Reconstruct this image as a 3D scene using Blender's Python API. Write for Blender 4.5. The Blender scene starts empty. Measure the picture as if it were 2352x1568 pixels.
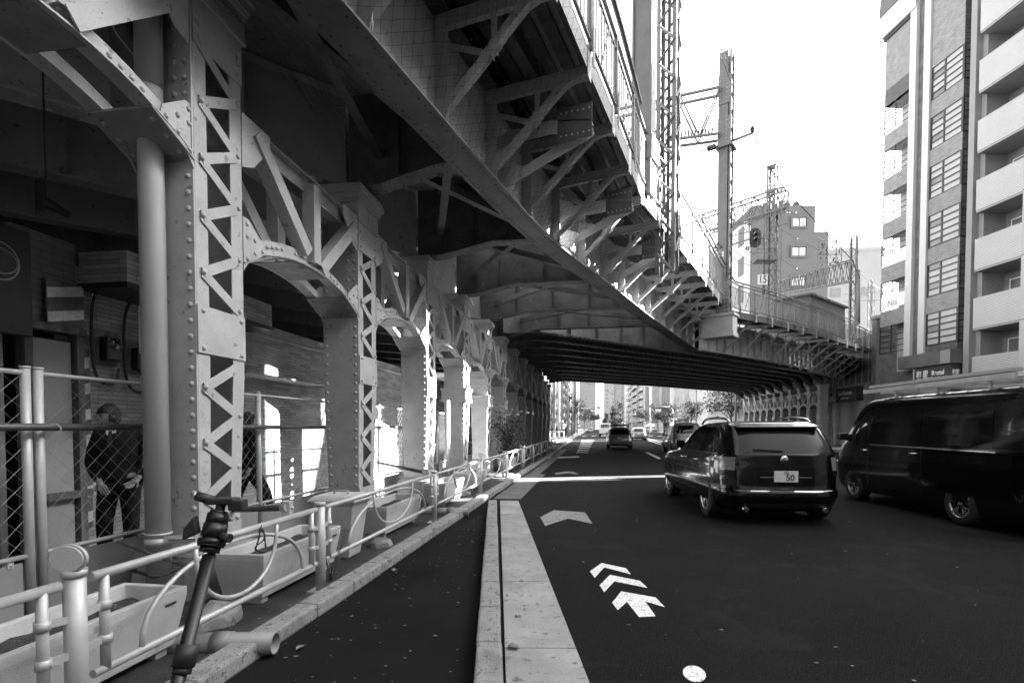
import bpy, bmesh, math, random
from mathutils import Vector, Matrix
R = math.radians
# ------------------------------------------------------------------ camera, world, sun, exposure
SC = bpy.context.scene
COL = SC.collection
CZ = 1.42; PITCH = R(1.7); FP = 1200.0; YH = 982.0; Y0 = YH + FP*math.tan(PITCH)
cam = bpy.data.cameras.new('camera'); cam_o = bpy.data.objects.new('camera', cam); COL.objects.link(cam_o)
cam.sensor_width = 36; cam.lens = 36*FP/2352; cam.shift_y = (Y0-784)/2352; cam.clip_start = .05; cam.clip_end = 3000
cam_o.location = (0, 0, CZ); cam_o.rotation_euler = (R(90)-PITCH, 0, 0)
SC.camera = cam_o
SUN_H = R(80); SUN_E = R(24)          # heading clockwise from +Y, elevation
wd = bpy.data.worlds.new('World'); SC.world = wd; wd.use_nodes = True
nt = wd.node_tree; nt.nodes.clear()
sky = nt.nodes.new('ShaderNodeTexSky'); sky.sky_type = 'NISHITA'; sky.sun_disc = False
sky.sun_elevation = SUN_E; sky.sun_rotation = SUN_H; sky.air_density = 1.0; sky.dust_density = 3.0; sky.ozone_density = 1.0
bw = nt.nodes.new('ShaderNodeRGBToBW'); bg = nt.nodes.new('ShaderNodeBackground'); wo = nt.nodes.new('ShaderNodeOutputWorld')
nt.links.new(sky.outputs[0], bw.inputs[0]); nt.links.new(bw.outputs[0], bg.inputs[0]); nt.links.new(bg.outputs[0], wo.inputs[0])
bg.inputs[1].default_value = 0.08
sl = bpy.data.lights.new('sun', 'SUN'); sl.energy = 5.0; sl.angle = R(.5); sl.color = (1, 1, 1)
so = bpy.data.objects.new('sun', sl); COL.objects.link(so)
sd = Vector((math.sin(SUN_H)*math.cos(SUN_E), math.cos(SUN_H)*math.cos(SUN_E), math.sin(SUN_E)))
so.rotation_euler = sd.to_track_quat('Z', 'Y').to_euler(); so.location = (30, 10, 40)
SC.view_settings.view_transform = 'Standard'; SC.view_settings.look = 'None'
SC.view_settings.exposure = 4.2; SC.view_settings.gamma = 1.0
SC.cycles.max_bounces = 8
rnd = random.Random(7)

# ------------------------------------------------------------------ coordinates
PH = R(8.63)                               # heading of the column row
def W(s, p, z=0.0):                        # s metres along the row, p metres left of the line through the camera
    return Vector((s*math.sin(PH)-p*math.cos(PH), s*math.cos(PH)+p*math.sin(PH), z))
def G(px, py, Z=0.0):                      # where a measured picture point meets the plane z = Z
    u = px-1176; v = Y0-py
    d = Vector((u, FP*math.cos(PITCH)+v*math.sin(PITCH), v*math.cos(PITCH)-FP*math.sin(PITCH)))
    t = (Z-CZ)/d.z
    return Vector((d.x*t, d.y*t, Z))
def D(px, py, Y):                          # point of a measured direction at distance Y in front
    u = px-1176; v = Y0-py
    d = Vector((u, FP*math.cos(PITCH)+v*math.sin(PITCH), v*math.cos(PITCH)-FP*math.sin(PITCH)))
    t = Y/d.y
    return Vector((d.x*t, Y, CZ+d.z*t))

# ------------------------------------------------------------------ materials
MATS = {}
def mat(name, base, rough=.6, metal=0.0, var=.15, scale=4.0, bump=.0, bscale=60.0, spec=.5, dirt=None, coat=0.0, streak=False, speck=None, speck2=None):
    """grey procedural paint: base varied by two noises, optional rust/dirt blotches, specks and bump"""
    m = bpy.data.materials.new(name); m.use_nodes = True; n = m.node_tree; n.nodes.clear(); L = n.links.new
    out = n.nodes.new('ShaderNodeOutputMaterial'); b = n.nodes.new('ShaderNodeBsdfPrincipled'); L(b.outputs[0], out.inputs[0])
    tc = n.nodes.new('ShaderNodeTexCoord'); mp = n.nodes.new('ShaderNodeMapping'); L(tc.outputs['Object'], mp.inputs[0])
    if streak: mp.inputs['Scale'].default_value = (1, 1, .12)
    no = n.nodes.new('ShaderNodeTexNoise'); no.inputs['Scale'].default_value = scale; no.inputs['Detail'].default_value = 8; no.inputs['Roughness'].default_value = .65
    L(mp.outputs[0], no.inputs[0])
    cr = n.nodes.new('ShaderNodeMapRange'); cr.inputs[1].default_value = .3; cr.inputs[2].default_value = .7
    cr.inputs[3].default_value = base*(1-var); cr.inputs[4].default_value = base*(1+var); L(no.outputs[0], cr.inputs[0])
    cur = cr.outputs[0]
    def mix(fac, val):
        nonlocal cur
        mx = n.nodes.new('ShaderNodeMix'); mx.data_type = 'FLOAT'; L(fac, mx.inputs[0]); L(cur, mx.inputs[2]); mx.inputs[3].default_value = val
        cur = mx.outputs[0]
    def thr(scale_, lo, hi, detail=6, src=None):
        q = n.nodes.new('ShaderNodeTexNoise'); q.inputs['Scale'].default_value = scale_; q.inputs['Detail'].default_value = detail; q.inputs['Roughness'].default_value = .7
        L(tc.outputs['Object'] if src is None else src, q.inputs[0])
        r = n.nodes.new('ShaderNodeMapRange'); r.inputs[1].default_value = lo; r.inputs[2].default_value = hi; L(q.outputs[0], r.inputs[0])
        return r.outputs[0]
    if dirt: mix(thr(dirt[0], dirt[1], dirt[1]+.05), dirt[2])
    if speck2: mix(thr(speck2[0], speck2[1], speck2[1]+.06, 1), speck2[2])
    if speck: mix(thr(speck[0], speck[1], speck[1]+.03, 2), speck[2])
    L(cur, b.inputs['Base Color'])
    b.inputs['Roughness'].default_value = rough; b.inputs['Metallic'].default_value = metal
    b.inputs['Specular IOR Level'].default_value = spec
    b.inputs['Coat Weight'].default_value = coat; b.inputs['Coat Roughness'].default_value = .04
    if bump:
        q = n.nodes.new('ShaderNodeTexNoise'); q.inputs['Scale'].default_value = bscale; q.inputs['Detail'].default_value = 6; L(tc.outputs['Object'], q.inputs[0])
        bp = n.nodes.new('ShaderNodeBump'); bp.inputs['Strength'].default_value = bump; bp.inputs['Distance'].default_value = .02
        L(q.outputs[0], bp.inputs['Height']); L(bp.outputs[0], b.inputs['Normal'])
    MATS[name] = m; return m
def brickmat(name, c1, c2, mortar, bw_, bh, off=.5, rough=.8, msize=.012, rot=None):
    m = bpy.data.materials.new(name); m.use_nodes = True; n = m.node_tree; n.nodes.clear(); L = n.links.new
    out = n.nodes.new('ShaderNodeOutputMaterial'); b = n.nodes.new('ShaderNodeBsdfPrincipled'); L(b.outputs[0], out.inputs[0])
    tc = n.nodes.new('ShaderNodeTexCoord'); sp = n.nodes.new('ShaderNodeSeparateXYZ'); L(tc.outputs['Object'], sp.inputs[0])
    ad = n.nodes.new('ShaderNodeMath'); L(sp.outputs[0], ad.inputs[0]); L(sp.outputs[1], ad.inputs[1])
    cb = n.nodes.new('ShaderNodeCombineXYZ'); L(ad.outputs[0], cb.inputs[0]); L(sp.outputs[2], cb.inputs[1])
    br = n.nodes.new('ShaderNodeTexBrick'); L(cb.outputs[0], br.inputs[0])
    br.inputs['Color1'].default_value = (c1,)*3+(1,); br.inputs['Color2'].default_value = (c2,)*3+(1,); br.inputs['Mortar'].default_value = (mortar,)*3+(1,)
    br.inputs['Scale'].default_value = 1; br.inputs['Brick Width'].default_value = bw_; br.inputs['Row Height'].default_value = bh
    br.inputs['Mortar Size'].default_value = msize*bh*4; br.offset = off
    no = n.nodes.new('ShaderNodeTexNoise'); no.inputs['Scale'].default_value = 3; no.inputs['Detail'].default_value = 8; L(tc.outputs['Object'], no.inputs[0])
    mx = n.nodes.new('ShaderNodeMix'); mx.data_type = 'RGBA'; mx.blend_type = 'MULTIPLY'; mx.inputs[0].default_value = .45
    L(br.outputs[0], mx.inputs[6]); L(no.outputs[0], mx.inputs[7]); L(mx.outputs[2], b.inputs['Base Color'])
    b.inputs['Roughness'].default_value = rough
    bp = n.nodes.new('ShaderNodeBump'); bp.inputs['Strength'].default_value = .5; bp.inputs['Distance'].default_value = .01
    iv = n.nodes.new('ShaderNodeMath'); iv.operation = 'SUBTRACT'; iv.inputs[0].default_value = 1; L(br.outputs['Fac'], iv.inputs[1])
    L(iv.outputs[0], bp.inputs['Height']); L(bp.outputs[0], b.inputs['Normal'])
    MATS[name] = m; return m
M = MATS
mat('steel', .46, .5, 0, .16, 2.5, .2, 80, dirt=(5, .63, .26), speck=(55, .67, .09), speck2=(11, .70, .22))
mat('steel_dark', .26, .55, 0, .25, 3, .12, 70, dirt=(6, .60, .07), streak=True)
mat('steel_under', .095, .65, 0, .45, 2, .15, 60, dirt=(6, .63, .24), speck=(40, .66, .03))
mat('steel_far', .34, .6, 0, .25, 2, dirt=(4, .62, .16))
mat('galv', .46, .42, .2, .15, 6, .05, 60)
mat('galv_dark', .10, .45, .4, .4, 8, .1, 80)
mat('mast', .13, .55, 0, .15, 4, .05, 60, dirt=(8, .68, .06))
mat('pipe_grey', .42, .5, 0, .08, 3, .04, 40, dirt=(12, .72, .25))
mat('rivet', .46, .45, 0, .08, 5)
mat('net', .05, .8)
mat('net_light', .35, .6)
mat('asphalt', .011, .92, 0, .35, 1.0, 1.0, 170, spec=.10, dirt=(.9, .55, .019), speck=(75, .67, .12), speck2=(120, .53, .030))
mat('asphalt_path', .011, .95, 0, .45, .9, .5, 260, spec=.1, speck=(90, .74, .08))
mat('asphalt_walk', .05, .9, 0, .5, 2, .4, 120, spec=.2, speck=(60, .66, .16))
mat('kerb', .27, .85, 0, .35, 5, .5, 120, dirt=(5, .57, .12), speck=(60, .62, .09), speck2=(22, .64, .12))
mat('slab', .30, .85, 0, .28, 1.8, .35, 150, dirt=(5, .60, .16), speck=(70, .64, .13), speck2=(16, .66, .15))
mat('slab_dark', .12, .85, 0, .35, 3, .3, 150)
mat('paint_mark', .78, .7, 0, .12, 6, .2, 150, speck=(55, .60, .06))
mat('paint_old', .26, .8, 0, .3, 8, .2, 150, speck=(55, .56, .05))
mat('plinth', .26, .9, 0, .3, 6, .5, 50, dirt=(8, .6, .12), streak=True)
mat('planter', .50, .9, 0, .16, 3, .35, 240, dirt=(4, .64, .30), speck=(110, .66, .30))
mat('soil', .035, .95, 0, .5, 20, .9, 60, speck=(45, .64, .35))
mat('black_paint', .004, .14, 0, .1, 3, spec=.35, coat=.45)
mat('black_matte', .02, .5, 0, .2, 10, .1, 100)
mat('black_plastic', .012, .35, 0, .2, 10)
mat('tyre', .016, .8, 0, .2, 20, .3, 90)
mat('alloy', .45, .25, .9, .1, 10)
mat('chrome', .7, .12, 1.0, .05, 10)
mat('glass_dark', .006, .06, 0, .05, 3, spec=.5, coat=.2)
mat('glass_mid', .02, .15, 0, .2, 1.5, spec=.3)
mat('silver', .30, .28, .3, .05, 5, coat=.8)
mat('white_paint', .70, .35, 0, .06, 3, coat=.3)
mat('lens', .22, .15, 0, .3, 30, spec=.7)
mat('reflector_face', .6, .3, 0, .3, 300, .35, 320, spec=.7)
mat('pvc_dark', .20, .5, 0, .2, 5, .04, 40, dirt=(12, .66, .08))
mat('wood', .13, .8, 0, .5, 12, .4, 40, streak=True)
mat('board', .36, .7, 0, .1, 2)
mat('board_dark', .03, .6, 0, .4, 3)
mat('metal_panel', .24, .55, 0, .15, 2, .05, 20, dirt=(10, .70, .1))
mat('concrete', .26, .85, 0, .12, 1.2, .1, 40, dirt=(3, .66, .3))
mat('concrete_lt', .40, .8, 0, .08, .8)
mat('white_clad', .48, .5, 0, .05, 1.0)
mat('grey_build', .08, .85, 0, .08, 1.0, .15, 30)
mat('pale_build', .42, .8, 0, .08, .5)
mat('far_pale', .24, .8, 0, .1, .5, dirt=(1.5, .64, .15))
mat('far_white', .34, .8, 0, .08, .5)
mat('far_mid', .15, .8, 0, .15, .5)
mat('mid_build', .25, .8, 0, .15, .5)
mat('dark_build', .10, .7, 0, .3, .5)
mat('frame_dark', .018, .4, 0, .2, 5)
mat('blind', .36, .35, 0, .12, 1.3)
mat('blind_dark', .12, .3, 0, .4, 1.3, spec=.8)
mat('shutter', .26, .5, .2, .15, 2)
mat('sign_white', .75, .5, 0, .04, 2)
mat('sign_dark', .04, .4, 0, .1, 2)
mat('sign_mid', .30, .5, 0, .1, 2)
mat('bark', .10, .9, 0, .4, 12, .6, 40)
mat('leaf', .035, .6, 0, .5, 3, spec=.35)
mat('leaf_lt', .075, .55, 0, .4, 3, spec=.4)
mat('dry_leaf', .17, .7, 0, .4, 30)
mat('skin', .28, .55, 0, .06, 8)
mat('hair', .012, .5, 0, .4, 60, .5, 200)
mat('suit', .010, .8, 0, .2, 6, .2, 200, spec=.3)
mat('shirt', .70, .7, 0, .05, 5)
mat('cable', .03, .5)
mat('hazard_lt', .6, .25, 0, .2, 12, .6, 25)
mat('hazard_dk', .10, .3, 0, .2, 12, .5, 25)
mat('rope', .08, .9, 0, .6, 60, .6, 200)
brickmat('stone_wall', .55, .32, .05, .42, .05)
brickmat('tile', .34, .26, .20, .23, .075, msize=.02)
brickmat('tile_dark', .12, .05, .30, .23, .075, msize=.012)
brickmat('wall_mid', .34, .24, .08, .9, .22)

# ------------------------------------------------------------------ mesh building
def frame_from(a, b, up=Vector((0, 0, 1))):
    d = (b-a); L = d.length; d = d/L
    s = d.cross(up)
    if s.length < 1e-4: s = d.cross(Vector((1, 0, 0)))
    s.normalize(); u = s.cross(d).normalized()
    return d, s, u, L
class MB:
    def __init__(self): self.v = []; self.f = []; self.sm = []
    def add(self, vs, fs, smooth=False):
        o = len(self.v); self.v += [tuple(x) for x in vs]
        for f in fs: self.f.append([i+o for i in f]); self.sm.append(smooth)
    def hexa(self, p):     # 8 points: bottom 4 ccw, top 4
        self.add(p, [(3, 2, 1, 0), (4, 5, 6, 7), (0, 1, 5, 4), (1, 2, 6, 5), (2, 3, 7, 6), (3, 0, 4, 7)])
    def box(self, x0, x1, y0, y1, z0, z1):
        self.hexa([(x0, y0, z0), (x1, y0, z0), (x1, y1, z0), (x0, y1, z0), (x0, y0, z1), (x1, y0, z1), (x1, y1, z1), (x0, y1, z1)])
    def taper(self, cx, cy, z0, z1, a0, b0, a1, b1):
        self.hexa([(cx-a0, cy-b0, z0), (cx+a0, cy-b0, z0), (cx+a0, cy+b0, z0), (cx-a0, cy+b0, z0), (cx-a1, cy-b1, z1), (cx+a1, cy-b1, z1), (cx+a1, cy+b1, z1), (cx-a1, cy+b1, z1)])
    def bar(self, a, b, w, h, up=(0, 0, 1)):     # w across, h along 'up'
        a = Vector(a); b = Vector(b); d, s, u, L = frame_from(a, b, Vector(up)); s = s*w/2; u = u*h/2
        self.hexa([a-s-u, a+s-u, b+s-u, b-s-u, a-s+u, a+s+u, b+s+u, b-s+u])
    def ibeam(self, a, b, w, h, t=.02, up=(0, 0, 1)):
        a = Vector(a); b = Vector(b); d, s, u, L = frame_from(a, b, Vector(up))
        self.bar(a+u*(h/2-t/2), b+u*(h/2-t/2), w, t, up); self.bar(a-u*(h/2-t/2), b-u*(h/2-t/2), w, t, up); self.bar(a, b, t, h-2*t, up)
    def angle(self, a, b, w, t=.012, up=(0, 0, 1)):
        a = Vector(a); b = Vector(b); d, s, u, L = frame_from(a, b, Vector(up))
        self.bar(a, b, w, t, up); self.bar(a+s*(w/2-t/2)+u*(w/2), b+s*(w/2-t/2)+u*(w/2), t, w, up)
    def tube(self, pts, r, n=8, cap=True, r2=None):
        pts = [Vector(p) for p in pts]; k = len(pts); vs = []; prev = None
        for i, p in enumerate(pts):
            d = (pts[min(i+1, k-1)]-pts[max(i-1, 0)]).normalized()
            if prev is None:
                s = d.cross(Vector((0, 0, 1)))
                if s.length < 1e-3: s = d.cross(Vector((1, 0, 0)))
            else: s = prev-d*prev.dot(d)
            s.normalize(); prev = s; u = d.cross(s)
            rr = r if r2 is None else r+(r2-r)*i/(k-1)
            for j in range(n):
                a = 2*math.pi*j/n; vs.append(p+s*math.cos(a)*rr+u*math.sin(a)*rr)
        fs = [(i*n+j, i*n+(j+1) % n, (i+1)*n+(j+1) % n, (i+1)*n+j) for i in range(k-1) for j in range(n)]
        self.add(vs, fs, n > 4)
        if cap:
            o = len(self.v)-len(vs)
            self.f.append([o+j for j in range(n)][::-1]); self.sm.append(False)
            self.f.append([o+(k-1)*n+j for j in range(n)]); self.sm.append(False)
    def dome(self, c, nrm, r, n=8, h=.6):
        c = Vector(c); nrm = Vector(nrm).normalized(); s = nrm.cross(Vector((0, 0, 1)))
        if s.length < 1e-3: s = nrm.cross(Vector((1, 0, 0)))
        s.normalize(); u = nrm.cross(s); vs = []
        for (rr, hh) in ((1, 0), (.85, .55), (.5, .88)):
            for j in range(n):
                a = 2*math.pi*j/n; vs.append(c+(s*math.cos(a)+u*math.sin(a))*r*rr+nrm*r*hh*h/.6*.9)
        vs.append(c+nrm*r*h/.6*.9)
        fs = [(k*n+j, k*n+(j+1) % n, (k+1)*n+(j+1) % n, (k+1)*n+j) for k in range(2) for j in range(n)]+[(2*n+j, 2*n+(j+1) % n, 3*n) for j in range(n)]
        self.add(vs, fs, True)
    def poly(self, pts, thick, nrm=(0, 0, 1)):       # planar polygon extruded by thick along nrm
        nrm = Vector(nrm).normalized()*thick; k = len(pts); a = [Vector(p) for p in pts]
        vs = a+[p+nrm for p in a]
        self.add(vs, [tuple(range(k))[::-1], tuple(range(k, 2*k))]+[(i, (i+1) % k, (i+1) % k+k, i+k) for i in range(k)])
    def ribbon(self, pts, w, t, side):               # flat strip following pts; w along 'side' vector, t thick
        side = Vector(side).normalized(); pts = [Vector(p) for p in pts]; k = len(pts); vs = []
        for i, p in enumerate(pts):
            d = (pts[min(i+1, k-1)]-pts[max(i-1, 0)]).normalized(); nn = d.cross(side).normalized()
            for a, b in ((-1, -1), (1, -1), (1, 1), (-1, 1)): vs.append(p+side*w/2*a+nn*t/2*b)
        fs = [(i*4+j, i*4+(j+1) % 4, (i+1)*4+(j+1) % 4, (i+1)*4+j) for i in range(k-1) for j in range(4)]
        fs += [(0, 3, 2, 1), tuple((k-1)*4+j for j in range(4))]
        self.add(vs, fs)
    def lathe(self, prof, n=24, axis='z', c=(0, 0, 0)):   # prof: (r, h)
        vs = []; c = Vector(c)
        for r, h in prof:
            for j in range(n):
                a = 2*math.pi*j/n; x, y = r*math.cos(a), r*math.sin(a)
                vs.append(c+(Vector((x, y, h)) if axis == 'z' else Vector((h, x, y)) if axis == 'x' else Vector((x, h, y))))
        k = len(prof)
        self.add(vs, [(i*n+j, i*n+(j+1) % n, (i+1)*n+(j+1) % n, (i+1)*n+j) for i in range(k-1) for j in range(n)], True)
    def build(self, name, m, parent=None, bevel=0.0):
        me = bpy.data.meshes.new(name); me.from_pydata(self.v, [], self.f); me.validate()
        bm = bmesh.new(); bm.from_mesh(me); bmesh.ops.recalc_face_normals(bm, faces=bm.faces); bm.to_mesh(me); bm.free()
        if len(self.sm) == len(me.polygons): me.polygons.foreach_set('use_smooth', self.sm)
        me.materials.append(M[m] if isinstance(m, str) else m)
        o = bpy.data.objects.new(name, me); COL.objects.link(o)
        if parent is not None: o.parent = parent
        if bevel:
            md = o.modifiers.new('bevel', 'BEVEL'); md.width = bevel; md.segments = 2; md.limit_method = 'ANGLE'
        return o
def empty(name, loc=(0, 0, 0), rz=0.0):
    o = bpy.data.objects.new(name, None); COL.objects.link(o); o.location = loc; o.rotation_euler = (0, 0, rz); o.empty_display_size = .2
    return o
def tag(o, label=None, cat=None, group=None, kind=None):
    if label: o['label'] = label
    if cat: o['category'] = cat
    if group: o['group'] = group
    if kind: o['kind'] = kind
    return o
def copy_tree(o, parent=None):
    c = o.copy(); COL.objects.link(c); c.parent = parent
    for ch in list(o.children): copy_tree(ch, c)
    return c
def text_mesh(s, size, m, name='lettering', parent=None, depth=.004, bold=0.0, align='CENTER', sx=1.0):
    cu = bpy.data.curves.new(name, 'FONT'); cu.body = s; cu.size = size; cu.extrude = depth; cu.align_x = align; cu.align_y = 'CENTER'; cu.offset = bold
    o = bpy.data.objects.new(name, cu); COL.objects.link(o)
    dg = bpy.context.evaluated_depsgraph_get(); dg.update()
    me = bpy.data.meshes.new_from_object(o.evaluated_get(dg)); bpy.data.objects.remove(o); bpy.data.curves.remove(cu)
    for v in me.vertices: v.co.x *= sx
    me.materials.clear(); me.materials.append(M[m])
    o = bpy.data.objects.new(name, me); COL.objects.link(o)
    if parent is not None: o.parent = parent
    return o
def orient(o, loc, normal, up=(0, 0, 1)):            # local z faces 'normal', local y is up
    z = Vector(normal).normalized(); y = Vector(up); x = y.cross(z).normalized(); y = z.cross(x)
    m = Matrix((x, y, z)).transposed().to_4x4(); m.translation = Vector(loc)
    if o.parent: o.matrix_basis = m
    else: o.matrix_world = m
    return o
def lerp(a, b, t): return a+(b-a)*t
def resample(pts, step=None, n=None):
    pts = [Vector(p) for p in pts]; ls = [0]
    for a, b in zip(pts, pts[1:]): ls.append(ls[-1]+(b-a).length)
    if n is None: n = max(1, round(ls[-1]/step))
    out = []
    for i in range(n+1):
        t = ls[-1]*i/n
        for j in range(len(pts)-1):
            if t <= ls[j+1]+1e-9:
                out.append(pts[j].lerp(pts[j+1], (t-ls[j])/(ls[j+1]-ls[j]))); break
    return out
def smooth_curve(pts, it=2):
    pts = [Vector(p) for p in pts]
    for _ in range(it):
        q = [pts[0]]
        for a, b in zip(pts, pts[1:]): q += [a.lerp(b, .25), a.lerp(b, .75)]
        pts = q+[pts[-1]]
    return pts
def hd(deg): return Vector((math.sin(R(deg)), math.cos(R(deg)), 0))
# ------------------------------------------------------------------ ground, road, kerbs, markings
def sheet(name, pts, z, m, th=.0):
    b = MB(); b.add([(p[0], p[1], z) for p in pts], [tuple(range(len(pts)))]); o = b.build(name, m); tag(o, kind='structure'); return o
sheet('ground', [(-900, -300), (1200, -300), (1200, 1500), (-900, 1500)], -.012, 'slab_dark')
sheet('road', [W(-20, 2.1)[:2], W(-20, -22)[:2], W(600, -21)[:2], W(600, 2.1)[:2]][::-1], 0.0, 'asphalt')
# bicycle path between the two kerbs
KA = [G(1108, 1900, .1), G(1122, 1568, .1), G(1129, 1250, .1), G(1131, 1150, .1)]
ka0 = KA[1]+(KA[1]-KA[2]).normalized()*4.5
sheet('path', [W(-2.2, 2.03)[:2], W(10.4, 2.03)[:2], (KA[3].x, KA[3].y), (ka0.x, ka0.y)][::-1], .004, 'asphalt_path')
def stones(b, a, c, w, h, L=.6, gap=.006, z=0):
    a = Vector((a[0], a[1], 0)); c = Vector((c[0], c[1], 0)); d = (c-a).normalized(); n = max(1, int((c-a).length/L)); L = (c-a).length/n
    for i in range(n):
        j = rnd.uniform(-.004, .004)
        p = a+d*(i*L+gap/2); q = a+d*((i+1)*L-gap/2); s = Vector((d.y, -d.x, 0))*j
        b.bar(p+s+Vector((0, 0, z+h/2)), q+s+Vector((0, 0, z+h/2)), w, h+j)
b = MB(); stones(b, ka0, KA[3], .155, .12); o = b.build('kerb', 'kerb', bevel=.018); tag(o, kind='structure')
b = MB(); stones(b, W(-3, 2.11), W(42, 2.0), .17, .11); o = b.build('kerb', 'kerb', bevel=.018); tag(o, kind='structure')
b = MB(); stones(b, W(44.5, 2.6), W(60, 2.4), .3, .14); stones(b, W(66, 2.4), W(150, 2.2), .3, .14, 2.0); o = b.build('kerb', 'kerb'); tag(o, kind='structure')
b = MB(); stones(b, (19.6, 14, 0), (19.0, 33, 0), .18, .14, 1.0); stones(b, W(40, -16.0), W(66, -16.0), .18, .14, 1.0); stones(b, W(72, -19), W(200, -19.5), .25, .14, 2.0)
o = b.build('kerb', 'kerb'); tag(o, kind='structure')
# concrete gutter slabs beside the island kerb
b = MB()
ya = [(-3.0), 0.9, 2.35, 3.3, 4.75, 6.6, 8.4, 10.05]
for y0, y1 in zip(ya, ya[1:]):
    def gx(y): return (-.035-.2*(y-2.87)/7.24, .43-.31*(y-2.87)/7.24)
    a0, a1 = gx(y0+.005); c0, c1 = gx(y1-.005)
    jj = rnd.uniform(0, .003)
    b.hexa([(a0, y0+.005, -.02), (a1, y0+.005, -.02), (c1, y1-.005, -.02), (c0, y1-.005, -.02), (a0, y0+.005, .016+jj), (a1, y0+.005, .012+jj), (c1, y1-.005, .012+jj), (c0, y1-.005, .016+jj)])
o = b.build('gutter', 'slab', bevel=.006); tag(o, kind='structure')
b = MB()
for i in range(9):
    s0 = 10.25+i*.62; b.hexa([W(s0, 1.93, -.02), W(s0, 1.38, -.02), W(s0+.61, 1.38, -.02), W(s0+.61, 1.93, -.02), W(s0, 1.93, .012), W(s0, 1.38, .009), W(s0+.61, 1.38, .009), W(s0+.61, 1.93, .012)])
for i in range(30):
    s0 = 15.83+i*.62; b.hexa([W(s0, 1.9, -.02), W(s0, 1.55, -.02), W(s0+.61, 1.55, -.02), W(s0+.61, 1.9, -.02), W(s0, 1.9, .012), W(s0, 1.55, .009), W(s0+.61, 1.55, .009), W(s0+.61, 1.9, .012)])
o = b.build('gutter', 'slab_dark'); tag(o, kind='structure')
# pavements
def slabbox(name, pts, z0, z1, m):
    b = MB(); b.poly([Vector((p[0], p[1], z0)) for p in pts], z1-z0); o = b.build(name, m); tag(o, kind='structure'); return o
slabbox('pavement', [W(-4, 2.2), W(42, 2.1), W(42, 12), W(-4, 12)][::-1], -.01, .05, 'asphalt_walk')
slabbox('pavement', [W(-4, 3.95), W(42, 3.95), W(42, 5.6), W(-4, 5.6)][::-1], .0505, .058, 'slab_dark')
slabbox('pavement', [W(44.5, 2.7), W(200, 2.4), W(200, 10), W(44.5, 10)][::-1], -.01, .10, 'slab')
slabbox('pavement', [(19.7, 10, 0), (19.1, 33, 0), (22, 38, 0), (30, 38, 0), (30, 10, 0)][::-1], -.01, .10, 'slab')
slabbox('pavement', [W(40, -16.1), W(66, -16.1), W(66, -26), W(40, -26)], -.01, .10, 'slab')
slabbox('pavement', [W(72, -19.1), W(300, -19.6), W(300, -24), W(72, -24)], -.01, .10, 'slab')
# painted markings, and two strips of sunlight painted white
def mark(px, m='paint_mark', z=.005):
    b = MB(); pts = [G(x, y, z) for x, y in px]; b.add(pts, [tuple(range(len(pts)))]); o = b.build('road_mark_or_sun', m); tag(o, kind='structure'); return o
mark([(1241, 1187), (1272, 1171), (1344, 1176), (1361, 1202), (1305, 1190), (1252, 1207)], 'paint_old')
mark([(1275, 1086), (1300, 1082), (1318, 1083), (1329, 1089), (1304, 1086), (1276, 1089)], 'paint_old')
mark([(1355, 1311), (1382, 1292), (1438, 1304), (1449, 1318), (1388, 1302), (1366, 1326)])
mark([(1377, 1343), (1401, 1319), (1470, 1333), (1487, 1349), (1411, 1334), (1388, 1359)])
mark([(1406, 1383), (1427, 1357), (1506, 1371), (1527, 1393), (1482, 1380), (1506, 1414), (1468, 1416), (1440, 1381), (1419, 1400)])
mark([(1595+math.cos(a)*26+math.sin(a)*6, 1546+math.sin(a)*19) for a in [2*math.pi*i/22 for i in range(22)]])
for i in range(7):          # row of stripes beside the far kerb
    y = 1040-i*4.6; dx = (1040-y)*.55
    mark([(1323+dx*.8, y), (1325+dx*.8, y-1.6), (1335+dx, y-2.6), (1350+dx*.9, y-1.6), (1350+dx*.9, y-.2), (1335+dx, y-1)])
mark([(1212, 1097.5), (1360, 1093.5), (1530, 1090.5), (1532, 1095.5), (1360, 1098.5), (1206, 1103.5)])  # sunlight lying across the road, painted as a white strip
mark([(1246, 1050), (1330, 1047), (1331, 1049.5), (1243, 1053.5)])  # second, shorter strip of sunlight painted white
mark([(1481, 1038), (1489, 1038), (1519, 1052), (1512, 1054)])
for a, c in (((1487, 1008), (1518, 1017)), ((1487, 1011), (1518, 1021))):
    mark([a, (a[0]+2, a[1]-1.2), (c[0]+2, c[1]-1), c])
def strip(s0, p0, s1, p1, w):
    a = W(s0, p0, .005); c = W(s1, p1, .005); d = (c-a).normalized(); n = Vector((d.y, -d.x, 0))*w/2
    b = MB(); b.add([a-n, a+n, c+n, c-n], [(0, 1, 2, 3)]); o = b.build('road_mark_or_sun', 'paint_mark'); tag(o, kind='structure')
for i in range(10): strip(58+i*10, -2.6, 63+i*10, -2.6, .16)
strip(45, -7.2, 160, -7.2, .16); strip(45, -7.5, 160, -7.5, .16)
for s_ in (66, 84, 108): strip(s_, 2, s_, -19, .45)
for i in range(12): strip(90, 1.2-i*1.6, 93, 1.2-i*1.6, .7)
for i in range(5): strip(-6+i*10, -10.6, -1+i*10, -10.6, .15)

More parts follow.
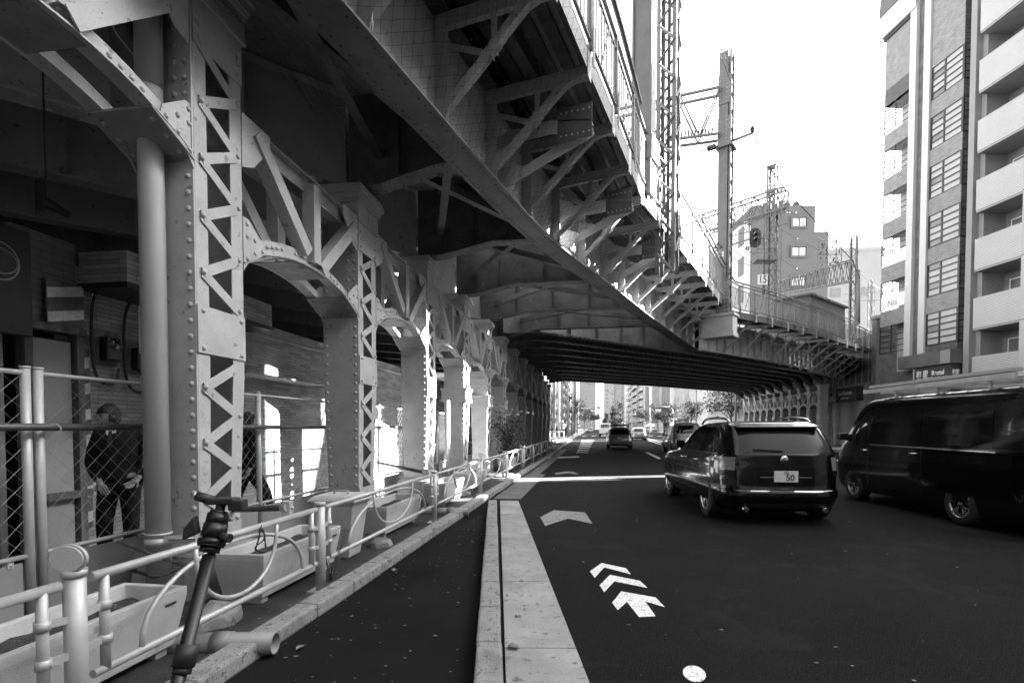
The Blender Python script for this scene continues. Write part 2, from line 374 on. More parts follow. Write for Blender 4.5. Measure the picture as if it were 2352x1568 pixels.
# ------------------------------------------------------------------ steel columns of the left row
P0 = 3.1; SP = 2.93; S1 = 3.74
CW = .58; CD = .50                          # along the row, across
def tap(z):                                  # the box narrows towards its foot
    return 1.0 if z > 1.9 else .80+.20*(z/1.9)
def column_parts(t, H, collar, rivets=True, far=False, m='steel'):
    """local axes: x towards the road (face at 0, back at -CD), y along the row, z up. H = underside of the cap"""
    xc, yc = -CD/2, CW/2
    def P(x, y, z): k = tap(z); return Vector((xc+(x-xc)*k, yc+(y-yc)*k, z))
    zs = [.46, 1.1, 1.9, H]
    b = MB()                                 # two solid web plates facing up and down the row + their angle flanges
    for y0, y1 in ((0, .014), (CW-.014, CW)):
        for za, zb in zip(zs, zs[1:]):
            b.hexa([P(-CD, y0, za), P(0, y0, za), P(0, y1, za), P(-CD, y1, za), P(-CD, y0, zb), P(0, y0, zb), P(0, y1, zb), P(-CD, y1, zb)])
    for x0, x1 in ((-.012, .002), (-CD-.002, -CD+.012)):
        for y0, y1 in ((.0145, .15), (CW-.15, CW-.0145)):
            for za, zb in zip(zs, zs[1:]):
                b.hexa([P(x0, y0, za), P(x1, y0, za), P(x1, y1, za), P(x0, y1, za), P(x0, y0, zb), P(x1, y0, zb), P(x1, y1, zb), P(x0, y1, zb)])
    b.build('shaft', m, t)
    b = MB()                                 # lacing bars, both open faces
    def flat(x, a, c):
        A = P(x, *a); B = P(x, *c); b.bar(A, B, .082, .012, up=(1, 0, 0))
    zz = .62; flip = 0; faces = ((.010,),) if far else ((.010,), (-CD-.010,))
    while zz < H-.35:
        if not (1.98 < zz < 2.42):
            st = .225
            if 1.98 < zz+st < 2.42: zz = 2.44; continue
            y0, y1 = (.075, CW-.075) if flip else (CW-.075, .075)
            for (x,) in faces: flat(x+(.004 if flip else 0), (y0, zz), (y1, zz+st))
            flip = 1-flip; zz += st
        else: zz = 2.44
    b.build('lacing', m, t)
    b = MB()                                 # batten plates: foot, splice, head
    for x0, x1 in ((.004, .018), (-CD-.018, -CD-.004)):
        for za, zb in ((.46, .60), (2.02, 2.40), (H-.42, H)):
            b.hexa([P(x0, .004, za), P(x1, .004, za), P(x1, CW-.004, za), P(x0, CW-.004, za), P(x0, .004, zb), P(x1, .004, zb), P(x1, CW-.004, zb), P(x0, CW-.004, zb)])
    if not far:
        zc = H-1.33; b.hexa([Vector(q) for q in ((-.19, -.016, zc+.12), (.0, -.016, zc), (.0, -.002, zc), (-.19, -.002, zc+.12), (-.19, -.016, H), (.0, -.016, H), (.0, -.002, H), (-.19, -.002, H))]); b.box(-.012, .018, -.03, -.0165, zc, H)
    if collar:
        b.box(-CD-.05, .05, -.05, CW+.05, 2.12, 2.34); b.box(-CD-.075, .075, -.075, CW+.075, 2.34, 2.40); b.box(-CD-.07, .07, -.07, CW+.07, 2.06, 2.12)
    b.build('batten_plate', m, t)
    b = MB()
    b.box(-CD-.03, .03, -.03, CW+.03, H, H+.20); b.box(-CD-.055, .055, -.055, CW+.055, H+.20, H+.24)
    b.box(-CD-.04, .04, -.04, CW+.04, H-.05, H); b.box(-CD-.07, .07, -.07, CW+.07, H+.24, H+.31); b.box(-CD-.10, .10, -.10, CW+.10, H+.31, H+.38); b.box(-CD-.085, .085, -.085, CW+.085, H+.38, H+.43)
    for k in range(3): b.poly([(.031, CW/2-.03, H+.16-k*.05), (.031, CW/2+.03, H+.16-k*.05), (.031, CW/2, H+.12-k*.05)], .012, (1, 0, 0))
    b.build('capital', m, t, bevel=0 if far else .006)
    b = MB(); b.taper(xc, yc, .03, .40, CD/2+.07, CW/2+.08, CD/2+.05, CW/2+.06); b.taper(xc, yc, .40, .47, CD/2+.04, CW/2+.05, CD/2-.03, CW/2-.02)
    for k in range(3): b.poly([(.055, CW/2-.04, .33-k*.08), (.055, CW/2+.04, .33-k*.08), (.055, CW/2, .27-k*.08)], .012, (1, 0, 0))
    b.build('plinth', 'plinth', t, bevel=.01)
    if rivets:
        b = MB(); n = 6 if far else 8; r = .0235
        zz = .52
        while zz < H-.05:
            if not 2.0 < zz < 2.1 or True:
                for x in (-.045, -CD+.045): b.dome(P(x, 0, zz), (0, -1, 0), r, n)
                if zz > H-1.3 and not far:
                    b.dome(P(-.135, -.016, zz), (0, -1, 0), r, n); b.dome(P(-.045, -.016, zz), (0, -1, 0), r, n)
            zz += .125
        zz = .62; flip = 0
        while zz < H-.35:                    # rivets at the ends of the lacing
            if 1.98 < zz < 2.42 or 1.98 < zz+.225 < 2.42: zz = 2.44; continue
            y0 = .075 if flip else CW-.075; b.dome(P(.020, y0, zz+.005), (1, 0, 0), r, n); flip = 1-flip; zz += .225
        for zc in (2.06, 2.36, H-.36, H-.26, H-.16):
            for y in (.06, CW-.06): b.dome(P(.018, y, zc), (1, 0, 0), r*.95, n)
        b.build('rivets', 'rivet' if m == 'steel' else m, t)
def bay_parts(t, z0, L0, m='steel', far=False, arch_only=False):
    """lattice frame with a double arched foot that spans from one column to the next; x as above, y from 0 to L0, soffit springs at z0"""
    H = 1.28                                                       # depth
    b = MB()
    for x in (-.04, -CD+.04):                                      # top chord angles + webs of arch
        b.bar((x, 0, z0+H-.04), (x, L0, z0+H-.04), .09, .012); b.bar((x-.035 if x > -.2 else x+.035, 0, z0+H-.115), (x-.035 if x > -.2 else x+.035, L0, z0+H-.115), .012, .15)
    b.build('top_chord', m, t)
    if not far:
        b = MB(); q_ = random.Random(2)
        for i in range(34): y = .05+(L0-.1)*i/33; b.tube([(-.03, y, z0+H-.03), (-.03+q_.uniform(-.05, .05), y+q_.uniform(-.03, .03), z0+H+.10)], .0013, 3, False)
        b.build('bird_spikes', 'net_light', t)
    N = 14 if not far else 8
    def arch(u): return z0+.26*(1-(2*u-1)**2)
    b = MB()
    for x in (-.05, -CD+.05):
        b.ribbon([(x, L0*i/N, arch(i/N)) for i in range(N+1)], .13, .014, (1, 0, 0))
        inner = [Vector((x, L0*i/N, arch(i/N)+.014)) for i in range(N+1)]; outer = [Vector((x, L0*i/N, arch(i/N)+.14)) for i in range(N+1)]
        for i in range(N):
            w = Vector((.006, 0, 0)); a, c, d, e = inner[i], inner[i+1], outer[i+1], outer[i]
            b.hexa([a-w, a+w, c+w, c-w, e-w, e+w, d+w, d-w])
    b.build('arch_rib', m, t)
    b = MB(); b.ribbon([(-CD/2, L0*(.36+.28*i/4), arch(.36+.28*i/4)-.012) for i in range(5)], CD-.06, .010, (1, 0, 0)); b.build('crown_plate', 'steel_dark', t)
    for sgn, y in ((1, 0), (-1, L0)):                              # cover plates under the springing
        b = MB(); b.hexa([Vector((x, y+sgn*dy, zq+dz)) for dz in (-.03, -.014) for x, dy, zq in ((-CD-.02, .0, z0-.03), (.02, .0, z0-.03), (.02, .40, arch(.17)), (-CD-.02, .40, arch(.17)))]); b.build('soffit_plate', 'steel_dark', t)
        for x in (-.004, -CD-.010):                                # side gussets at column
            q = [Vector((x, y+sgn*a, z)) for a, z in ((0, z0-.12), (.06, z0-.04), (.32, z0+.12), (.30, z0+.20), (.08, z0+.36), (0, z0+.36))]
            b = MB(); b.poly(q if sgn > 0 else q[::-1], .014, (1, 0, 0)); b.build('gusset_plate', m, t)
            q = [Vector((x, y+sgn*a, z)) for a, z in ((0, z0+H), (.42, z0+H), (.42, z0+H-.13), (.16, z0+H-.42), (0, z0+H-.48))]
            b = MB(); b.poly(q if sgn > 0 else q[::-1], .014, (1, 0, 0)); b.build('gusset_plate', m, t)
    ym = L0/2; zt = z0+H-.10; za = arch(.5)+.06
    for x in (-.03, -CD+.03):
        b = MB(); b.angle((x, ym, zt), (x, ym, za), .14, .012, up=(0, 1, 0)); b.build('post', m, t)
        for y in (.16, L0-.16):
            b = MB(); b.angle((x, y, zt-.03), (x, ym+(.14 if y > ym else -.14), za+.02), .14, .012, up=(0, 1, 1 if y < ym else -1)); b.build('diagonal', m, t)
    if not far:
        b = MB(); r = .022
        for i in range(N*2+1):
            u = i/(N*2)
            if .16 < u < .84 and (u < .3 or u > .7 or .38 < u < .62): b.dome((.004-.045, L0*u, arch(u)+.08), (1, 0, 0), r, 6)
        for y in (.05, .16, .27, .38, L0-.05, L0-.16, L0-.27, L0-.38, ym-.06, ym+.06): b.dome((-.030, y, z0+H-.09), (1, 0, 0), r, 6)
        for y in (.08, .20, .32, L0-.08, L0-.20, L0-.32):
            for x in (-.05, -CD+.05): b.dome((x, y, z0-.055+.45*min(y, L0-y)), (0, 0, -1), r, 6)
        for y, z in ((.05, z0+.0), (.16, z0+.08), (.27, z0+.13), (.05, z0+.2), (.05, z0+.31), (.16, z0+.2)):
            b.dome((.010, y, z), (1, 0, 0), r, 6); b.dome((.010, L0-y, z), (1, 0, 0), r, 6)
        b.build('rivets', 'rivet', t)
ROT = -PH
def colorigin(k): return W(S1+(k-1)*SP, P0)
ordn = ['nearest', 'second nearest', 'third', 'fourth', 'fifth', 'sixth', 'seventh', 'eighth', 'ninth', 'tenth', 'eleventh', 'twelfth', 'thirteenth']
GC = 'riveted columns along the left kerb'
cols = {}
t = empty('steel_column', colorigin(1), ROT); cols[1] = t; column_parts(t, 4.86, False)
tag(t, 'nearest and tallest riveted steel column, beside the round downpipe', 'column', GC)
t = empty('steel_column', colorigin(2), ROT); cols[2] = t; column_parts(t, 4.22, False); tag(t, 'riveted steel column behind the lidded plastic bin', 'column', GC)
t = copy_tree(cols[2]); t.location = colorigin(3); cols[3] = t; tag(t, 'third riveted steel column, between the bin column and the first collared one', 'column', GC)
t = empty('steel_column', colorigin(4), ROT); cols[4] = t; column_parts(t, 4.22, True); tag(t, 'first riveted column with a square collar at half height', 'column', GC)
for k in (5, 6):
    t = copy_tree(cols[4]); t.location = colorigin(k); cols[k] = t
    tag(t, {5: 'collared riveted column just in front of the flowering shrub', 6: 'collared riveted column right behind the flowering shrub'}[k], 'column', GC)
t = empty('steel_column', colorigin(7), ROT); cols[7] = t; column_parts(t, 4.22, True, far=True); tag(t, 'seventh column of the left row, dark under the bridge', 'column', GC)
for k in range(8, 14):
    t = copy_tree(cols[7]); t.location = colorigin(k); cols[k] = t
    tag(t, '%s column of the left row counted from the camera, in the dark under the bridge' % ordn[k-1], 'column', GC)
GT = 'arched lattice frames between the left columns'
def bayorigin(k): return W(S1+(k-1)*SP+CW, P0)
t = empty('arched_lattice_frame', bayorigin(1), ROT); bays = {1: t}; bay_parts(t, 2.95, SP-CW); tag(t, 'arched lattice frame between the nearest column and the next', 'lattice frame', GT)
for k in range(2, 7):
    t = copy_tree(bays[1]); t.location = bayorigin(k); bays[k] = t
    tag(t, 'arched lattice frame in the %s gap of the left column row' % ['', 'second', 'third', 'fourth', 'fifth', 'sixth'][k-1], 'lattice frame', GT)
t = empty('arched_lattice_frame', bayorigin(7), ROT); bays[7] = t; bay_parts(t, 2.95, SP-CW, far=True); tag(t, 'arched lattice frame in the seventh gap, deep under the bridge', 'lattice frame', GT)
for k in range(8, 13):
    t = copy_tree(bays[7]); t.location = bayorigin(k)
    tag(t, 'arched lattice frame in the %s gap, deep under the bridge' % ordn[k-1], 'lattice frame', GT)
t = empty('arched_lattice_frame', W(S1-SP+CW, P0, .62), ROT); bay_parts(t, 2.95, SP-CW); tag(t, 'raised arched lattice frame left of the nearest column, cut by the top left corner', 'lattice frame', GT)

# round downpipe with clamp
t = empty('downpipe', W(3.62, 3.36)); tag(t, 'pale round downpipe clamped to the nearest steel column', 'downpipe')
b = MB(); b.tube([(0, 0, .10), (0, 0, 3.3), (0, 0, 6.0)], .088, 28); b.tube([(0, 0, 4.02), (0, 0, 6.0)], .094, 28); b.build('pipe', 'pipe_grey', t)
b = MB(); b.tube([(0, 0, .50), (0, 0, .56)], .096, 28); b.tube([(0, 0, .585), (0, 0, .60)], .098, 28)
b.bar((.08, -.05, .55), (.24, .0, .56), .02, .05); b.tube([(.12, -.06, .555), (.30, -.02, .56)], .008, 6); b.box(.24, .30, -.02, .04, .53, .59); b.build('clamp', 'galv', t)
# ------------------------------------------------------------------ the railway viaduct
EA = smooth_curve([(-9.6, -12.0, 4.9), (-4.4, -3.0, 4.9), (-2.9, 1.0, 4.9), (-1.58, 4.36, 4.9), (-.66, 6.84, 4.9), (.61, 10.01, 4.9), (2.3, 13.0, 4.9), (4.71, 17.56, 4.9), (8.38, 24.12, 4.95)])
EB = [Vector(p) for p in ((.2, 18.4, 4.7), (1.6, 19.5, 4.9), (8.8, 25.5, 5.1), (14.4, 30.3, 5.2), (20.5, 36.0, 5.3), (30.6, 45.0, 4.95), (34, 48, 4.95))]
WK = [Vector(p) for p in ((-8.0, -12.0, 6.3), (-2.9, -2.2, 6.3), (-1.1, 2.0, 6.3), (0.0, 4.6, 6.3), (1.0, 6.94, 6.3), (1.6, 8.3, 6.3), (2.8, 11.1, 6.3), (5.6, 15.8, 6.3), (8.8, 21.6, 6.45), (9.9, 23.6, 6.6), (12.5, 25.9, 6.8), (17.4, 29.8, 6.85), (22.8, 34.6, 6.9), (29.5, 41, 6.9))]
def girder(t, pts, depth, fw, m, stiff=1.4, side=(1,), rivets=False, webtop=None, ft=.03, wm=None):
    """plate girder whose bottom flange follows pts; web, flanges, stiffeners and rivet rows are its parts"""
    pts = [Vector(p) for p in pts]; b = MB(); f = MB(); k = len(pts); vs = []; us = []
    def dirs(i): d = (pts[min(i+1, k-1)]-pts[max(i-1, 0)]); d.z = 0; d.normalize(); return d, Vector((d.y, -d.x, 0))
    top = [(webtop if webtop else p.z+depth) for p in pts]
    for i, p in enumerate(pts):
        d, n = dirs(i)
        for sx in (-.008, .008): vs.append(p+n*sx); vs.append(Vector((p.x+n.x*sx, p.y+n.y*sx, top[i])))
    fs = []
    for i in range(k-1):
        a = i*4; c = a+4; fs += [(a, c, c+1, a+1), (a+2, a+3, c+3, c+2)]
    fs += [(0, 1, 3, 2), ((k-1)*4, (k-1)*4+2, (k-1)*4+3, (k-1)*4+1)]
    b.add(vs, fs); b.build('web', wm or m, t)
    for z0, z1, w in ((0, -ft, fw), (None, None, fw)):
        vs = []
        for i, p in enumerate(pts):
            d, n = dirs(i); zz = p.z if z0 == 0 else top[i]+ft
            for sx, dz in ((-1, 0), (1, 0), (1, -ft), (-1, -ft)): vs.append(Vector((p.x+n.x*w/2*sx, p.y+n.y*w/2*sx, zz+dz)))
        fs = [(i*4+j, i*4+(j+1) % 4, i*4+4+(j+1) % 4, i*4+4+j) for i in range(k-1) for j in range(4)]+[(0, 3, 2, 1), tuple((k-1)*4+j for j in range(4))]
        f = MB(); f.add(vs, fs); f.build('bottom_flange' if z0 == 0 else 'top_flange', m, t)
    f = MB()                                       # angles that join web and bottom flange
    for i in range(k-1):
        d, n = dirs(i)
        for s_ in (-1, 1): f.bar(pts[i]+n*.016*s_+Vector((0, 0, .07)), pts[i+1]+n*.016*s_+Vector((0, 0, .07)), .014, .12)
    f.build('flange_angle', m, t)
    if stiff:
        st = resample(pts, stiff)
        for i, p in enumerate(st[1:-1]):
            a = st[i]; d = (st[i+2]-a); d.z = 0; d.normalize(); n = Vector((d.y, -d.x, 0)); tz = (webtop if webtop else p.z+depth)
            for s_ in side:
                b = MB(); b.bar(Vector((p.x, p.y, 0))+n*s_*(.008+fw*.2)+Vector((0, 0, p.z+.01)), Vector((p.x, p.y, 0))+n*s_*(.008+fw*.2)+Vector((0, 0, tz)), fw*.4, .014, up=d)
                b.bar(Vector((p.x, p.y, p.z+.01))+n*s_*.016+d*.04, Vector((p.x, p.y, tz))+n*s_*.016+d*.04, .014, .09, up=d)
                b.build('stiffener', wm or m, t)
    if rivets:
        b = MB(); rs = resample(pts, .13)
        for i, p in enumerate(rs[1:-1]):
            d = (rs[i+2]-rs[i]); d.z = 0; d.normalize(); n = Vector((d.y, -d.x, 0))
            for s_ in side: b.dome(p+n*s_*.024+Vector((0, 0, .08)), n*s_, .016, 6)
            for s_ in (-1, 1): b.dome(p+n*s_*fw*.33+Vector((0, 0, -ft)), (0, 0, -1), .016, 6)
        b.build('rivets', m, t)
# edge girder A
EAd = resample(EA, .55)
t = empty('edge_girder', (0, 0, 0)); tag(t, 'long curved plate girder along the road edge, its dark flange crossing the picture diagonally', 'plate girder')
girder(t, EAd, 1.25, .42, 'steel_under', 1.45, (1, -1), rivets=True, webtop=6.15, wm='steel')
# inner second line of the walkway: fascia, deck, joists
def offset_line(pts, o, dz=0):
    out = []; k = len(pts)
    for i, p in enumerate(pts):
        d = pts[min(i+1, k-1)]-pts[max(i-1, 0)]; d.z = 0; d.normalize(); out.append(p+Vector((d.y, -d.x, 0))*o+Vector((0, 0, dz)))
    return out
WKd = resample(WK, .75)
t = empty('walkway', (0, 0, 0)); tag(t, 'narrow steel walkway carried on brackets along the outside of the viaduct', 'walkway')
b = MB(); L = offset_line(WKd, -.02); 
for a, c in zip(L, L[1:]): b.bar(a+Vector((0, 0, -.10)), c+Vector((0, 0, -.10)), .02, .26)
b.build('fascia', 'mast', t)
for off, w in ((-.12, .10), (-.34, .16), (-.58, .16), (-.82, .16), (-1.06, .16), (-1.30, .16)):
    b = MB(); L = offset_line(WKd, off)
    for a, c in zip(L, L[1:]): b.bar(a+Vector((0, 0, .02)), c+Vector((0, 0, .02)), w, .03)
    b.build('deck_plank', 'steel_under', t)
b = MB(); L = offset_line(WKd, -.86)
for a, c in zip(L, L[1:]): b.bar(a+Vector((0, 0, .055)), c+Vector((0, 0, .055)), 1.7, .02)
b.build('deck_plate', 'steel_dark', t)
b = MB(); L = offset_line(WKd, -.75)
for a, c in zip(L, L[1:]): b.ibeam(a+Vector((0, 0, -.09)), c+Vector((0, 0, -.09)), .09, .14)
b.build('joist', 'steel_under', t)
# brackets
def bracket_parts(t, reach, z0, z1):
    """x outwards from the web, z0 foot, z1 underside of walkway"""
    hh = z1-z0
    b = MB(); prof = [(0.02, z0+.03), (reach*.40, z0+hh*.42), (reach*.70, z0+hh*.76), (reach*.80, z0+hh*.855), (reach*.88, z0+hh*.89), (reach, z0+hh*.905)]
    b.ribbon([(x, 0, z) for x, z in prof], .10, .014, (0, 1, 0)); b.ribbon([(x, -.045, z+.045) for x, z in prof], .012, .09, (0, 1, 0)); b.build('knee_brace', 'steel', t)
    b = MB(); b.box(.02, reach, -.05, .05, z1-.014, z1); b.box(.02, reach, -.05, -.038, z1-.16, z1-.014); b.box(.02, reach, -.05, .03, z1-.16, z1-.148)
    b.build('top_beam', 'steel', t)
    b = MB(); b.box(reach-.012, reach, -.09, .09, z0+hh*.87, z1+.26); b.poly([(reach-.16, .012, z0+hh*.88), (reach-.012, .012, z0+hh*.88), (reach-.012, .012, z1), (reach-.26, .012, z1)], .01, (0, 1, 0)); b.build('end_plate', 'steel', t)
    b = MB(); b.box(reach*.50, reach*.50+.07, -.03, -.018, z0+hh*.50, z1-.16); b.box(reach*.50, reach*.50+.012, -.03, .04, z0+hh*.50, z1-.16); b.build('hanger', 'steel', t)
    b = MB(); b.angle((.03, .03, z0+hh*.78), (reach*.52, .03, z0+hh*.54), .07, .01, up=(0, 1, 0)); b.build('strut', 'steel', t)
    b = MB(); b.poly([(.012, -.03, z0+.02), (.16, -.03, z0+.02), (.22, -.03, z0+.22), (.012, -.03, z0+.26)], .012, (0, 1, 0)); b.poly([(reach*.5-.10, .016, z0+hh*.44), (reach*.5+.12, .016, z0+hh*.58), (reach*.5+.02, .016, z0+hh*.72), (reach*.5-.12, .016, z0+hh*.60)], .012, (0, 1, 0)); b.build('gusset_plate', 'steel', t)
    b = MB()
    for i in range(3): b.dome((reach-.05, -.05, z1-.09-.0*i), (0, -1, 0), .015, 6); b.dome((reach-.05-.12*i, -.05, z1-.09), (0, -1, 0), .015, 6)
    for z in (.08, .16): b.dome((.05, -.03, z0+z), (0, -1, 0), .015, 6); b.dome((.13, -.03, z0+z), (0, -1, 0), .015, 6)
    for i in range(5): b.dome((.2+i*.2, -.05, z1-.09), (0, -1, 0), .013, 6)
    b.build('rivets', 'rivet', t)
GB = 'walkway brackets under the viaduct edge'
stA = resample(EA, 1.45)
proto = None; ST = []
for i in range(1, len(stA)-1):
    p = stA[i]; d = stA[i+1]-stA[i-1]; d.z = 0; d.normalize()
    ST.append((p, d))
def near_w(p):          # distance along the normal to the walkway line
    return min((p-q).length for q in resample([Vector((a.x, a.y, p.z)) for a in WK], .1))
nb = 0
for p, d in ST:
    if p.y < 2.2 or p.y > 23.5: continue
    nb += 1
    if proto is None: proto = t = empty('walkway_bracket'); bracket_parts(t, 1.5, 4.9, 6.14)
    else: t = copy_tree(proto)
    t.location = (p.x, p.y, 0); t.rotation_euler = (0, 0, math.atan2(-d.x, d.y)); q = near_w(p)
    t.scale = (max(.8, min(1.2, q/1.5)), 1, 1)
    tag(t, 'knee-braced walkway bracket on the curved girder, number %d along it from the camera' % nb, 'bracket', GB)
# girder family B, all parallel, spanning the road
S_J = [19.6, 21.4, 23.2, 25.4, 27.8, 30.0, 32.3, 34.6, 36.9, 39.6]
GG = 'parallel girders spanning the road'
for j, s in enumerate(S_J):
    l0 = W(s-1.9, 3.0, 4.66); l1 = W(s, 1.35, 4.93); r1 = W(s+20.0, -15.2, 5.28); r0 = W(s+21.9, -16.8, 4.66)
    mid = l1.lerp(r1, .45); mid.z = 5.16
    pts = [l0, l0.lerp(l1, .55)+Vector((0, 0, .07)), l1, l1.lerp(mid, .5), mid, mid.lerp(r1, .5), r1, r1.lerp(r0, .4)+Vector((0, 0, -.05)), r1.lerp(r0, .75)-Vector((0, 0, .08)), r0]
    t = empty('road_girder')
    tag(t, ('front-most girder of the road span, its web lit under the walkway' if j == 0 else 'last girder of the road span, its flange against the bright street' if j == len(S_J)-1 else 'dark road span girder, number %d from the front' % (j+1)), 'plate girder', GG)
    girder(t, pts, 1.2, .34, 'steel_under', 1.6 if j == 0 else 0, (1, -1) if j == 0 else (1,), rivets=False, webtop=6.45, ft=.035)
    if j < 99:
        b = MB(); rs = resample(pts[2:7], .40 if j else .26)     # rivet rows and splice plates that catch light under the flange
        for q0, q1 in zip(rs, rs[1:]):
            dd = (q1-q0).normalized(); n = Vector((dd.y, -dd.x, 0))
            for s_ in (-1, 1): b.bar(q0.lerp(q1, .2)+n*s_*.11-Vector((0, 0, .041)), q0.lerp(q1, .75)+n*s_*.11-Vector((0, 0, .041)), .05, .012)
        b.build('rivet_strip', 'galv', t)
# web extension of the front girder over the abutment on the right
t = empty('side_span_girder'); tag(t, 'grey plate girder continuing past the right pier towards the buildings', 'plate girder')
girder(t, [EB[4]+Vector((-.2, -.2, .01)), EB[4].lerp(EB[5], .5), EB[5], EB[6]], 1.5, .34, 'steel', 1.0, (1,), webtop=6.55)
# deeper lit web outside the front girder with stiffeners
t = empty('side_span_girder'); tag(t, 'ribbed girder web behind the brackets right of the box pedestal', 'plate girder')
girder(t, [Vector((8.9, 25.0, 5.14)), Vector((14.45, 29.8, 5.24)), Vector((20.3, 35.4, 5.34))], 1.3, .30, 'steel', .8, (1,), webtop=6.6, rivets=True)
proto2 = None; nb = 0
EBs = resample([Vector((9.3, 25.3, 5.2)), Vector((14.45, 29.8, 5.24)), Vector((20.3, 35.4, 5.34)), Vector((30.0, 44.2, 5.0))], 1.75)
for i in range(1, len(EBs)-1):
    p = EBs[i]; d = EBs[i+1]-EBs[i-1]; d.z = 0; d.normalize(); nb += 1
    if proto2 is None: proto2 = t = empty('walkway_bracket'); bracket_parts(t, 2.0, 5.1, 6.66)
    else: t = copy_tree(proto2)
    t.location = (p.x, p.y, 0); t.rotation_euler = (0, 0, math.atan2(-d.x, d.y))
    t.scale = (min(1.25, max(.8, near_w(p)/2.0)), 1, 1)
    tag(t, 'knee-braced walkway bracket right of the box pedestal, number %d from it' % nb, 'bracket', GB)
# cross girders between the left columns and the edge girder
def on_EA(c, dr):
    best = None
    for a, e in zip(EAd, EAd[1:]):
        r = e-a; den = dr.x*r.y-dr.y*r.x
        if abs(den) < 1e-9: continue
        tt = ((a.x-c.x)*r.y-(a.y-c.y)*r.x)/den; u = ((a.x-c.x)*dr.y-(a.y-c.y)*dr.x)/den
        if -.01 <= u <= 1.01 and tt > 0: best = tt if best is None else min(best, tt)
    return best
def outrigger(t):
    b = MB(); b.ribbon([(.02, .10, 5.62), (.25, .10, 5.70), (.95, .10, 5.72), (1.30, .10, 5.66), (1.55, .10, 5.62)], .16, .015, (0, 1, 0)); b.ribbon([(.02, .03, 5.53), (.25, .03, 5.61), (.95, .03, 5.63), (1.30, .03, 5.57), (1.55, .03, 5.53)], .015, .18, (0, 1, 0)); b.build('bent_beam', 'steel', t)
    b = MB(); b.box(1.05, 1.57, .02, .028, 5.40, 5.86); b.build('splice_plate', 'steel_under', t)
    b = MB(); b.angle((.03, .12, 4.98), (1.56, .12, 5.52), .15, .015, up=(0, 1, 0)); b.build('raking_strut', 'steel', t)
    b = MB(); b.poly([(.02, .06, 4.95), (.35, .06, 4.95), (.45, .06, 5.2), (.02, .06, 5.42)], .014, (0, 1, 0)); b.build('web_plate', 'steel', t)
    b = MB()
    for i in range(6):
        for z in (5.47, 5.78): b.dome((1.1+i*.085, .02, z), (0, -1, 0), .016, 6)
    for i in range(9): b.dome((.1+i*.17, .06, 5.02+i*.06), (0, -1, 0), .015, 6)
    b.build('rivets', 'rivet', t)
proto3 = None
for i, (p, d) in enumerate([q for q in ST if 6.3 < q[0].y < 13.5][::2]):
    if proto3 is None: proto3 = t = empty('outrigger'); outrigger(t)
    else: t = copy_tree(proto3)
    t.location = (p.x+d.x*.25, p.y+d.y*.25, 0); t.rotation_euler = (0, 0, math.atan2(-d.x, d.y)); t.scale = (max(.8, min(1.1, near_w(p)/1.6)), 1, 1)
    tag(t, 'heavy bent outrigger with a raking strut under the walkway, number %d from the camera' % (i+1), 'outrigger', 'heavy outriggers under the near walkway')
GX = 'cross girders between the left columns and the curved girder'
nrow = Vector((math.cos(PH), -math.sin(PH), 0))
for k in range(1, 7):
    c = W(S1+(k-1)*SP+CW/2, P0+CD/2); T = on_EA(c, nrow)
    z0 = 4.72 if k > 1 else 5.36
    n_ = Vector((c.x, c.y, z0)); e = c+nrow*(T-.24)
    pts = [n_, n_+nrow*min(.5, T*.3)+Vector((0, 0, .02)), c+nrow*min(1.5, T*.75)+Vector((0, 0, max(4.95, z0))), Vector((e.x, e.y, max(4.95, z0)))]
    t = empty('cross_girder'); tag(t, 'haunched cross girder resting on the %s column of the left row' % ordn[k-1], 'plate girder', GX)
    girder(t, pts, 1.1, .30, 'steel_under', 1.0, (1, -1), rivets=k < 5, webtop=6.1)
    if k > 1:
        b = MB(); b.box(-.14, .14, -.14, .14, 4.652, 4.69); t2 = b.build('bearing', 'steel', t); t2.location = (c.x, c.y, 0); t2.rotation_euler = (0, 0, ROT)
# lateral bracing angles under the deck in the near part
nb = 0
for k in range(1, 6):
    c0 = W(S1+(k-1)*SP+CW/2, P0-.2, 5.2); c1 = W(S1+k*SP+CW/2, P0-.2, 5.2)
    T0 = on_EA(c0, nrow); T1 = on_EA(c1, nrow)
    for a, c in ((c0, c1+nrow*(T1-.3)), (c1, c0+nrow*(T0-.3))):
        nb += 1; b = MB(); b.angle(Vector((a.x, a.y, 5.12)), Vector((c.x, c.y, 5.12+.02*(nb % 2))), .12, .012); o = b.build('bracing_bar', 'steel_under')
        tag(o, 'diagonal bracing angle under the deck, number %d counted away from the camera' % nb, 'bracing bar', 'diagonal bracing under the near deck')
# beams running back to the left over the shop passage
GLB = 'beams running from the left columns over the shop passage'
dl = -hd(52)
for k in range(1, 13):
    c = W(S1+(k-1)*SP+CW*.5, P0+CD*.5, 0); z0 = 4.74 if k > 1 else 5.4
    t = empty('passage_beam'); tag(t, 'dark beam running back over the passage from the %s column' % ordn[k-1], 'beam', GLB)
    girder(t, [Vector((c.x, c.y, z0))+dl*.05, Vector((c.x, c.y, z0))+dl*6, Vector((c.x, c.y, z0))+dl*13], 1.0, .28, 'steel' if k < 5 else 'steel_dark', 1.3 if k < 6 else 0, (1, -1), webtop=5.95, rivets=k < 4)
    if k < 12:
        c2 = c+ (W(SP*.5, 0)) ; t = empty('passage_beam'); tag(t, 'lighter intermediate beam over the passage behind the %s column' % ordn[k-1], 'beam', GLB)
        girder(t, [Vector((c2.x, c2.y, 5.3))+dl*.5, Vector((c2.x, c2.y, 5.3))+dl*13], .6, .2, 'steel_dark', 0, (1,), webtop=5.9)
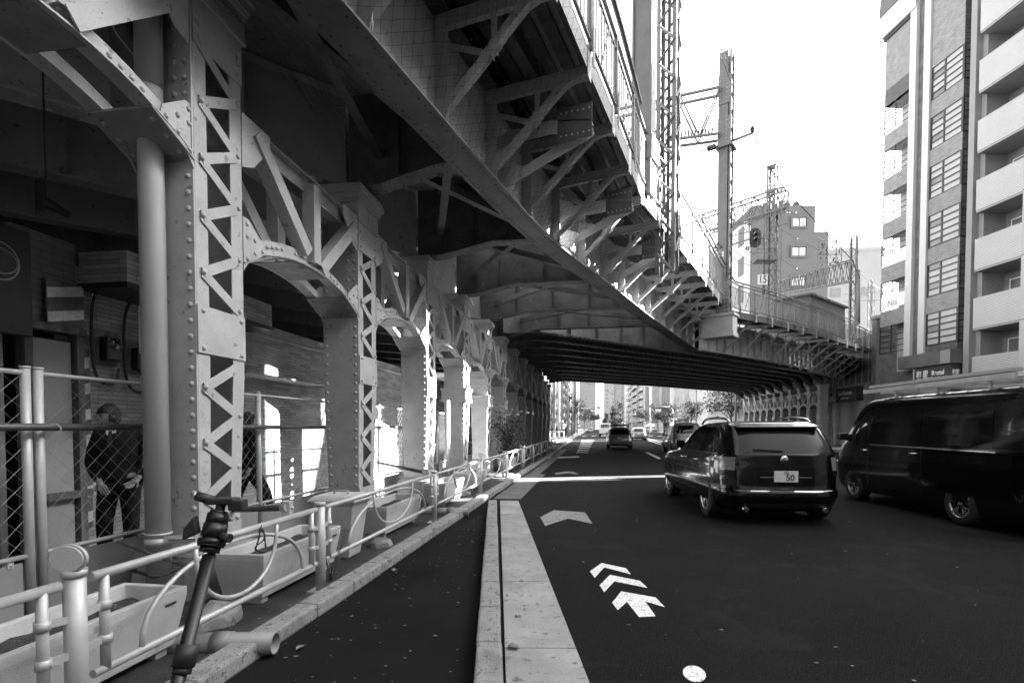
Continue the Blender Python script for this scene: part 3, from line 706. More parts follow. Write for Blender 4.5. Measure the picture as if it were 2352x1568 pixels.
# deck slabs
def deck(name, pts, z, m, label, th=.18):
    b = MB(); b.poly([Vector((p[0], p[1], z)) for p in pts], th); o = b.build(name, m); tag(o, label, 'deck slab'); return o
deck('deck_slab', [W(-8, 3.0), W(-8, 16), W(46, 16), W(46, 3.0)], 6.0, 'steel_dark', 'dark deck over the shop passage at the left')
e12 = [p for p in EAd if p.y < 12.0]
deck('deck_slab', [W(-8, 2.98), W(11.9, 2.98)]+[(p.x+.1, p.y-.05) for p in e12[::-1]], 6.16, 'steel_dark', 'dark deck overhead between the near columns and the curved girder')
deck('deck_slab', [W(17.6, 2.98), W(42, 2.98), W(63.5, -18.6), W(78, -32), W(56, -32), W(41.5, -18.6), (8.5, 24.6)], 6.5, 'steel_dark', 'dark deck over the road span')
b = MB()
for i in range(6):                                       # rail bearers and sleepers of the open part of the deck
    a = W(11.9, 2.6-i*.9, 6.1); c = W(18.5, 2.6-i*.9-1.5, 6.1)
    if i < 3: b.ibeam(a, c, .18, .3)
o = b.build('rail_bearer', 'steel_under'); tag(o, 'steel rail bearers bridging the open gap in the deck', 'rail bearer')
# railing along the walkway
def rail_parts(t, L):
    b = MB()
    for y in (0,): b.bar((0, y, 0), (0, y, 1.18), .05, .05, up=(0, 1, 0)); b.bar((.05, y, -.22), (.05, y, .3), .012, .09, up=(0, 1, 0))
    b.build('post', 'mast', t)
    for z, w, h in ((1.18, .05, .035), (.12, .04, .03), (.98, .03, .02)): b = MB(); b.bar((0, .0, z), (0, L, z), w, h); b.build('rail', 'mast', t)
    b = MB(); n = max(3, round(L/.155))
    for i in range(1, n): b.bar((0, L*i/n, .12), (0, L*i/n, .98), .014, .028, up=(0, 1, 0))
    b.bar((.02, L*.35, .16), (.02, L*.65, .94), .012, .03, up=(0, 1, 0)); b.build('balusters', 'mast', t)
GR = 'railing panels along the walkway'
rp = resample(WK, 1.5); proto = None; n = 0
for a, c in zip(rp, rp[1:]):
    if a.y < 5.0: continue
    d = c-a; L = (c-a).length; n += 1
    if proto is None: proto = t = empty('railing_panel'); rail_parts(t, 1.5); L0 = 1.5
    else: t = copy_tree(proto)
    t.location = a+Vector((0, 0, .05)); t.rotation_euler = (math.asin(d.z/L)*1.0, 0, math.atan2(-d.x, d.y)); t.scale = (1, L/1.5, 1)
    tag(t, 'barred railing panel on the walkway, number %d counted away from the camera' % n, 'railing', GR)
# dark handrail tube above the railing of the curved part
b = MB(); b.tube([p+Vector((.06, -.03, 1.42)) for p in resample([Vector((-.2, 3.9, 6.3)), WK[4], WK[5], Vector((2.4, 10.2, 6.2))], .6)], .04, 8)
o = b.build('handrail', 'mast'); tag(o, 'dark sloping tube handrail above the nearest railing panels', 'handrail')
b = MB(); b.tube([p+Vector((.05, -.05, 1.35)) for p in resample(WK[7:13], 1.0)], .03, 6)
o = b.build('handrail', 'mast'); tag(o, 'thin dark cable tube running along the top of the far railing', 'handrail')
# bird net hung under the brackets
def netsheet(rows, r, m, name, label, step=1):
    """rows: list of point rows (same length) across the sheet; strands follow both diagonals"""
    b = MB(); nr = len(rows); nc = len(rows[0])
    for i in range(nr-1):
        for j in range(nc-1):
            p, q = rows[i][j], rows[i+1][j+1]
            if (i+j) % 2: p, q = rows[i+1][j], rows[i][j+1]
            d, s, u, L = frame_from(p, q); vs = []
            for e in (p, q):
                for a in (0, 2.1, 4.2): vs.append(e+s*math.cos(a)*r+u*math.sin(a)*r)
            b.add(vs, [(0, 1, 4, 3), (1, 2, 5, 4), (2, 0, 3, 5)])
    o = b.build(name, m); tag(o, label, 'net'); return o
lo = resample([p for p in EA if 3.6 < p.y < 19], n=190); hi = resample([Vector((p.x, p.y, p.z)) for p in offset_line([q for q in EA if 3.6 < q.y < 19], 1.56)], n=190)
rows = []
for i in range(191):
    a = lo[i]+Vector((0, 0, -.02)); c = hi[i]; c = Vector((c.x, c.y, 6.02)); d = c-a; row = []
    for j in range(25):
        t_ = j/24; sag = -.05*math.sin(math.pi*t_)*(1+.6*math.sin(i*.21)); row.append(a.lerp(c, t_)+Vector((0, 0, sag))+Vector((rnd.uniform(-.008, .008), rnd.uniform(-.008, .008), 0)))
    rows.append(row)
netsheet(rows, .0017, 'net', 'bird_net', 'fine bird net hung under the walkway brackets')
lo = [W(s, P0-.05, 4.75) for s in [S1+.6+i*.1 for i in range(60)]]
rows = []
for i, s in enumerate([S1-.4+i*.11 for i in range(70)]):
    c = W(s, P0); T = on_EA(c, nrow); row = []
    for j in range(24):
        t_ = j/23; q = c+nrow*(.1+(T-.4)*t_); row.append(Vector((q.x, q.y, 4.86-.10*math.sin(math.pi*t_)*(1+.4*math.sin(i*.5))+.04*math.sin(i*.9+j*.7))))
    rows.append(row)
netsheet(rows, .0013, 'net', 'bird_net', 'loose dark bird net sagging under the near deck')
# right row of columns and frames
proto = None; pb = None
for i in range(11):
    s = 42.3+1.95*i
    if proto is None: proto = t = copy_tree(cols[7])
    else: t = copy_tree(proto)
    t.location = W(s, -16.8); t.rotation_euler = (0, 0, ROT+math.pi); t.scale = (1.0, .8, 1)
    tag(t, ('pale end column of the right row, beside the shuttered shop' if i == 0 else 'column of the right row, number %d back from the pale end column' % i), 'column', 'riveted columns at the right side of the road')
    if i < 10:
        t = copy_tree(bays[7]); t.location = W(s+1.95-CW*.8, -16.8); t.rotation_euler = (0, 0, ROT+math.pi); t.scale = (1, (1.95-CW*.8)/(SP-CW), 1)
        tag(t, 'arched lattice frame in the right row, number %d back from the pale end column' % (i+1), 'lattice frame', 'arched lattice frames at the right side of the road')

t = empty('shutter_row', W(43.5, -19.6), ROT); tag(t, 'row of closed shutters behind the right column row under the bridge', 'shop row')
b = MB(); b.box(.0, 8, 0, 21, 0, 6.2); b.build('wall', 'mid_build', t)
for i in range(9):
    b = MB()
    for k in range(26): b.box(-.03, -.005, .3+i*2.3, 2.1+i*2.3, .1+k*.11, .18+k*.11)
    b.build('shutter', 'shutter', t)
# ------------------------------------------------------------------ guard fence along the kerb
GF = 'tubular guard fence panels along the left kerb'
FP_ = 2.24; ZB = .05
def fence_panel(s0, s1, label, first=False, arcs=True, far=False):
    o0 = W(s0, FP_, 0); t = empty('guard_fence', o0, ROT); tag(t, label, 'guard fence', GF); L = s1-s0; n = 8 if far else 12
    b = MB(); b.tube([(0, 0, ZB), (0, 0, .77)], .040 if not first else .043, n); b.tube([(0, 0, .77), (0, 0, .80)], .045 if not first else .049, n); b.box(-.09, .09, -.07, .07, ZB, ZB+.012); b.build('post', 'galv', t, bevel=0)
    b = MB(); b.tube([(0, .075, .745), (0, L-.07, .745)], .023, n); b.build('top_rail', 'galv', t)
    b = MB(); b.tube([(0, .075, .30), (0, L-.07, .30)], .020, n); b.build('bottom_rail', 'galv', t)
    for y in (.14, L-.14):
        b = MB(); b.tube([(0, y, .30), (0, y, .745)], .022, n); b.build('upright', 'galv', t)
    for y, sg in ((.14, -1), (L-.14, 1)):
        for z in (.44, .60):
            b = MB(); b.tube([(0, y, z-.02), (0, y, z+.02)], .029, n); b.bar((0, y+sg*.02, z), (0, y+sg*.10, z-.01), .02, .03); b.build('hinge', 'galv', t)
    if arcs:
        N = 18; a0, a1 = .16*L, .87*L
        b = MB(); b.tube([(0.0, (a0+a1)/2-(a1-a0)/2*math.cos(math.pi*i/N), .30+.405*math.sin(math.pi*i/N)**.85) for i in range(N+1)], .014, 8); b.build('arch_bar', 'galv', t)
        a0, a1 = .33*L, .70*L
        b = MB(); b.tube([(.012, (a0+a1)/2-(a1-a0)/2*math.cos(math.pi*i/N), .73-.38*math.sin(math.pi*i/N)**.8) for i in range(N+1)], .014, 8); b.build('bowl_bar', 'galv', t)
    return t
ss = [-1.2, 1.96, 4.06, 7.27, 10.45, 13.8, 17.0, 20.2, 23.4, 26.6, 29.8, 33.0]
names = ['guard fence panel cut by the bottom left corner of the picture', 'guard fence panel behind the black tripod, its post carrying the round reflector', 'guard fence panel in front of the lidded bin and the third planter',
         'guard fence panel before the fourth and fifth planters', 'guard fence panel with the small reflector on its post', 'guard fence panel crossed by the first strip of sunlight']
for i, (a, c) in enumerate(zip(ss, ss[1:])):
    fence_panel(a, c, names[i] if i < len(names) else 'distant guard fence panel under the bridge, number %d counted away from the camera' % (i-len(names)+1), first=i == 1, far=i > 4)
def reflector(s, r, z, label):
    t = empty('reflector', W(s, FP_, 0), ROT+R(8)); tag(t, label, 'reflector', 'round reflectors on the guard fence')
    def disc(name, y0, y1, k, m):
        b = MB(); n = 28; pts = [Vector((math.cos(2*math.pi*i/n)*r*1.12*k, y0, z+math.sin(2*math.pi*i/n)*r*.86*k)) for i in range(n)]; b.poly(pts, y1-y0, (0, 1, 0)); b.build(name, m, t, bevel=.003)
    disc('housing', -.030, -.014, 1.0, 'galv'); disc('lens', -.041, -.035, .93, 'reflector_face')
    b = MB(); b.box(-.02, .02, -.012, .002, .79, z-r*.8); b.build('stem', 'galv', t)
reflector(1.96, .072, .855, 'large round reflector on the nearest fence post'); reflector(10.45, .06, .87, 'small round reflector on a farther fence post')
# ------------------------------------------------------------------ planters
def planter(s0, s1, p0, label, plant=False):
    t = empty('planter', W(s0, p0, ZB), ROT); tag(t, label, 'planter', 'concrete planter troughs behind the guard fence'); L = s1-s0; w = .44; h = .40
    def ring(z, e): return [Vector((e, -e, z)), Vector((e, L+e, z)), Vector((-w-e, L+e, z)), Vector((-w-e, -e, z))]
    b = MB(); rs = [ring(.05, -.05), ring(.08, -.045), ring(h-.05, 0), ring(h, 0), ring(h, -.045), ring(h-.10, -.055)]
    vs = [v for r_ in rs for v in r_]; fs = [(i*4+j, i*4+(j+1) % 4, i*4+4+(j+1) % 4, i*4+4+j) for i in range(5) for j in range(4)]+[(3, 2, 1, 0), (20, 21, 22, 23)]
    b.add(vs, fs); b.build('trough', 'planter', t, bevel=.008)
    b = MB(); n = 14; m_ = 6; vs = []
    for i in range(n+1):
        for j in range(m_+1): vs.append((-.06-(w-.12)*j/m_, .06+(L-.12)*i/n, h-.085+rnd.uniform(-.012, .02)))
    b.add(vs, [(i*(m_+1)+j, i*(m_+1)+j+1, (i+1)*(m_+1)+j+1, (i+1)*(m_+1)+j) for i in range(n) for j in range(m_)]); b.build('soil', 'soil', t)
    for y in (.12, L-.12):
        b = MB(); b.box(-w+.08, -.08, y-.04, y+.04, 0, .055); b.build('foot', 'planter', t)
    b = MB(); b.box(.001, .003, L-.17, L-.09, h-.08, h-.065); o = b.build('maker_plate', 'board_dark', t)
    return t
planter(1.45, 2.86, 2.46, 'long concrete planter nearest the camera, cut by the left edge')
planter(3.62, 4.86, 2.46, 'concrete planter at the foot of the nearest column, left of the bin')
planter(6.05, 7.38, 2.46, 'empty concrete planter just right of the lidded bin')
planter(8.75, 10.0, 2.46, 'concrete planter beyond the second drain pipe')
planter(10.9, 12.1, 2.46, 'small looking concrete planter before the flowering shrub')
planter(16.0, 17.2, 2.46, 'concrete planter that holds the flowering shrub')
# lidded bin
t = empty('plastic_bin', W(5.27, 2.66, ZB), ROT); tag(t, 'old pale lidded plastic bin between two planters', 'bin')
b = MB(); b.taper(0, 0, 0, .56, .15, .14, .22, .20); b.taper(0, 0, .56, .59, .235, .215, .235, .215); b.build('body', 'planter', t, bevel=.012)
b = MB(); b.taper(0, 0, .592, .625, .26, .24, .26, .24); b.taper(0, 0, .625, .66, .25, .23, .21, .19); b.build('lid', 'planter', t, bevel=.01)
b = MB(); b.tube([(-.08, .0, .66), (-.08, 0, .69), (.08, 0, .69), (.08, 0, .66)], .01, 6); b.build('handle', 'galv', t)
# drain pipes
def drain(s, y_off, label, L=.52):
    c = G(*s); t = empty('drain_pipe', (c.x, c.y, .085)); tag(t, label, 'drain pipe', 'plastic drain pipes lying across the kerb')
    n = 24; r = .066; b = MB()
    vs = []; xs = [0, L]
    for x, rr in ((-.45, r), (L, r), (L, r*.9), (.02, r*.9)):
        for j in range(n): a = 2*math.pi*j/n; vs.append((x, rr*math.cos(a), rr*math.sin(a)))
    b.add(vs, [(i*n+j, i*n+(j+1) % n, (i+1)*n+(j+1) % n, (i+1)*n+j) for i in range(3) for j in range(n)], True); b.build('pipe', 'pvc_dark', t)
    b = MB(); b.tube([(-.02, 0, 0), (.09, 0, 0)], r*1.09, 24); b.build('socket', 'pvc_dark', t)
    b = MB(); b.tube([(-.46, 0, 0), (-.56, .03, .01), (-.64, .10, .03), (-.68, .2, .05)], r*1.05, 20); b.build('elbow', 'pvc_dark', t)
    return t
drain((500, 1500, .02), 0, 'nearest drain pipe poking over the kerb under the tripod', .36)
drain((1030, 1184, .02), 0, 'second drain pipe, right of the third planter', .32); drain((1155, 1098, .02), 0, 'small drain pipe lit by the strip of sun', .3)
def rock(name, loc, r, m, label, cat, seed):
    rr = random.Random(seed); bm = bmesh.new(); bmesh.ops.create_icosphere(bm, subdivisions=2, radius=1)
    for v in bm.verts: v.co = Vector((v.co.x*r[0], v.co.y*r[1], max(-.2, v.co.z)*r[2]))*rr.uniform(.82, 1.12)
    me = bpy.data.meshes.new(name); bm.to_mesh(me); bm.free(); me.materials.append(M[m]); o = bpy.data.objects.new(name, me); COL.objects.link(o); o.location = loc; tag(o, label, cat); return o
rock('concrete_lump', W(3.3, 2.62, ZB), (.16, .22, .14), 'plinth', 'rough concrete lump beside the nearest drain pipe', 'concrete lump', 3)
rock('concrete_lump', W(5.75, 2.42, ZB), (.13, .16, .10), 'plinth', 'broken concrete lump between the bin and the third planter', 'concrete lump', 4)
rock('concrete_lump', W(10.45, 2.6, ZB), (.16, .2, .08), 'plinth', 'low concrete lump beyond the fourth planter', 'concrete lump', 5)
# weed
def weed(loc, label, h=.55, seed=1, n=26):
    rr = random.Random(seed); t = empty('weed', loc); tag(t, label, 'weed')
    b = MB(); tips = []
    for k in range(5):
        a = rr.uniform(0, 6.28); l = h*rr.uniform(.5, 1); pts = [Vector((0, 0, 0))]
        for i in range(5): pts.append(pts[-1]+Vector((math.cos(a)*.03+rr.uniform(-.02, .02), math.sin(a)*.03+rr.uniform(-.02, .02), l/5)))
        b.tube(pts, .005, 5, r2=.002); tips += pts[1:]
    b.build('stems', 'bark', t); b = MB()
    for i in range(n):
        p = rr.choice(tips); L = rr.uniform(.02, .06); a = Vector((rr.uniform(-1, 1), rr.uniform(-1, 1), rr.uniform(-.6, .6))).normalized(); c = a.cross(Vector((rr.uniform(-1, 1), 0, 1))).normalized()
        b.add([p, p+a*L*.5+c*L*.35, p+a*L, p+a*L*.5-c*L*.35], [(0, 1, 2, 3)])
    b.build('leaves', 'leaf_lt', t)
weed(W(4.35, 2.30, ZB), 'spindly weed at the foot of the second fence post', .5, 2)
# scaffold tubes clamped to the fence rail
def prop(a, c, label):
    t = empty('scaffold_tube'); tag(t, label, 'scaffold tube'); b = MB(); b.tube([a, c], .0245, 12); b.build('tube', 'galv_dark', t)
    b = MB(); d = (c-a).normalized(); q = c-d*.03; b.tube([q-d*.04, q+d*.04], .036, 10); b.box(q.x-.02, q.x+.045, q.y-.035, q.y+.035, q.z-.085, q.z+.05); b.dome(q+Vector((.045, 0, .0)), (1, 0, 0), .018, 8); b.build('coupler', 'galv', t, bevel=.004)
prop(W(4.7, 3.95, .58), W(3.62, 2.26, .82), 'dark scaffold tube clamped to the guard rail before the bin'); prop(W(8.9, 3.8, .80), W(6.95, 2.26, .80), 'dark scaffold tube clamped to the guard rail at the third column')
b = MB(); b.tube([W(-1, 3.78, 1.42), W(3.3, 3.78, 1.425), W(7.9, 3.78, 1.43), W(11.5, 3.78, 1.43)], .026, 12); o = b.build('scaffold_tube', 'galv_dark'); tag(o, 'long dark scaffold tube lashed level across the mesh fence', 'scaffold tube')
# chain-link fence
FPW = 3.87; GM = 'chain-link fence panels behind the columns'
def meshpanel(s0, s1, label, zt=1.80):
    t = empty('chain_link_fence', W(s0, FPW, 0), ROT); tag(t, label, 'mesh fence', GM); L = s1-s0
    b = MB(); b.tube([(0, 0, ZB), (0, 0, zt+.03)], .030, 12); b.tube([(0, 0, zt+.03), (0, 0, zt+.045)], .034, 12); b.build('post', 'galv', t)
    b = MB(); b.tube([(0, .02, zt), (0, L, zt)], .018, 10); b.build('top_rail', 'galv', t)
    b = MB(); b.tube([(0, .02, .53), (0, L, .53)], .018, 10); b.build('bottom_rail', 'galv', t)
    b = MB(); b.box(-.012, -.004, .03, L-.02, ZB+.02, .49); b.build('kick_plate', 'metal_panel', t)
    b = MB(); w, h = .135, .125; z0, z1 = .55, zt-.02; H = z1-z0; k = w/h
    def seg(p, q):
        n = 4
        pts = [p.lerp(q, i/n) for i in range(n+1)]
        b.tube(pts, .0015, 3, False)
    c = -H*k
    while c < L:
        y0, y1 = max(0, c), min(L, c+H*k)
        if y1 > y0: seg(Vector((0, y0, z0+(y0-c)/k)), Vector((0, y1, z0+(y1-c)/k))); seg(Vector((.003, y0, z1-(y0-c)/k)), Vector((.003, y1, z1-(y1-c)/k)))
        c += w
    b.build('wire_mesh', 'galv', t)
    for y in (.10, L*.33, L*.66, L-.1):
        b = MB(); b.box(-.004, .004, y-.02, y+.02, .47, .53); b.dome((.005, y, .49), (1, 0, 0), .009, 6); b.build('clip', 'galv', t)
meshpanel(-.6, 3.05, 'chain-link fence panel at the left edge of the picture'); meshpanel(3.16, 5.63, 'chain-link fence panel in front of the man in the dark suit')
meshpanel(5.63, 9.16, 'chain-link fence panel between the first and second columns, before the sunlit wall'); meshpanel(9.16, 12.9, 'chain-link fence panel behind the third column'); meshpanel(12.9, 17, 'farther chain-link fence panel behind the collared columns')
b = MB(); b.tube([W(3.075, FPW, ZB), W(3.075, FPW, 1.83)], .030, 12); b.tube([W(3.075, FPW, 1.83), W(3.075, FPW, 1.845)], .034, 12); o = b.build('fence_post', 'galv'); tag(o, 'left one of the two tied fence posts, carrying the binding wire', 'post')
# wires and rope tied round fence
def twist(name, pts, r, m, label, cat):
    b = MB(); c = smooth_curve(pts, 3); 
    for ph in (0, math.pi): b.tube([p+Vector((math.cos(i*.9+ph), math.sin(i*.9+ph), math.cos(i*.9+ph)))*r*.7 for i, p in enumerate(c)], r, 5)
    o = b.build(name, m); tag(o, label, cat)
twist('rope', [W(3.2, 3.3, .62), W(2.9, 2.6, .58), W(2.7, 2.28, .60), W(2.95, 2.26, .72), W(2.6, 2.4, .56), W(2.35, 2.3, .68), W(2.2, 2.24, .74)], .006, 'rope', 'dark twisted rope hanging under the guard rail behind the tripod', 'rope')
twist('wire', [W(3.25, 2.24, .76), W(3.28, 2.20, .66), W(3.22, 2.28, .60), W(3.30, 2.22, .55), W(3.34, 2.26, .64), W(3.26, 2.23, .78), W(3.2, 2.2, .70), W(3.24, 2.26, .60)], .004, 'cable', 'tangle of black wire looped over the guard rail', 'wire')
twist('wire', [W(3.13, 3.83, 1.40), W(3.16, 3.74, 1.46), W(3.2, 3.72, 1.41), W(3.17, 3.75, 1.36), W(3.15, 3.8, 1.30)], .003, 'galv', 'pale binding wire knotted round the double fence posts', 'wire')
# ------------------------------------------------------------------ shop passage behind the fence
PW = 5.6
b = MB(); b.hexa([W(5.0, PW+.3, 0), W(5.0, PW, 0), W(40, PW, 0), W(40, PW+.3, 0), W(5.0, PW+.3, 3.2), W(5.0, PW, 3.2), W(40, PW, 3.2), W(40, PW+.3, 3.2)])
o = b.build('shop_wall', 'stone_wall'); tag(o, 'passage wall faced with thin stone strips, patched with sunlight', 'wall')
b = MB(); b.hexa([W(-6, PW+.9, 0), W(-6, PW+.5, 0), W(5.6, PW+.5, 0), W(5.6, PW+.9, 0), W(-6, PW+.9, 3.5), W(-6, PW+.5, 3.5), W(5.6, PW+.5, 3.5), W(5.6, PW+.9, 3.5)])
o = b.build('shop_wall', 'board_dark'); tag(o, 'dark shop front wall at the left edge, behind the pale boards', 'wall')
b = MB(); b.hexa([W(-10, 15.3, 0), W(-10, 15, 0), W(46, 15, 0), W(46, 15.3, 0), W(-10, 15.3, 6), W(-10, 15, 6), W(46, 15, 6), W(46, 15.3, 6)]); o = b.build('rear_wall', 'wall_mid'); tag(o, 'far brick wall in the dark beyond the shop passage', 'wall')
def local(name, s, p, z, label, cat): t = empty(name, W(s, p, z), ROT); tag(t, label, cat); return t
t = local('shop_wall', 4.98, PW, 2.42, 'upper wall of pale horizontal boards beside the hanging sign', 'wall'); b = MB(); b.box(-.1, .0, -.62, .02, 0, 1.0); b.build('cladding', 'tile', t)
t = local('door', 4.45, PW-.06, .05, 'pale blank door in a rough wooden frame', 'door')
b = MB(); b.box(-.05, 0, 0, .42, 0, 2.28); b.build('panel', 'board', t)
for y in (-.09, .44): b = MB(); b.box(-.06, .06, y, y+.08, 0, 2.36); b.build('frame', 'wood', t, bevel=.004)
b = MB(); b.box(-.06, .07, -.12, .55, 2.362, 2.44); b.build('lintel', 'wood', t, bevel=.004)
for y, z in ((.46, 1.1), (.0, 1.1)):
    pass
b = MB(); b.box(.065, .09, -.1, .56, .62, .70); b.build('cross_bar', 'wood', t)
for i, (s, w, m_) in enumerate(((3.95, .10, 'wood'), (4.1, .06, 'metal_panel'), (3.75, .12, 'metal_panel'))):
    t = local('board', s, PW-.1, .05, ['rough upright plank left of the pale door', 'narrow grey upright strip left of the pale door', 'wide grey upright strip near the left edge'][i], 'board'); b = MB(); b.box(-.03, .03, 0, w, 0, 2.4); b.build('plank', m_, t, bevel=.004)
t = local('hanging_sign', 3.6, PW-.5, 2.25, 'big black hanging sign board at the left edge', 'sign'); b = MB(); b.box(-.08, .02, -.9, .52, 0, .95); b.build('board', 'board_dark', t, bevel=.01)
b = MB(); b.lathe([(.17, .0), (.155, .0)], 24, 'x', (.024, .25, .62)); b.tube([(.024, .25+.15*math.cos(a), .62+.11*math.sin(a)) for a in [i*.35 for i in range(19)]], .006, 4); b.build('emblem', 'sign_mid', t)
t = local('sign_soffit', 5.02, PW-.32, 3.0, 'boxed band of stone strips jutting from the passage wall over the meters', 'canopy'); b = MB(); b.box(-.3, .30, 0, 2.6, 0, .34); b.build('band', 'stone_wall', t); b = MB(); b.box(-.3, .32, -.02, 2.62, -.06, 0); b.build('trim', 'frame_dark', t)
for i, (s, h, z) in enumerate(((5.31, .34, 2.34), (5.72, .34, 2.28))):
    t = local('electric_meter', s, PW-.01, z, ['left-hand black electric meter on the stone wall', 'right-hand electric meter, half hidden by the downpipe'][i], 'meter')
    b = MB(); b.box(0, .03, -.15, .15, -.2, .2); b.build('back_board', 'wood', t, bevel=.004); b = MB(); b.taper(.09, 0, -.15, .12, .055, .10, .05, .09); b.build('case', 'black_plastic', t, bevel=.02)
    b = MB(); b.lathe([(0, .02), (.06, .02), (.075, 0)], 20, 'x', (.13, 0, .04)); b.build('dial', 'glass_dark', t)
    b = MB(); b.tube(smooth_curve([(.05, -.05, .95), (.06, .02, 1.15), (.06, .10, 1.08), (.05, .08, .85), (.05, -.12, .65), (.05, -.2, .4), (.05, -.2, -.2), (.06, -.12, -.42), (.07, .08, -.42), (.07, .12, -.22)], 3), .016, 8); b.build('cable', 'cable', t)
def stripes(s, p, z, w, h, label, n):
    t = local('hazard_board', s, p, z, label, 'hazard board'); b = MB(); b.box(-.015, 0, 0, w, 0, h); b.build('board', 'hazard_dk', t)
    for i in range(n):
        z0 = h*(i+.15)/n; b = MB(); b.poly([(.003, 0.005, z0), (.003, w-.005, z0+w*.25), (.003, w-.005, min(h-.003, z0+w*.25+h/n*.42)), (.003, .005, z0+h/n*.42)], .003, (1, 0, 0)); b.build('stripe', 'hazard_lt', t)
stripes(4.62, PW-.07, 2.47, .40, .50, 'square board wrapped in striped hazard tape, above the striped strip', 2); stripes(4.97, PW-.04, .3, .13, 2.0, 'tall narrow hazard striped strip beside the pale door', 7)
t = local('conduit', 6.5, PW-.02, 3.0, 'pale conduit running along the top of the stone wall', 'conduit'); b = MB(); b.tube([(0, 0, 0), (0, 14, 0)], .022, 8); b.build('tube', 'galv', t)
t = local('canopy', 7.3, PW-.2, 2.25, 'thin pale canopy edge on the stone wall in the first gap', 'canopy'); b = MB(); b.box(-.2, .2, 0, 2.4, 0, .03); b.build('edge', 'galv', t)
t = local('spotlight', 4.2, 5.0, 3.5, 'small clamp lamp hanging in the dark above the passage', 'lamp'); b = MB(); b.tube([(0, 0, 0), (.12, .12, -.08)], .05, 12, r2=.03); b.build('housing', 'board_dark', t); b = MB(); b.tube([(0, 0, 0), (0, 0, 1.4)], .008, 6); b.build('cable', 'cable', t)
b = MB(); b.tube([W(10.4, 2.9, ZB), W(10.4, 2.9, 1.98)], .035, 10); o = b.build('pole', 'galv'); tag(o, 'plain pale pole standing before the first collared column', 'pole')
b = MB(); b.tube([W(17.9, 2.35, ZB), W(17.9, 2.35, .82)], .09, 12); o = b.build('bollard', 'white_paint'); tag(o, 'white bollard in the strip of sunlight beside the shrub', 'bollard')
# tripod, folded, leaning on the rail in the foreground
t = empty('tripod', (0, 0, 0)); tag(t, 'folded black camera tripod with a ball head in the left foreground', 'tripod')
a = D(405, 1568, .92); top = D(482, 1262, 1.0); foot = a+(a-top).normalized()*.95; foot.z = max(foot.z, .06); ax = (top-a).normalized()
foot = a+(a-top)*((a.z-.06)/(top.z-a.z))
for k in range(3):
    an = k*2.094+.4; s_ = ax.cross(Vector((0, 1, 0))).normalized(); u_ = ax.cross(s_); off = s_*(k-1)*.004+u_*.0+Vector((0, .016*k, 0))
    b = MB(); b.tube([foot+off, top+off*.4-ax*.01], .0120-.002*k, 14); b.build('leg', 'black_plastic', t)
b = MB(); q = D(428, 1500, .94); b.tube([q-ax*.022, q+ax*.016], .019, 18); b.tube([q-ax*.034, q-ax*.022], .016, 18); b.build('leg_lock', 'black_matte', t)
b = MB(); n_ = 20
for h0, h1, r in ((-.005, .006, .018), (.006, .010, .024), (.010, .020, .025), (.020, .024, .019), (.024, .050, .022), (.050, .070, .020), (.070, .075, .016)): b.tube([top+ax*h0, top+ax*h1], r, n_)
b.build('ball_head', 'black_plastic', t)
b = MB(); hp = top+ax*.094; b.tube([top+ax*.073, hp], .009, 12); b.box(hp.x-.024, hp.x+.030, hp.y-.016, hp.y+.016, hp.z-.004, hp.z+.008); b.box(hp.x+.018, hp.x+.046, hp.y-.014, hp.y+.014, hp.z-.016, hp.z+.004); b.build('plate_clamp', 'black_matte', t, bevel=.003)
b = MB(); b.tube([hp+Vector((-.016, -.0, .002)), hp+Vector((-.044, -.012, .014))], .0095, 14); b.build('knob', 'black_matte', t)
b = MB(); b.tube([hp+Vector((-.0442, -.0121, .0141)), hp+Vector((-.0465, -.0127, .0150))], .007, 14); b.build('knob_cap', 'reflector_face', t)
b = MB(); k0 = top+ax*.035; b.poly([k0+Vector((-.022, -.02, .0)), k0+Vector((-.048, -.026, -.012)), k0+Vector((-.046, -.026, .010)), k0+Vector((-.028, -.02, .034))], .016, (0, 1, 0)); b.build('lever', 'black_matte', t, bevel=.003)
b = MB(); b.tube([k0+Vector((.020, -.01, -.008)), k0+Vector((.038, -.015, -.010))], .009, 12); b.build('friction_knob', 'black_matte', t)
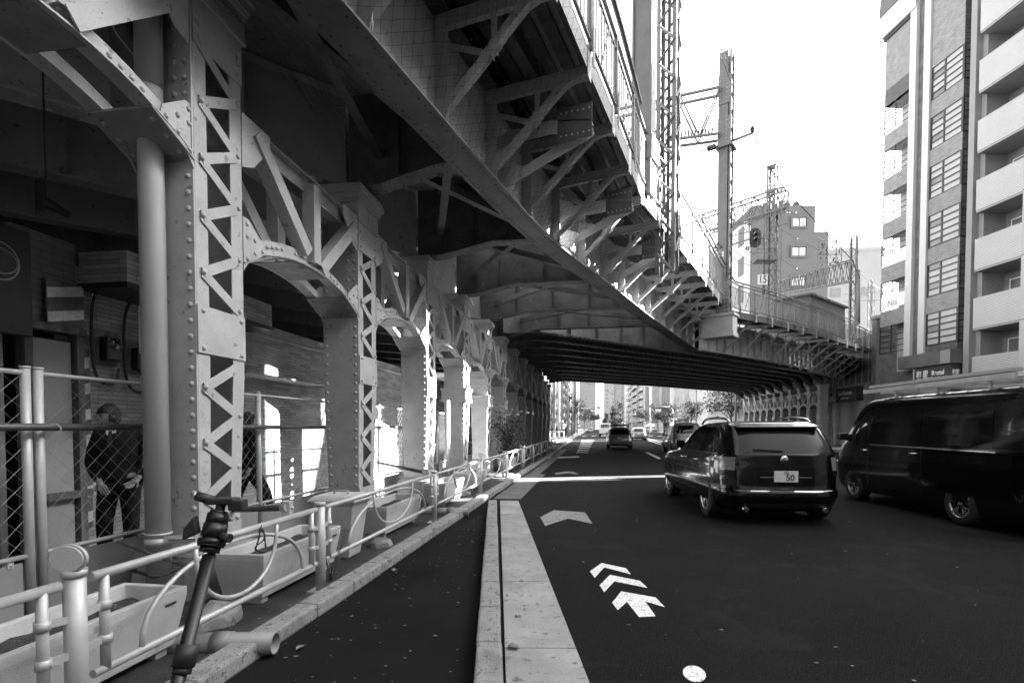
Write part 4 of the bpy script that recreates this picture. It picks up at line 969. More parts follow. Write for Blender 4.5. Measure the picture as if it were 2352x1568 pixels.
# shrub with pale blossoms
def shrub(loc, h, r, n, label, seed, name='shrub', m='leaf', flowers=0, cat='shrub', ls=.05):
    rr = random.Random(seed); t = empty(name, loc); tag(t, label, cat); b = MB(); tips = []
    for k in range(9):
        a = rr.uniform(0, 6.28); q = Vector((0, 0, 0)); pts = [q]; sp_ = rr.uniform(.4, 1)*r; hh = h*rr.uniform(.6, 1)
        for i in range(6): q = Vector((math.cos(a)*sp_*((i+1)/6)**1.5+rr.uniform(-.04, .04), math.sin(a)*sp_*((i+1)/6)**1.5+rr.uniform(-.04, .04), hh*(i+1)/6)); pts.append(q)
        b.tube(pts, .014, 5, r2=.004); tips += pts[2:]
    b.build('branches', 'bark', t); b = MB(); f = MB()
    for i in range(n):
        p = rr.choice(tips)+Vector((rr.gauss(0, .16), rr.gauss(0, .16), rr.gauss(0, .12))); L = ls*rr.uniform(.7, 1.5); a = Vector((rr.uniform(-1, 1), rr.uniform(-1, 1), rr.uniform(-.5, .8))).normalized(); c = a.cross(Vector((rr.uniform(-1, 1), rr.uniform(-1, 1), 1))).normalized()
        q = [p, p+a*L*.35+c*L*.28, p+a*L, p+a*L*.35-c*L*.28]; (f if i < flowers else b).add(q, [(0, 1, 2, 3)])
    b.build('leaves', m, t)
    if flowers:
        f = MB()
        for i in range(flowers):
            p = Vector((rr.gauss(0, r*.5), rr.gauss(0, r*.4), h*rr.uniform(.85, 1.12)))
            for k in range(6):
                a = Vector((rr.uniform(-1, 1), rr.uniform(-1, 1), rr.uniform(0, 1))).normalized(); c = a.cross(Vector((0, .3, 1))).normalized(); f.add([p, p+a*.04+c*.03, p+a*.09, p+a*.04-c*.03], [(0, 1, 2, 3)])
        f.build('blossoms', 'paint_mark', t)
    return t
shrub(W(16.6, 2.66, .4), 1.55, .55, 1500, 'leafy shrub with pale blossoms growing from a planter by the fence', 5, flowers=16, ls=.07)
# fallen leaves and litter
GL_ = 'dry leaves and scraps lying on the ground'
lv = [((1180, 1487), .035, 'curled dry leaf with a pale edge by the kerb, largest on the slab'), ((1190, 1415), .02, 'small dry leaf on the lit slab near the island kerb'), ((1160, 1240), .02, 'flat pale leaf against the island kerb, far end of the slab'), ((1186, 1560), .018, 'pale scrap at the bottom edge of the slab'), ((907, 1309), .03, 'white crumpled leaf at the foot of the left kerb'), ((690, 1487), .03, 'broad wet leaf beside the nearest drain pipe'), ((1462, 1196), .02, 'pale curled leaf alone on the road right of the grey chevron'), ((1340, 1290), .015, 'tiny leaf on the road left of the white chevrons'), ((808, 1415), .015, 'tiny pale scrap in the middle of the dark path'), ((1165, 1368), .018, 'dark leaf on the slab between two joints')]
proto = None
for i, (px, r, lab) in enumerate(lv):
    g = G(px[0], px[1], .02 if 1135 < px[0] < 1400 else .008); rr = random.Random(i); b = MB(); vs = [Vector((0, 0, .004))]; n = 11
    for k in range(n): a = 2*math.pi*k/n; q = r*rr.uniform(.55, 1.2); vs.append(Vector((math.cos(a)*q*1.4, math.sin(a)*q, rr.uniform(.0, r*.7))))
    b.add(vs, [(0, k+1, (k+1) % n+1) for k in range(n)]); o = b.build('fallen_leaf', 'dry_leaf'); o.location = g; o.rotation_euler = (0, 0, rr.uniform(0, 6)); tag(o, lab, 'leaf', GL_)
b = MB(); rr = random.Random(11)
for i in range(900):
    u = rr.random()
    if u < .45: q = W(rr.uniform(1, 18), rr.uniform(2.22, 3.6), .054)
    elif u < .7: q = W(rr.uniform(2.2, 10), 0, .008); q.x = rr.uniform(-1.5, -.3); 
    else: q = Vector((rr.uniform(-.2, 9), rr.uniform(3, 30), .004)); q = W(*[q.y, rr.uniform(-6, 1.2)], .004)
    r = rr.uniform(.003, .011); a = rr.uniform(0, 6.28); b.add([q+Vector((math.cos(a+k*1.57)*r*(1+k % 2), math.sin(a+k*1.57)*r, rr.uniform(0, .004))) for k in range(4)], [(0, 1, 2, 3)])
o = b.build('litter', 'dry_leaf'); tag(o, 'fine crumbs of leaf and grit scattered over the ground', 'litter', kind='stuff')
# ------------------------------------------------------------------ vehicles
def sgnp(v, e): return math.copysign(abs(v)**e, v)
class Shell:
    def __init__(self, sl, n=5.0): self.sl = sl; self.n = n
    def at(self, z):
        sl = self.sl
        if z <= sl[0][0]: return sl[0][1:]
        for i in range(len(sl)-1):
            a, b = sl[i], sl[i+1]
            if z <= b[0]:
                t = (z-a[0])/(b[0]-a[0]); return [lerp(a[k], b[k], t) for k in (1, 2, 3)]
        return sl[-1][1:]
    def pt(self, z, th, off=0.0):            # th = 0 right side, pi/2 front, pi left, 3pi/2 rear
        yr, yf, w = self.at(z); l = (yf-yr)/2; e = 2/self.n
        return Vector((sgnp(math.cos(th), e)*(w+off), (yr+yf)/2+sgnp(math.sin(th), e)*(l+off), z))
    def sidex(self, y, z):
        yr, yf, w = self.at(z); l = (yf-yr)/2; u = min(.999, abs((y-(yr+yf)/2)/l)); return w*(1-u**self.n)**(1/self.n)
    def reary(self, x, z):
        yr, yf, w = self.at(z); l = (yf-yr)/2; u = min(.999, abs(x)/w); return (yr+yf)/2-l*(1-u**self.n)**(1/self.n)
    def fronty(self, x, z):
        yr, yf, w = self.at(z); l = (yf-yr)/2; u = min(.999, abs(x)/w); return (yr+yf)/2+l*(1-u**self.n)**(1/self.n)
    def mesh(self, zn=44, N=72):
        z0, z1 = self.sl[0][0], self.sl[-1][0]; zs = sorted(set([z0+(z1-z0)*i/zn for i in range(zn+1)]+[s[0] for s in self.sl])); vs = []
        ths = [2*math.pi*j/N for j in range(N)]
        for z in zs:
            for th in ths: vs.append(self.pt(z, th))
        k = len(zs); fs = [(i*N+j, i*N+(j+1) % N, (i+1)*N+(j+1) % N, (i+1)*N+j) for i in range(k-1) for j in range(N)]
        fs.append(tuple(range(N))[::-1]); fs.append(tuple((k-1)*N+j for j in range(N))); return vs, fs
def refine(sl, it=1):
    sl = [list(s) for s in sl]
    for _ in range(it):
        q = [sl[0]]
        for a, b in zip(sl, sl[1:]): q += [[lerp(x, y, .25) for x, y in zip(a, b)], [lerp(x, y, .75) for x, y in zip(a, b)]]
        sl = q+[sl[-1]]
    return sl
def patch(name, fn, corners, m, parent, off=.004, nu=10, nv=8):
    """grid between four (u, v) corners, pushed through fn(u, v)"""
    b = MB(); vs = []
    a, c, d, e = corners
    for j in range(nv+1):
        for i in range(nu+1):
            u, v = i/nu, j/nv
            p = (lerp(lerp(a[0], c[0], u), lerp(e[0], d[0], u), v), lerp(lerp(a[1], c[1], u), lerp(e[1], d[1], u), v)); vs.append(fn(*p))
    b.add(vs, [(j*(nu+1)+i, j*(nu+1)+i+1, (j+1)*(nu+1)+i+1, (j+1)*(nu+1)+i) for j in range(nv) for i in range(nu)], True)
    o = b.build(name, m, parent); return o
def wheel(parent, x, y, r, w, side, spokes=5, far=False, m='alloy'):
    t = empty('wheel', (x, y, r)); t.parent = parent; n = 20 if far else 40
    b = MB(); b.lathe([(r*.64, -w/2), (r*.90, -w/2), (r*.985, -w*.38), (r, -w*.2), (r, w*.2), (r*.985, w*.38), (r*.90, w/2), (r*.64, w/2)], n, 'x'); b.build('tyre', 'tyre', t)
    b = MB(); s = side; b.lathe([(r*.64, s*w*.46), (r*.60, s*w*.40), (r*.58, s*w*.05), (.02, s*w*.02)], n, 'x'); b.build('rim', 'black_plastic' if not far else m, t)
    b = MB(); b.lathe([(r*.66, s*w*.50), (r*.60, s*w*.49), (r*.58, s*w*.40)], n, 'x')
    for k in range(spokes):
        a = 2*math.pi*k/spokes+.3
        for da in (-.16, .16):
            p0 = Vector((s*w*.34, math.cos(a)*r*.10, math.sin(a)*r*.10)); p1 = Vector((s*w*.45, math.cos(a+da)*r*.61, math.sin(a+da)*r*.61)); b.bar(p0, p1, r*.09, w*.10, up=(1, 0, 0))
    b.lathe([(r*.15, s*w*.34), (r*.15, s*w*.44), (.0, s*w*.46)], 16, 'x'); b.build('spokes', m, t)
    return t
def arches(body, cuts):
    bm = bmesh.new(); tmp = []
    me = bpy.data.meshes.new('cutter')
    b = MB()
    for (x, y, z, r, w) in cuts: b.tube([(x-w/2, y, z), (x+w/2, y, z)], r, 40)
    c = b.build('cutter', 'black_matte'); bpy.data.meshes.remove(me); bm.free()
    md = body.modifiers.new('bool', 'BOOLEAN'); md.operation = 'DIFFERENCE'; md.solver = 'EXACT'; md.object = c
    dg = bpy.context.evaluated_depsgraph_get(); dg.update()
    nm = bpy.data.meshes.new_from_object(body.evaluated_get(dg)); body.modifiers.clear(); old = body.data; nm.name = old.name; body.data = nm
    body.data.materials.clear(); body.data.materials.append(MATS[old.materials[0].name]); body.data.materials.append(M['black_matte'])
    bpy.data.objects.remove(c)
    for p in body.data.polygons:
        p.material_index = 0
        for (x, y, z, r, w) in cuts:
            cc = p.center
            hyp = math.hypot(cc.y-y, cc.z-z)
            if abs(hyp-r) < .012 and abs(p.normal.x) < .25 and abs(p.normal.y*(cc.z-z)-p.normal.z*(cc.y-y)) < .15*r and abs(cc.x-x) < w/2: p.material_index = 1
            if hyp < r*.98 and abs(abs(cc.x-x)-w/2) < .01: p.material_index = 1
        p.use_smooth = True
    if hasattr(body.data, 'set_sharp_from_angle'): body.data.set_sharp_from_angle(angle=R(32))
def vehicle(name, label, cat, loc, heading, spec, group=None):
    t = empty(name, (loc[0], loc[1], 0), -R(heading)); tag(t, label, cat, group)
    far = spec.get('far', False); S = Shell(refine(spec['slices'], 0 if far else 1), spec.get('n', 5)); m = spec['paint']
    b = MB(); vs, fs = S.mesh(44 if not far else 24, 72 if not far else 40); b.add(vs, fs, True); body = b.build('body', m, t)
    r = spec['r']; ya, yb = spec['axles']; wt = spec['track']
    arches(body, [(s*wt, y, r, r*1.16, .5) for y in (ya, yb) for s in (-1, 1)])
    for y in (ya, yb):
        for s in (-1, 1): wheel(t, s*(wt-.02), y, r, .20, s, spec.get('spokes', 5), far)
    def sd(s, off=.004): return lambda y, z: Vector((s*(S.sidex(y, z)+off), y, z))
    def rr(off=.004): return lambda x, z: Vector((x, S.reary(x, z)-off, z))
    def fr(off=.004): return lambda x, z: Vector((x, S.fronty(x, z)+off, z))
    g = spec.get('glass', 'glass_dark')
    for s in (-1, 1):
        for q in spec['side_windows']: patch('window', sd(s), q, g, t)
        for q in spec.get('side_trim', []): patch('trim', sd(s, .006), q, 'chrome', t, nv=1)
        for q in spec.get('door_gap', []): patch('door_seam', sd(s, .002), q, 'frame_dark', t, nu=1)
    for q in spec['rear_window']: patch('rear_window', rr(.006), q, spec.get('rear_glass', g), t)
    for q in spec.get('front_window', []): patch('windscreen', fr(.006), q, g, t)
    for q in spec.get('rear_trim', []): patch('trim', rr(.012), q, 'chrome', t, nv=1)
    for q in spec.get('rear_dark', []): patch('bumper_insert', rr(.008), q, 'black_matte', t)
    for s in (-1, 1):
        for (a0, a1, z0, z1, mm) in spec.get('lamps', []):
            th = lambda a: (3*math.pi/2+s*a)
            patch('tail_light', lambda a, z: S.pt(z, th(a), .008), [(a0, z0), (a1, z0), (a1, z1), (a0, z1)], mm, t)
    for s in (-1, 1):
        for hy, hz in spec.get('handles', []):
            x = S.sidex(hy, hz); b = MB(); b.tube([(s*(x-.005), hy-.09, hz), (s*(x+.028), hy-.07, hz), (s*(x+.028), hy+.07, hz), (s*(x-.005), hy+.09, hz)], .012, 8); b.build('door_handle', 'chrome' if m != 'silver' else m, t)
    px, pz = spec.get('plate', (0, .62)); y0 = S.reary(0, pz)
    b = MB(); b.box(px-.165, px+.165, y0-.03, y0-.012, pz-.08, pz+.08); pl = b.build('number_plate', 'sign_white', t)
    if not far:
        o = text_mesh('50', .12, 'sign_dark', 'lettering', pl, .002, .002); orient(o, (px+.055, y0-.032, pz-.02), (0, -1, 0)); o = text_mesh('330', .05, 'sign_dark', 'lettering', pl, .002); orient(o, (px, y0-.032, pz+.05), (0, -1, 0))
    for s in (-1, 1):
        my, mz = spec['mirror']; x = S.sidex(my, mz); b = MB(); b.taper(s*(x+.09), my, mz-.05, mz+.09, .08, .045, .085, .05); b.bar((s*x, my, mz-.03), (s*(x+.05), my, mz-.03), .05, .03); b.build('mirror', spec.get('mirror_m', m), t, bevel=.015)
    return t, S
suv = dict(handles=[(2.08, .90), (1.25, .90)], slices=[(.20, .16, 4.20, 0.856), (.28, .03, 4.34, 0.909), (.42, -.03, 4.40, 0.936), (.50, -.02, 4.41, 0.942), (.53, .03, 4.38, 0.939), (.70, .045, 4.36, 0.947), (.84, .06, 4.25, 0.942), (.93, .08, 3.95, 0.931), (.985, .09, 3.18, 0.920), (1.03, .10, 3.02, 0.899), (1.20, .19, 2.70, 0.845), (1.38, .33, 2.25, 0.776), (1.46, .40, 1.98, 0.733), (1.505, .52, 1.72, 0.642), (1.525, .85, 1.45, 0.374)],
    n=5.5, paint='black_paint', r=.345, axles=(.82, 3.44), track=.83, rear_glass='glass_mid',
    side_windows=[[(2.72, 1.04), (1.95, 1.03), (1.95, 1.39), (2.20, 1.385)], [(1.88, 1.03), (1.12, 1.03), (1.08, 1.39), (1.88, 1.39)], [(1.04, 1.04), (.42, 1.06), (.62, 1.36), (1.0, 1.38)]],
    side_trim=[[(3.0, .40), (.98+.3, .40), (1.28, .43), (3.0, .43)], [(2.75, 1.012), (.40, 1.03), (.40, 1.042), (2.75, 1.026)]],
    door_gap=[[(1.915, .45), (1.925, .45), (1.925, 1.0), (1.915, 1.0)], [(2.86, .45), (2.87, .45), (2.87, .95), (2.86, .95)], [(1.08, .75), (1.09, .75), (1.09, 1.0), (1.08, 1.0)]],
    rear_window=[[(-.62, 1.06), (.62, 1.06), (.56, 1.37), (-.56, 1.37)]], rear_trim=[[(-.50, .505), (.50, .505), (.50, .518), (-.50, .518)], [(-.36, .70), (.36, .70), (.36, .715), (-.36, .715)]],
    rear_dark=[[(-.55, .26), (.55, .26), (.58, .33), (-.58, .33)]], lamps=[(.42, .98, .80, .99, 'lens'), (.42, .80, .72, .79, 'glass_mid')], plate=(.0, .72), mirror=(2.75, 1.10), mirror_m='black_paint')
th_ = R(4.3); rl = Vector((3.08, 8.35, 0)); fw_ = hd(4.3); rt = Vector((fw_.y, -fw_.x, 0))
o0 = rl-fw_*.82+rt*.92
t, S = vehicle('car', 'black estate off-roader seen from behind, nearest vehicle in the middle of the road', 'car', o0, 4.3, suv)
for s in (-1, 1):
    b = MB(); b.tube(smooth_curve([(s*.60, .62, 1.50), (s*.60, .72, 1.56), (s*.61, 1.3, 1.59), (s*.61, 1.9, 1.565), (s*.61, 2.05, 1.49)], 2), .020, 10); b.build('roof_rail', 'chrome', t)
b = MB(); b.hexa([(-.60, .26, 1.415), (.60, .26, 1.415), (.62, .55, 1.45), (-.62, .55, 1.45), (-.56, .27, 1.445), (.56, .27, 1.445), (.56, .62, 1.515), (-.56, .62, 1.515)]); b.build('spoiler', 'black_paint', t, bevel=.012)
b = MB(); b.lathe([(0, -.01), (.05, -.008), (.06, 0)][::-1], 24, 'y', (0, S.reary(0, .97)-.006, .955)); b.build('emblem', 'chrome', t)
b = MB(); b.bar((-.02, S.reary(0, 1.09)-.02, 1.08), (-.42, S.reary(.4, 1.1)-.018, 1.10), .02, .025); b.build('wiper', 'black_matte', t)
for s in (-1, 1):
    b = MB(); b.tube([(s*.55, .0, .24), (s*.55, .25, .24)], .035, 12); b.build('exhaust', 'chrome', t)
van = dict(handles=[(3.25, 1.0), (1.9, 1.0)], slices=[(.20, -0.450, 4.35, .72), (.30, -0.530, 4.46, .77), (.50, -0.550, 4.50, .785), (.80, -0.540, 4.48, .79), (1.0, -0.530, 4.40, .785), (1.10, -0.525, 4.28, .79), (1.25, -0.520, 4.12, .785), (1.58, -0.500, 3.88, .765), (1.84, -0.470, 3.66, .735), (1.94, -0.390, 3.45, .70), (1.98, -0.150, 3.15, .55)],
    n=8, paint='black_paint', r=.315, axles=(.92, 3.62), track=.70,
    side_windows=[[(4.0, 1.20), (3.22, 1.17), (3.18, 1.72), (3.72, 1.70)], [(3.08, 1.14), (1.75, 1.12), (1.75, 1.68), (3.04, 1.68)], [(1.68, 1.12), (.35, 1.12), (.38, 1.66), (1.68, 1.68)]],
    side_trim=[[(3.08, 1.10), (.30, 1.08), (.30, 1.10), (3.08, 1.12)]], door_gap=[[(3.14, .35), (3.15, .35), (3.15, 1.7), (3.14, 1.7)], [(1.715, .35), (1.725, .35), (1.725, 1.1), (1.715, 1.1)], [(4.0, .6), (4.01, .6), (4.01, 1.1), (4.0, 1.1)]],
    rear_window=[[(-.58, 1.15), (.58, 1.15), (.55, 1.65), (-.55, 1.65)]], front_window=[[(-.62, 1.22), (.62, 1.22), (.58, 1.66), (-.58, 1.66)]], lamps=[(.55, .9, .7, 1.1, 'lens')], plate=(0, .5), mirror=(4.02, 1.22), mirror_m='black_plastic')
hv = 4.6; fw_ = hd(hv); rt = Vector((fw_.y, -fw_.x, 0)); o0 = Vector((6.48, 7.57, 0))-fw_*.92+rt*.80
t, S = vehicle('van', 'black van with ladders on its roof rack, cut by the right edge of the picture', 'van', o0, hv, van)
pv = t
for y in (.6, 1.6, 2.6):
    b = MB(); b.bar((-.66, y, 2.04), (.66, y, 2.04), .04, .035)
    for s in (-1, 1): b.bar((s*.64, y, 1.9), (s*.64, y, 2.06), .04, .04, up=(0, 1, 0))
    b.build('rack_bar', 'galv', t)
for i, (x, z, ln) in enumerate(((-.52, 2.08, 3.35), (-.12, 2.08, 3.2))):
    lt = empty('ladder', o0+fw_*.15+rt*x); lt.rotation_euler = (0, 0, -R(hv)); tag(lt, ['outer aluminium ladder on the van roof, nearest the camera', 'inner aluminium ladder lying on the van roof'][i], 'ladder', 'ladders on the van roof')
    for s in (-.16, .16): b = MB(); b.box(s-.015, s+.015, 0, ln, z-.01, z+.065); b.build('stile', 'galv', lt)
    for k in range(10): b = MB(); b.tube([(-.145, .18+k*.3, z+.028), (.145, .18+k*.3, z+.028)], .016, 8); b.build('rung', 'galv', lt)
b = MB(); b.box(0, .14, 0, 3.1, 0, .05); o = b.build('plank', 'board'); o.location = o0+fw_*.2-rt*.70+Vector((0, 0, 2.16)); o.rotation_euler = (0, 0, -R(hv)); tag(o, 'long pale plank lashed along the outer side of the van roof', 'plank')
wagon = dict(slices=[(.22, .12, 4.15, .78), (.35, .02, 4.28, .84), (.55, 0, 4.30, .85), (.72, .03, 4.22, .85), (.86, .08, 3.9, .84), (.93, .11, 3.15, .82), (1.12, .26, 2.65, .76), (1.32, .46, 2.15, .69), (1.42, .62, 1.8, .60), (1.45, .9, 1.4, .3)],
    n=5, paint='silver', r=.31, axles=(.80, 3.35), track=.75, far=True, side_windows=[[(2.75, .98), (1.85, .97), (1.85, 1.32), (2.2, 1.32)], [(1.78, .97), (.6, .98), (.72, 1.30), (1.78, 1.32)]],
    rear_window=[[(-.62, .99), (.62, .99), (.54, 1.33), (-.54, 1.33)]], rear_dark=[[(-.6, .24), (.6, .24), (.6, .31), (-.6, .31)]], lamps=[(.35, .9, .68, .92, 'lens')], plate=(0, .74), mirror=(2.75, 1.0))
def place(px, py): return G(px, py, 0)
c = place(1424, 1031.5); t, S = vehicle('car', 'grey estate car with a dark roof rack, seen straight from behind in the middle lane', 'car', c, 9, wagon)
for y in (.75, 1.9): b = MB(); b.bar((-.62, y, 1.56), (.62, y, 1.56), .06, .04); b.bar((-.56, y, 1.42), (-.56, y, 1.56), .04, .04, up=(0, 1, 0)); b.bar((.56, y, 1.42), (.56, y, 1.56), .04, .04, up=(0, 1, 0)); b.build('rack_bar', 'black_matte', t)
b = MB(); b.box(-.5, .5, .5, 2.2, 1.585, 1.64); b.build('rack_load', 'black_matte', t)
hatch = dict(wagon); hatch['slices'] = [(.22, .1, 3.5, .74), (.4, 0, 3.66, .82), (.6, 0, 3.68, .83), (.8, .04, 3.5, .82), (.93, .1, 2.8, .80), (1.15, .24, 2.35, .72), (1.36, .45, 1.9, .62), (1.45, .7, 1.5, .45)]
hatch['axles'] = (.55, 3.0); hatch['side_windows'] = [[(2.3, .99), (1.5, .98), (1.5, 1.3), (1.95, 1.3)], [(1.45, .98), (.5, 1.0), (.6, 1.28), (1.45, 1.3)]]
t, S = vehicle('car', 'small grey hatchback beyond the estate car, its lights pale', 'car', place(1468, 1011.5), 9, hatch)
mini = dict(wagon); mini['slices'] = [(.22, .12, 4.1, .76), (.38, .02, 4.25, .82), (.6, 0, 4.27, .83), (.8, .03, 4.1, .83), (.95, .06, 3.7, .82), (1.05, .08, 3.4, .81), (1.3, .16, 2.95, .75), (1.55, .3, 2.4, .68), (1.66, .5, 2.0, .6), (1.70, .9, 1.6, .3)]
mini['side_windows'] = [[(3.1, 1.06), (2.0, 1.04), (2.0, 1.5), (2.55, 1.5)], [(1.92, 1.04), (1.0, 1.06), (1.0, 1.5), (1.92, 1.5)], [(.94, 1.08), (.4, 1.14), (.46, 1.46), (.94, 1.48)]]; mini['rear_window'] = [[(-.6, 1.12), (.6, 1.12), (.54, 1.54), (-.54, 1.54)]]; mini['lamps'] = [(.40, .95, .80, 1.2, 'lens')]; mini['plate'] = (0, .8); mini['axles'] = (.8, 3.3)
c = place(1539, 1042); hm = 8; fw_ = hd(hm); rt = Vector((fw_.y, -fw_.x, 0))
t, S = vehicle('car', 'silver people carrier half hidden by the black car', 'car', c-fw_*.8+rt*.82, hm, mini)
t, S = vehicle('car', 'tiny dark car far down the street at the left of the flatbed truck', 'car', W(150, 0.3), 10, hatch)
# flatbed truck
c = place(1390, 1003.5); t = empty('truck', c, -R(9)); tag(t, 'pale flatbed truck with a rear guard frame, ahead of the estate car', 'truck')
b = MB(); b.box(-.9, .9, 0, 3.2, .75, .88); b.box(-.9, .9, -.03, 0, .55, 1.1); b.box(-.9, -.87, 0, 3.2, .88, 1.15); b.box(.87, .9, 0, 3.2, .88, 1.15); b.build('bed', 'white_paint', t, bevel=.01)
b = MB(); b.box(-.88, .88, 3.3, 4.8, .5, 2.1); b.build('cab', 'white_paint', t, bevel=.12); b = MB(); b.box(-.6, .6, 3.27, 3.3, 1.4, 1.95); b.build('rear_window', 'glass_dark', t)
b = MB()
for x in (-.85, -.4, 0, .4, .85): b.bar((x, 3.1, 1.1), (x, 3.1, 2.2), .04, .04, up=(0, 1, 0))
for z in (1.6, 2.2): b.bar((-.85, 3.1, z), (.85, 3.1, z), .04, .04)
b.build('guard_frame', 'white_paint', t)
b = MB(); b.box(-.8, .8, .2, .3, .42, .6); b.box(-.4, .4, .3, 4.2, .5, .7); b.build('chassis', 'black_matte', t)
for y in (.8, 3.9):
    for s in (-1, 1): wheel(t, s*.75, y, .36, .24, s, 5, True)
# ------------------------------------------------------------------ masts and gantries on the viaduct
def lattice(t, w, d, z0, z1, step, m='mast', name='lattice', plates=True):
    """four corner angles and zigzag lacing, centred on the local origin"""
    for sx in (-1, 1):
        for sy in (-1, 1):
            b = MB(); x, y = sx*w/2, sy*d/2; b.box(min(x, x-sx*.09), max(x, x-sx*.09), min(y, y-sy*.012), max(y, y-sy*.012), z0, z1); b.box(min(x, x-sx*.012), max(x, x-sx*.012), min(y-sy*.013, y-sy*.09), max(y-sy*.013, y-sy*.09), z0, z1); b.build('corner_angle', m, t)
    b = MB(); n = max(1, round((z1-z0)/step)); h = (z1-z0)/n
    for i in range(n):
        s = 1 if i % 2 else -1; za, zb = z0+i*h, z0+(i+1)*h
        for sy in (-1, 1): b.bar((-s*(w/2-.04), sy*(d/2+.004), za), (s*(w/2-.04), sy*(d/2+.004), zb), .012, .05, up=(1, 0, 0) if False else (0, sy, 0)) if False else b.tube([(-s*(w/2-.04), sy*(d/2+.006), za), (s*(w/2-.04), sy*(d/2+.006), zb)], .028, 4)
        for sx in (-1, 1): b.tube([(sx*(w/2+.006), -s*(d/2-.04), za), (sx*(w/2+.006), s*(d/2-.04), zb)], .022, 4)
    b.build('lacing', m, t)
t = empty('catenary_mast', (2.80, 11.25, 0), -R(31)); tag(t, 'solid box mast rising from the viaduct, its right side blazing in the sun', 'mast')
b = MB(); b.box(-.19, .19, -.18, .18, 6.3, 19); b.build('box_shaft', 'mast', t, bevel=.01); b = MB(); b.box(-.21, -.17, -.21, -.18, 6.3, 19); b.box(.17, .21, -.21, -.18, 6.3, 19); b.build('edge_flange', 'mast', t); b = MB(); b.box(-.26, .24, -.22, .3, 7.0, 7.5); b.build('junction_box', 'mast', t, bevel=.02)
t = empty('catenary_mast', (3.60, 12.25, 0), -R(31)); tag(t, 'open lattice mast right beside the solid box mast', 'mast')
lattice(t, .44, .42, 5.0, 11.85, .44)
b = MB(); b.box(-.30, .30, -.28, .28, 11.86, 11.96); b.box(-.34, .34, -.32, -.24, 11.6, 12.0); b.box(.24, .34, -.32, .32, 11.6, 12.0); b.build('head_plate', 'mast', t)
b = MB(); b.box(-.03, .03, .0, .06, 5.2, 11.8); b.build('cable_tray', 'board_dark', t)
t = empty('catenary_mast', (8.32, 20.7, 0), -R(38)); tag(t, 'tall plated mast standing on the boxed pedestal at the bend of the railing', 'mast')
b = MB(); b.box(-.20, .14, -.20, -.188, 5.9, 15.9); b.box(-.20, .14, .188, .20, 5.9, 15.9); b.box(-.212, -.20, -.20, .20, 5.9, 15.9); b.build('web_plate', 'mast', t)
b = MB(); b.box(.19, .25, -.215, -.15, 5.9, 15.9); b.build('corner_angle', 'mast', t); b = MB(); b.box(.19, .25, .15, .215, 5.9, 15.9); b.build('corner_angle', 'mast', t)
b = MB(); n = 30
for i in range(n): s = 1 if i % 2 else -1; z = 5.9+10*i/n; b.tube([(.255, -s*.15, z), (.255, s*.15, z+10/n)], .02, 4)
for i in range(0, n*2): z = 5.9+10*i/(n*2); b.dome((.0, 0, 0), (1, 0, 0), .001, 3) if False else None
b.build('lacing', 'mast', t)
for z0, z1 in ((12.35, 13.4), (13.9, 15.0), (5.9, 7.2)): b = MB(); b.box(-.23, .26, -.225, -.205, z0, z1); b.build('gusset_plate', 'mast', t)
b = MB(); b.box(-.30, .34, -.32, .32, 12.25, 12.33); b.build('head_plate', 'mast', t)
b = MB(); b.box(-.75, .48, -.36, .36, 4.95, 5.12); b.box(-.75, .44, -.33, .33, 5.12, 5.75); b.box(-.80, .50, -.38, .38, 5.75, 5.86); b.build('pedestal', 'steel', t, bevel=.01)
b = MB()
for i in range(6):
    for x in (-.6, .42): b.dome((x+.0, -.33, 5.16+i*.1), (0, -1, 0), .02, 6)
for i in range(6):
    for y in (-.27, .27): b.dome((.44, y, 5.16+i*.1), (1, 0, 0), .02, 6)
for z in [12.4+i*.17 for i in range(6)]+[13.95+i*.17 for i in range(6)]+[6+i*.15 for i in range(8)]:
    for x in (-.15, .1, .2): b.dome((x, -.225, z), (0, -1, 0), .02, 6)
b.build('rivets', 'rivet', t)
def truss(name, a, c, da, dc, w, n, label, cat, m='mast'):
    """box truss from a to c (bottom chord centre), depths da, dc"""
    t = empty(name, a); tag(t, label, cat); a0 = a; a = Vector((0, 0, 0)); c = c-a0; d = (c-a); L = d.length; h = Vector((d.x, d.y, 0)).normalized(); s = Vector((h.y, -h.x, 0))*w/2
    for q in (-1, 1):
        b = MB(); b.bar(a+s*q, c+s*q, .08, .08); b.build('bottom_chord', m, t); b = MB(); b.bar(a+s*q+Vector((0, 0, da)), c+s*q+Vector((0, 0, dc)), .08, .08); b.build('top_chord', m, t)
        b = MB()
        for i in range(n):
            u, v = i/n, (i+1)/n; p = lerp(a, c, u)+s*q; r = lerp(a, c, v)+s*q; pu = p+Vector((0, 0, lerp(da, dc, u))); ru = r+Vector((0, 0, lerp(da, dc, v))); mm = (p+r)/2
            b.bar(pu, mm, .045, .045, up=(0, 1, .1)); b.bar(mm, ru, .045, .045, up=(0, 1, .1))
        b.build('web_bars', m, t)
    b = MB()
    for i in range(n+1): u = i/n; p = lerp(a, c, u); b.bar(p+s, p-s, .05, .05); z = Vector((0, 0, lerp(da, dc, u))); b.bar(p+s+z, p-s+z, .05, .05)
    b.build('cross_ties', m, t); return t
dv = Vector((-.966, .26, 0))
truss('portal_truss', Vector((8.05, 20.75, 12.75)), Vector((8.05, 20.75, 12.75))+dv*13, 1.75, .9, .55, 9, 'lattice portal beam from the tall plated mast to the left, behind the twin masts', 'portal beam')
b = MB(); q = [Vector((8.0, 20.7, 12.95))+dv*x for x in (.2, 3.2)]; s = Vector((.26, .966, 0))
for i in range(24): p = q[0].lerp(q[1], i/24); b.bar(p+s*-.25+Vector((0, 0, .35*math.sin(i*.01))), p+s*.25, .06, .015)
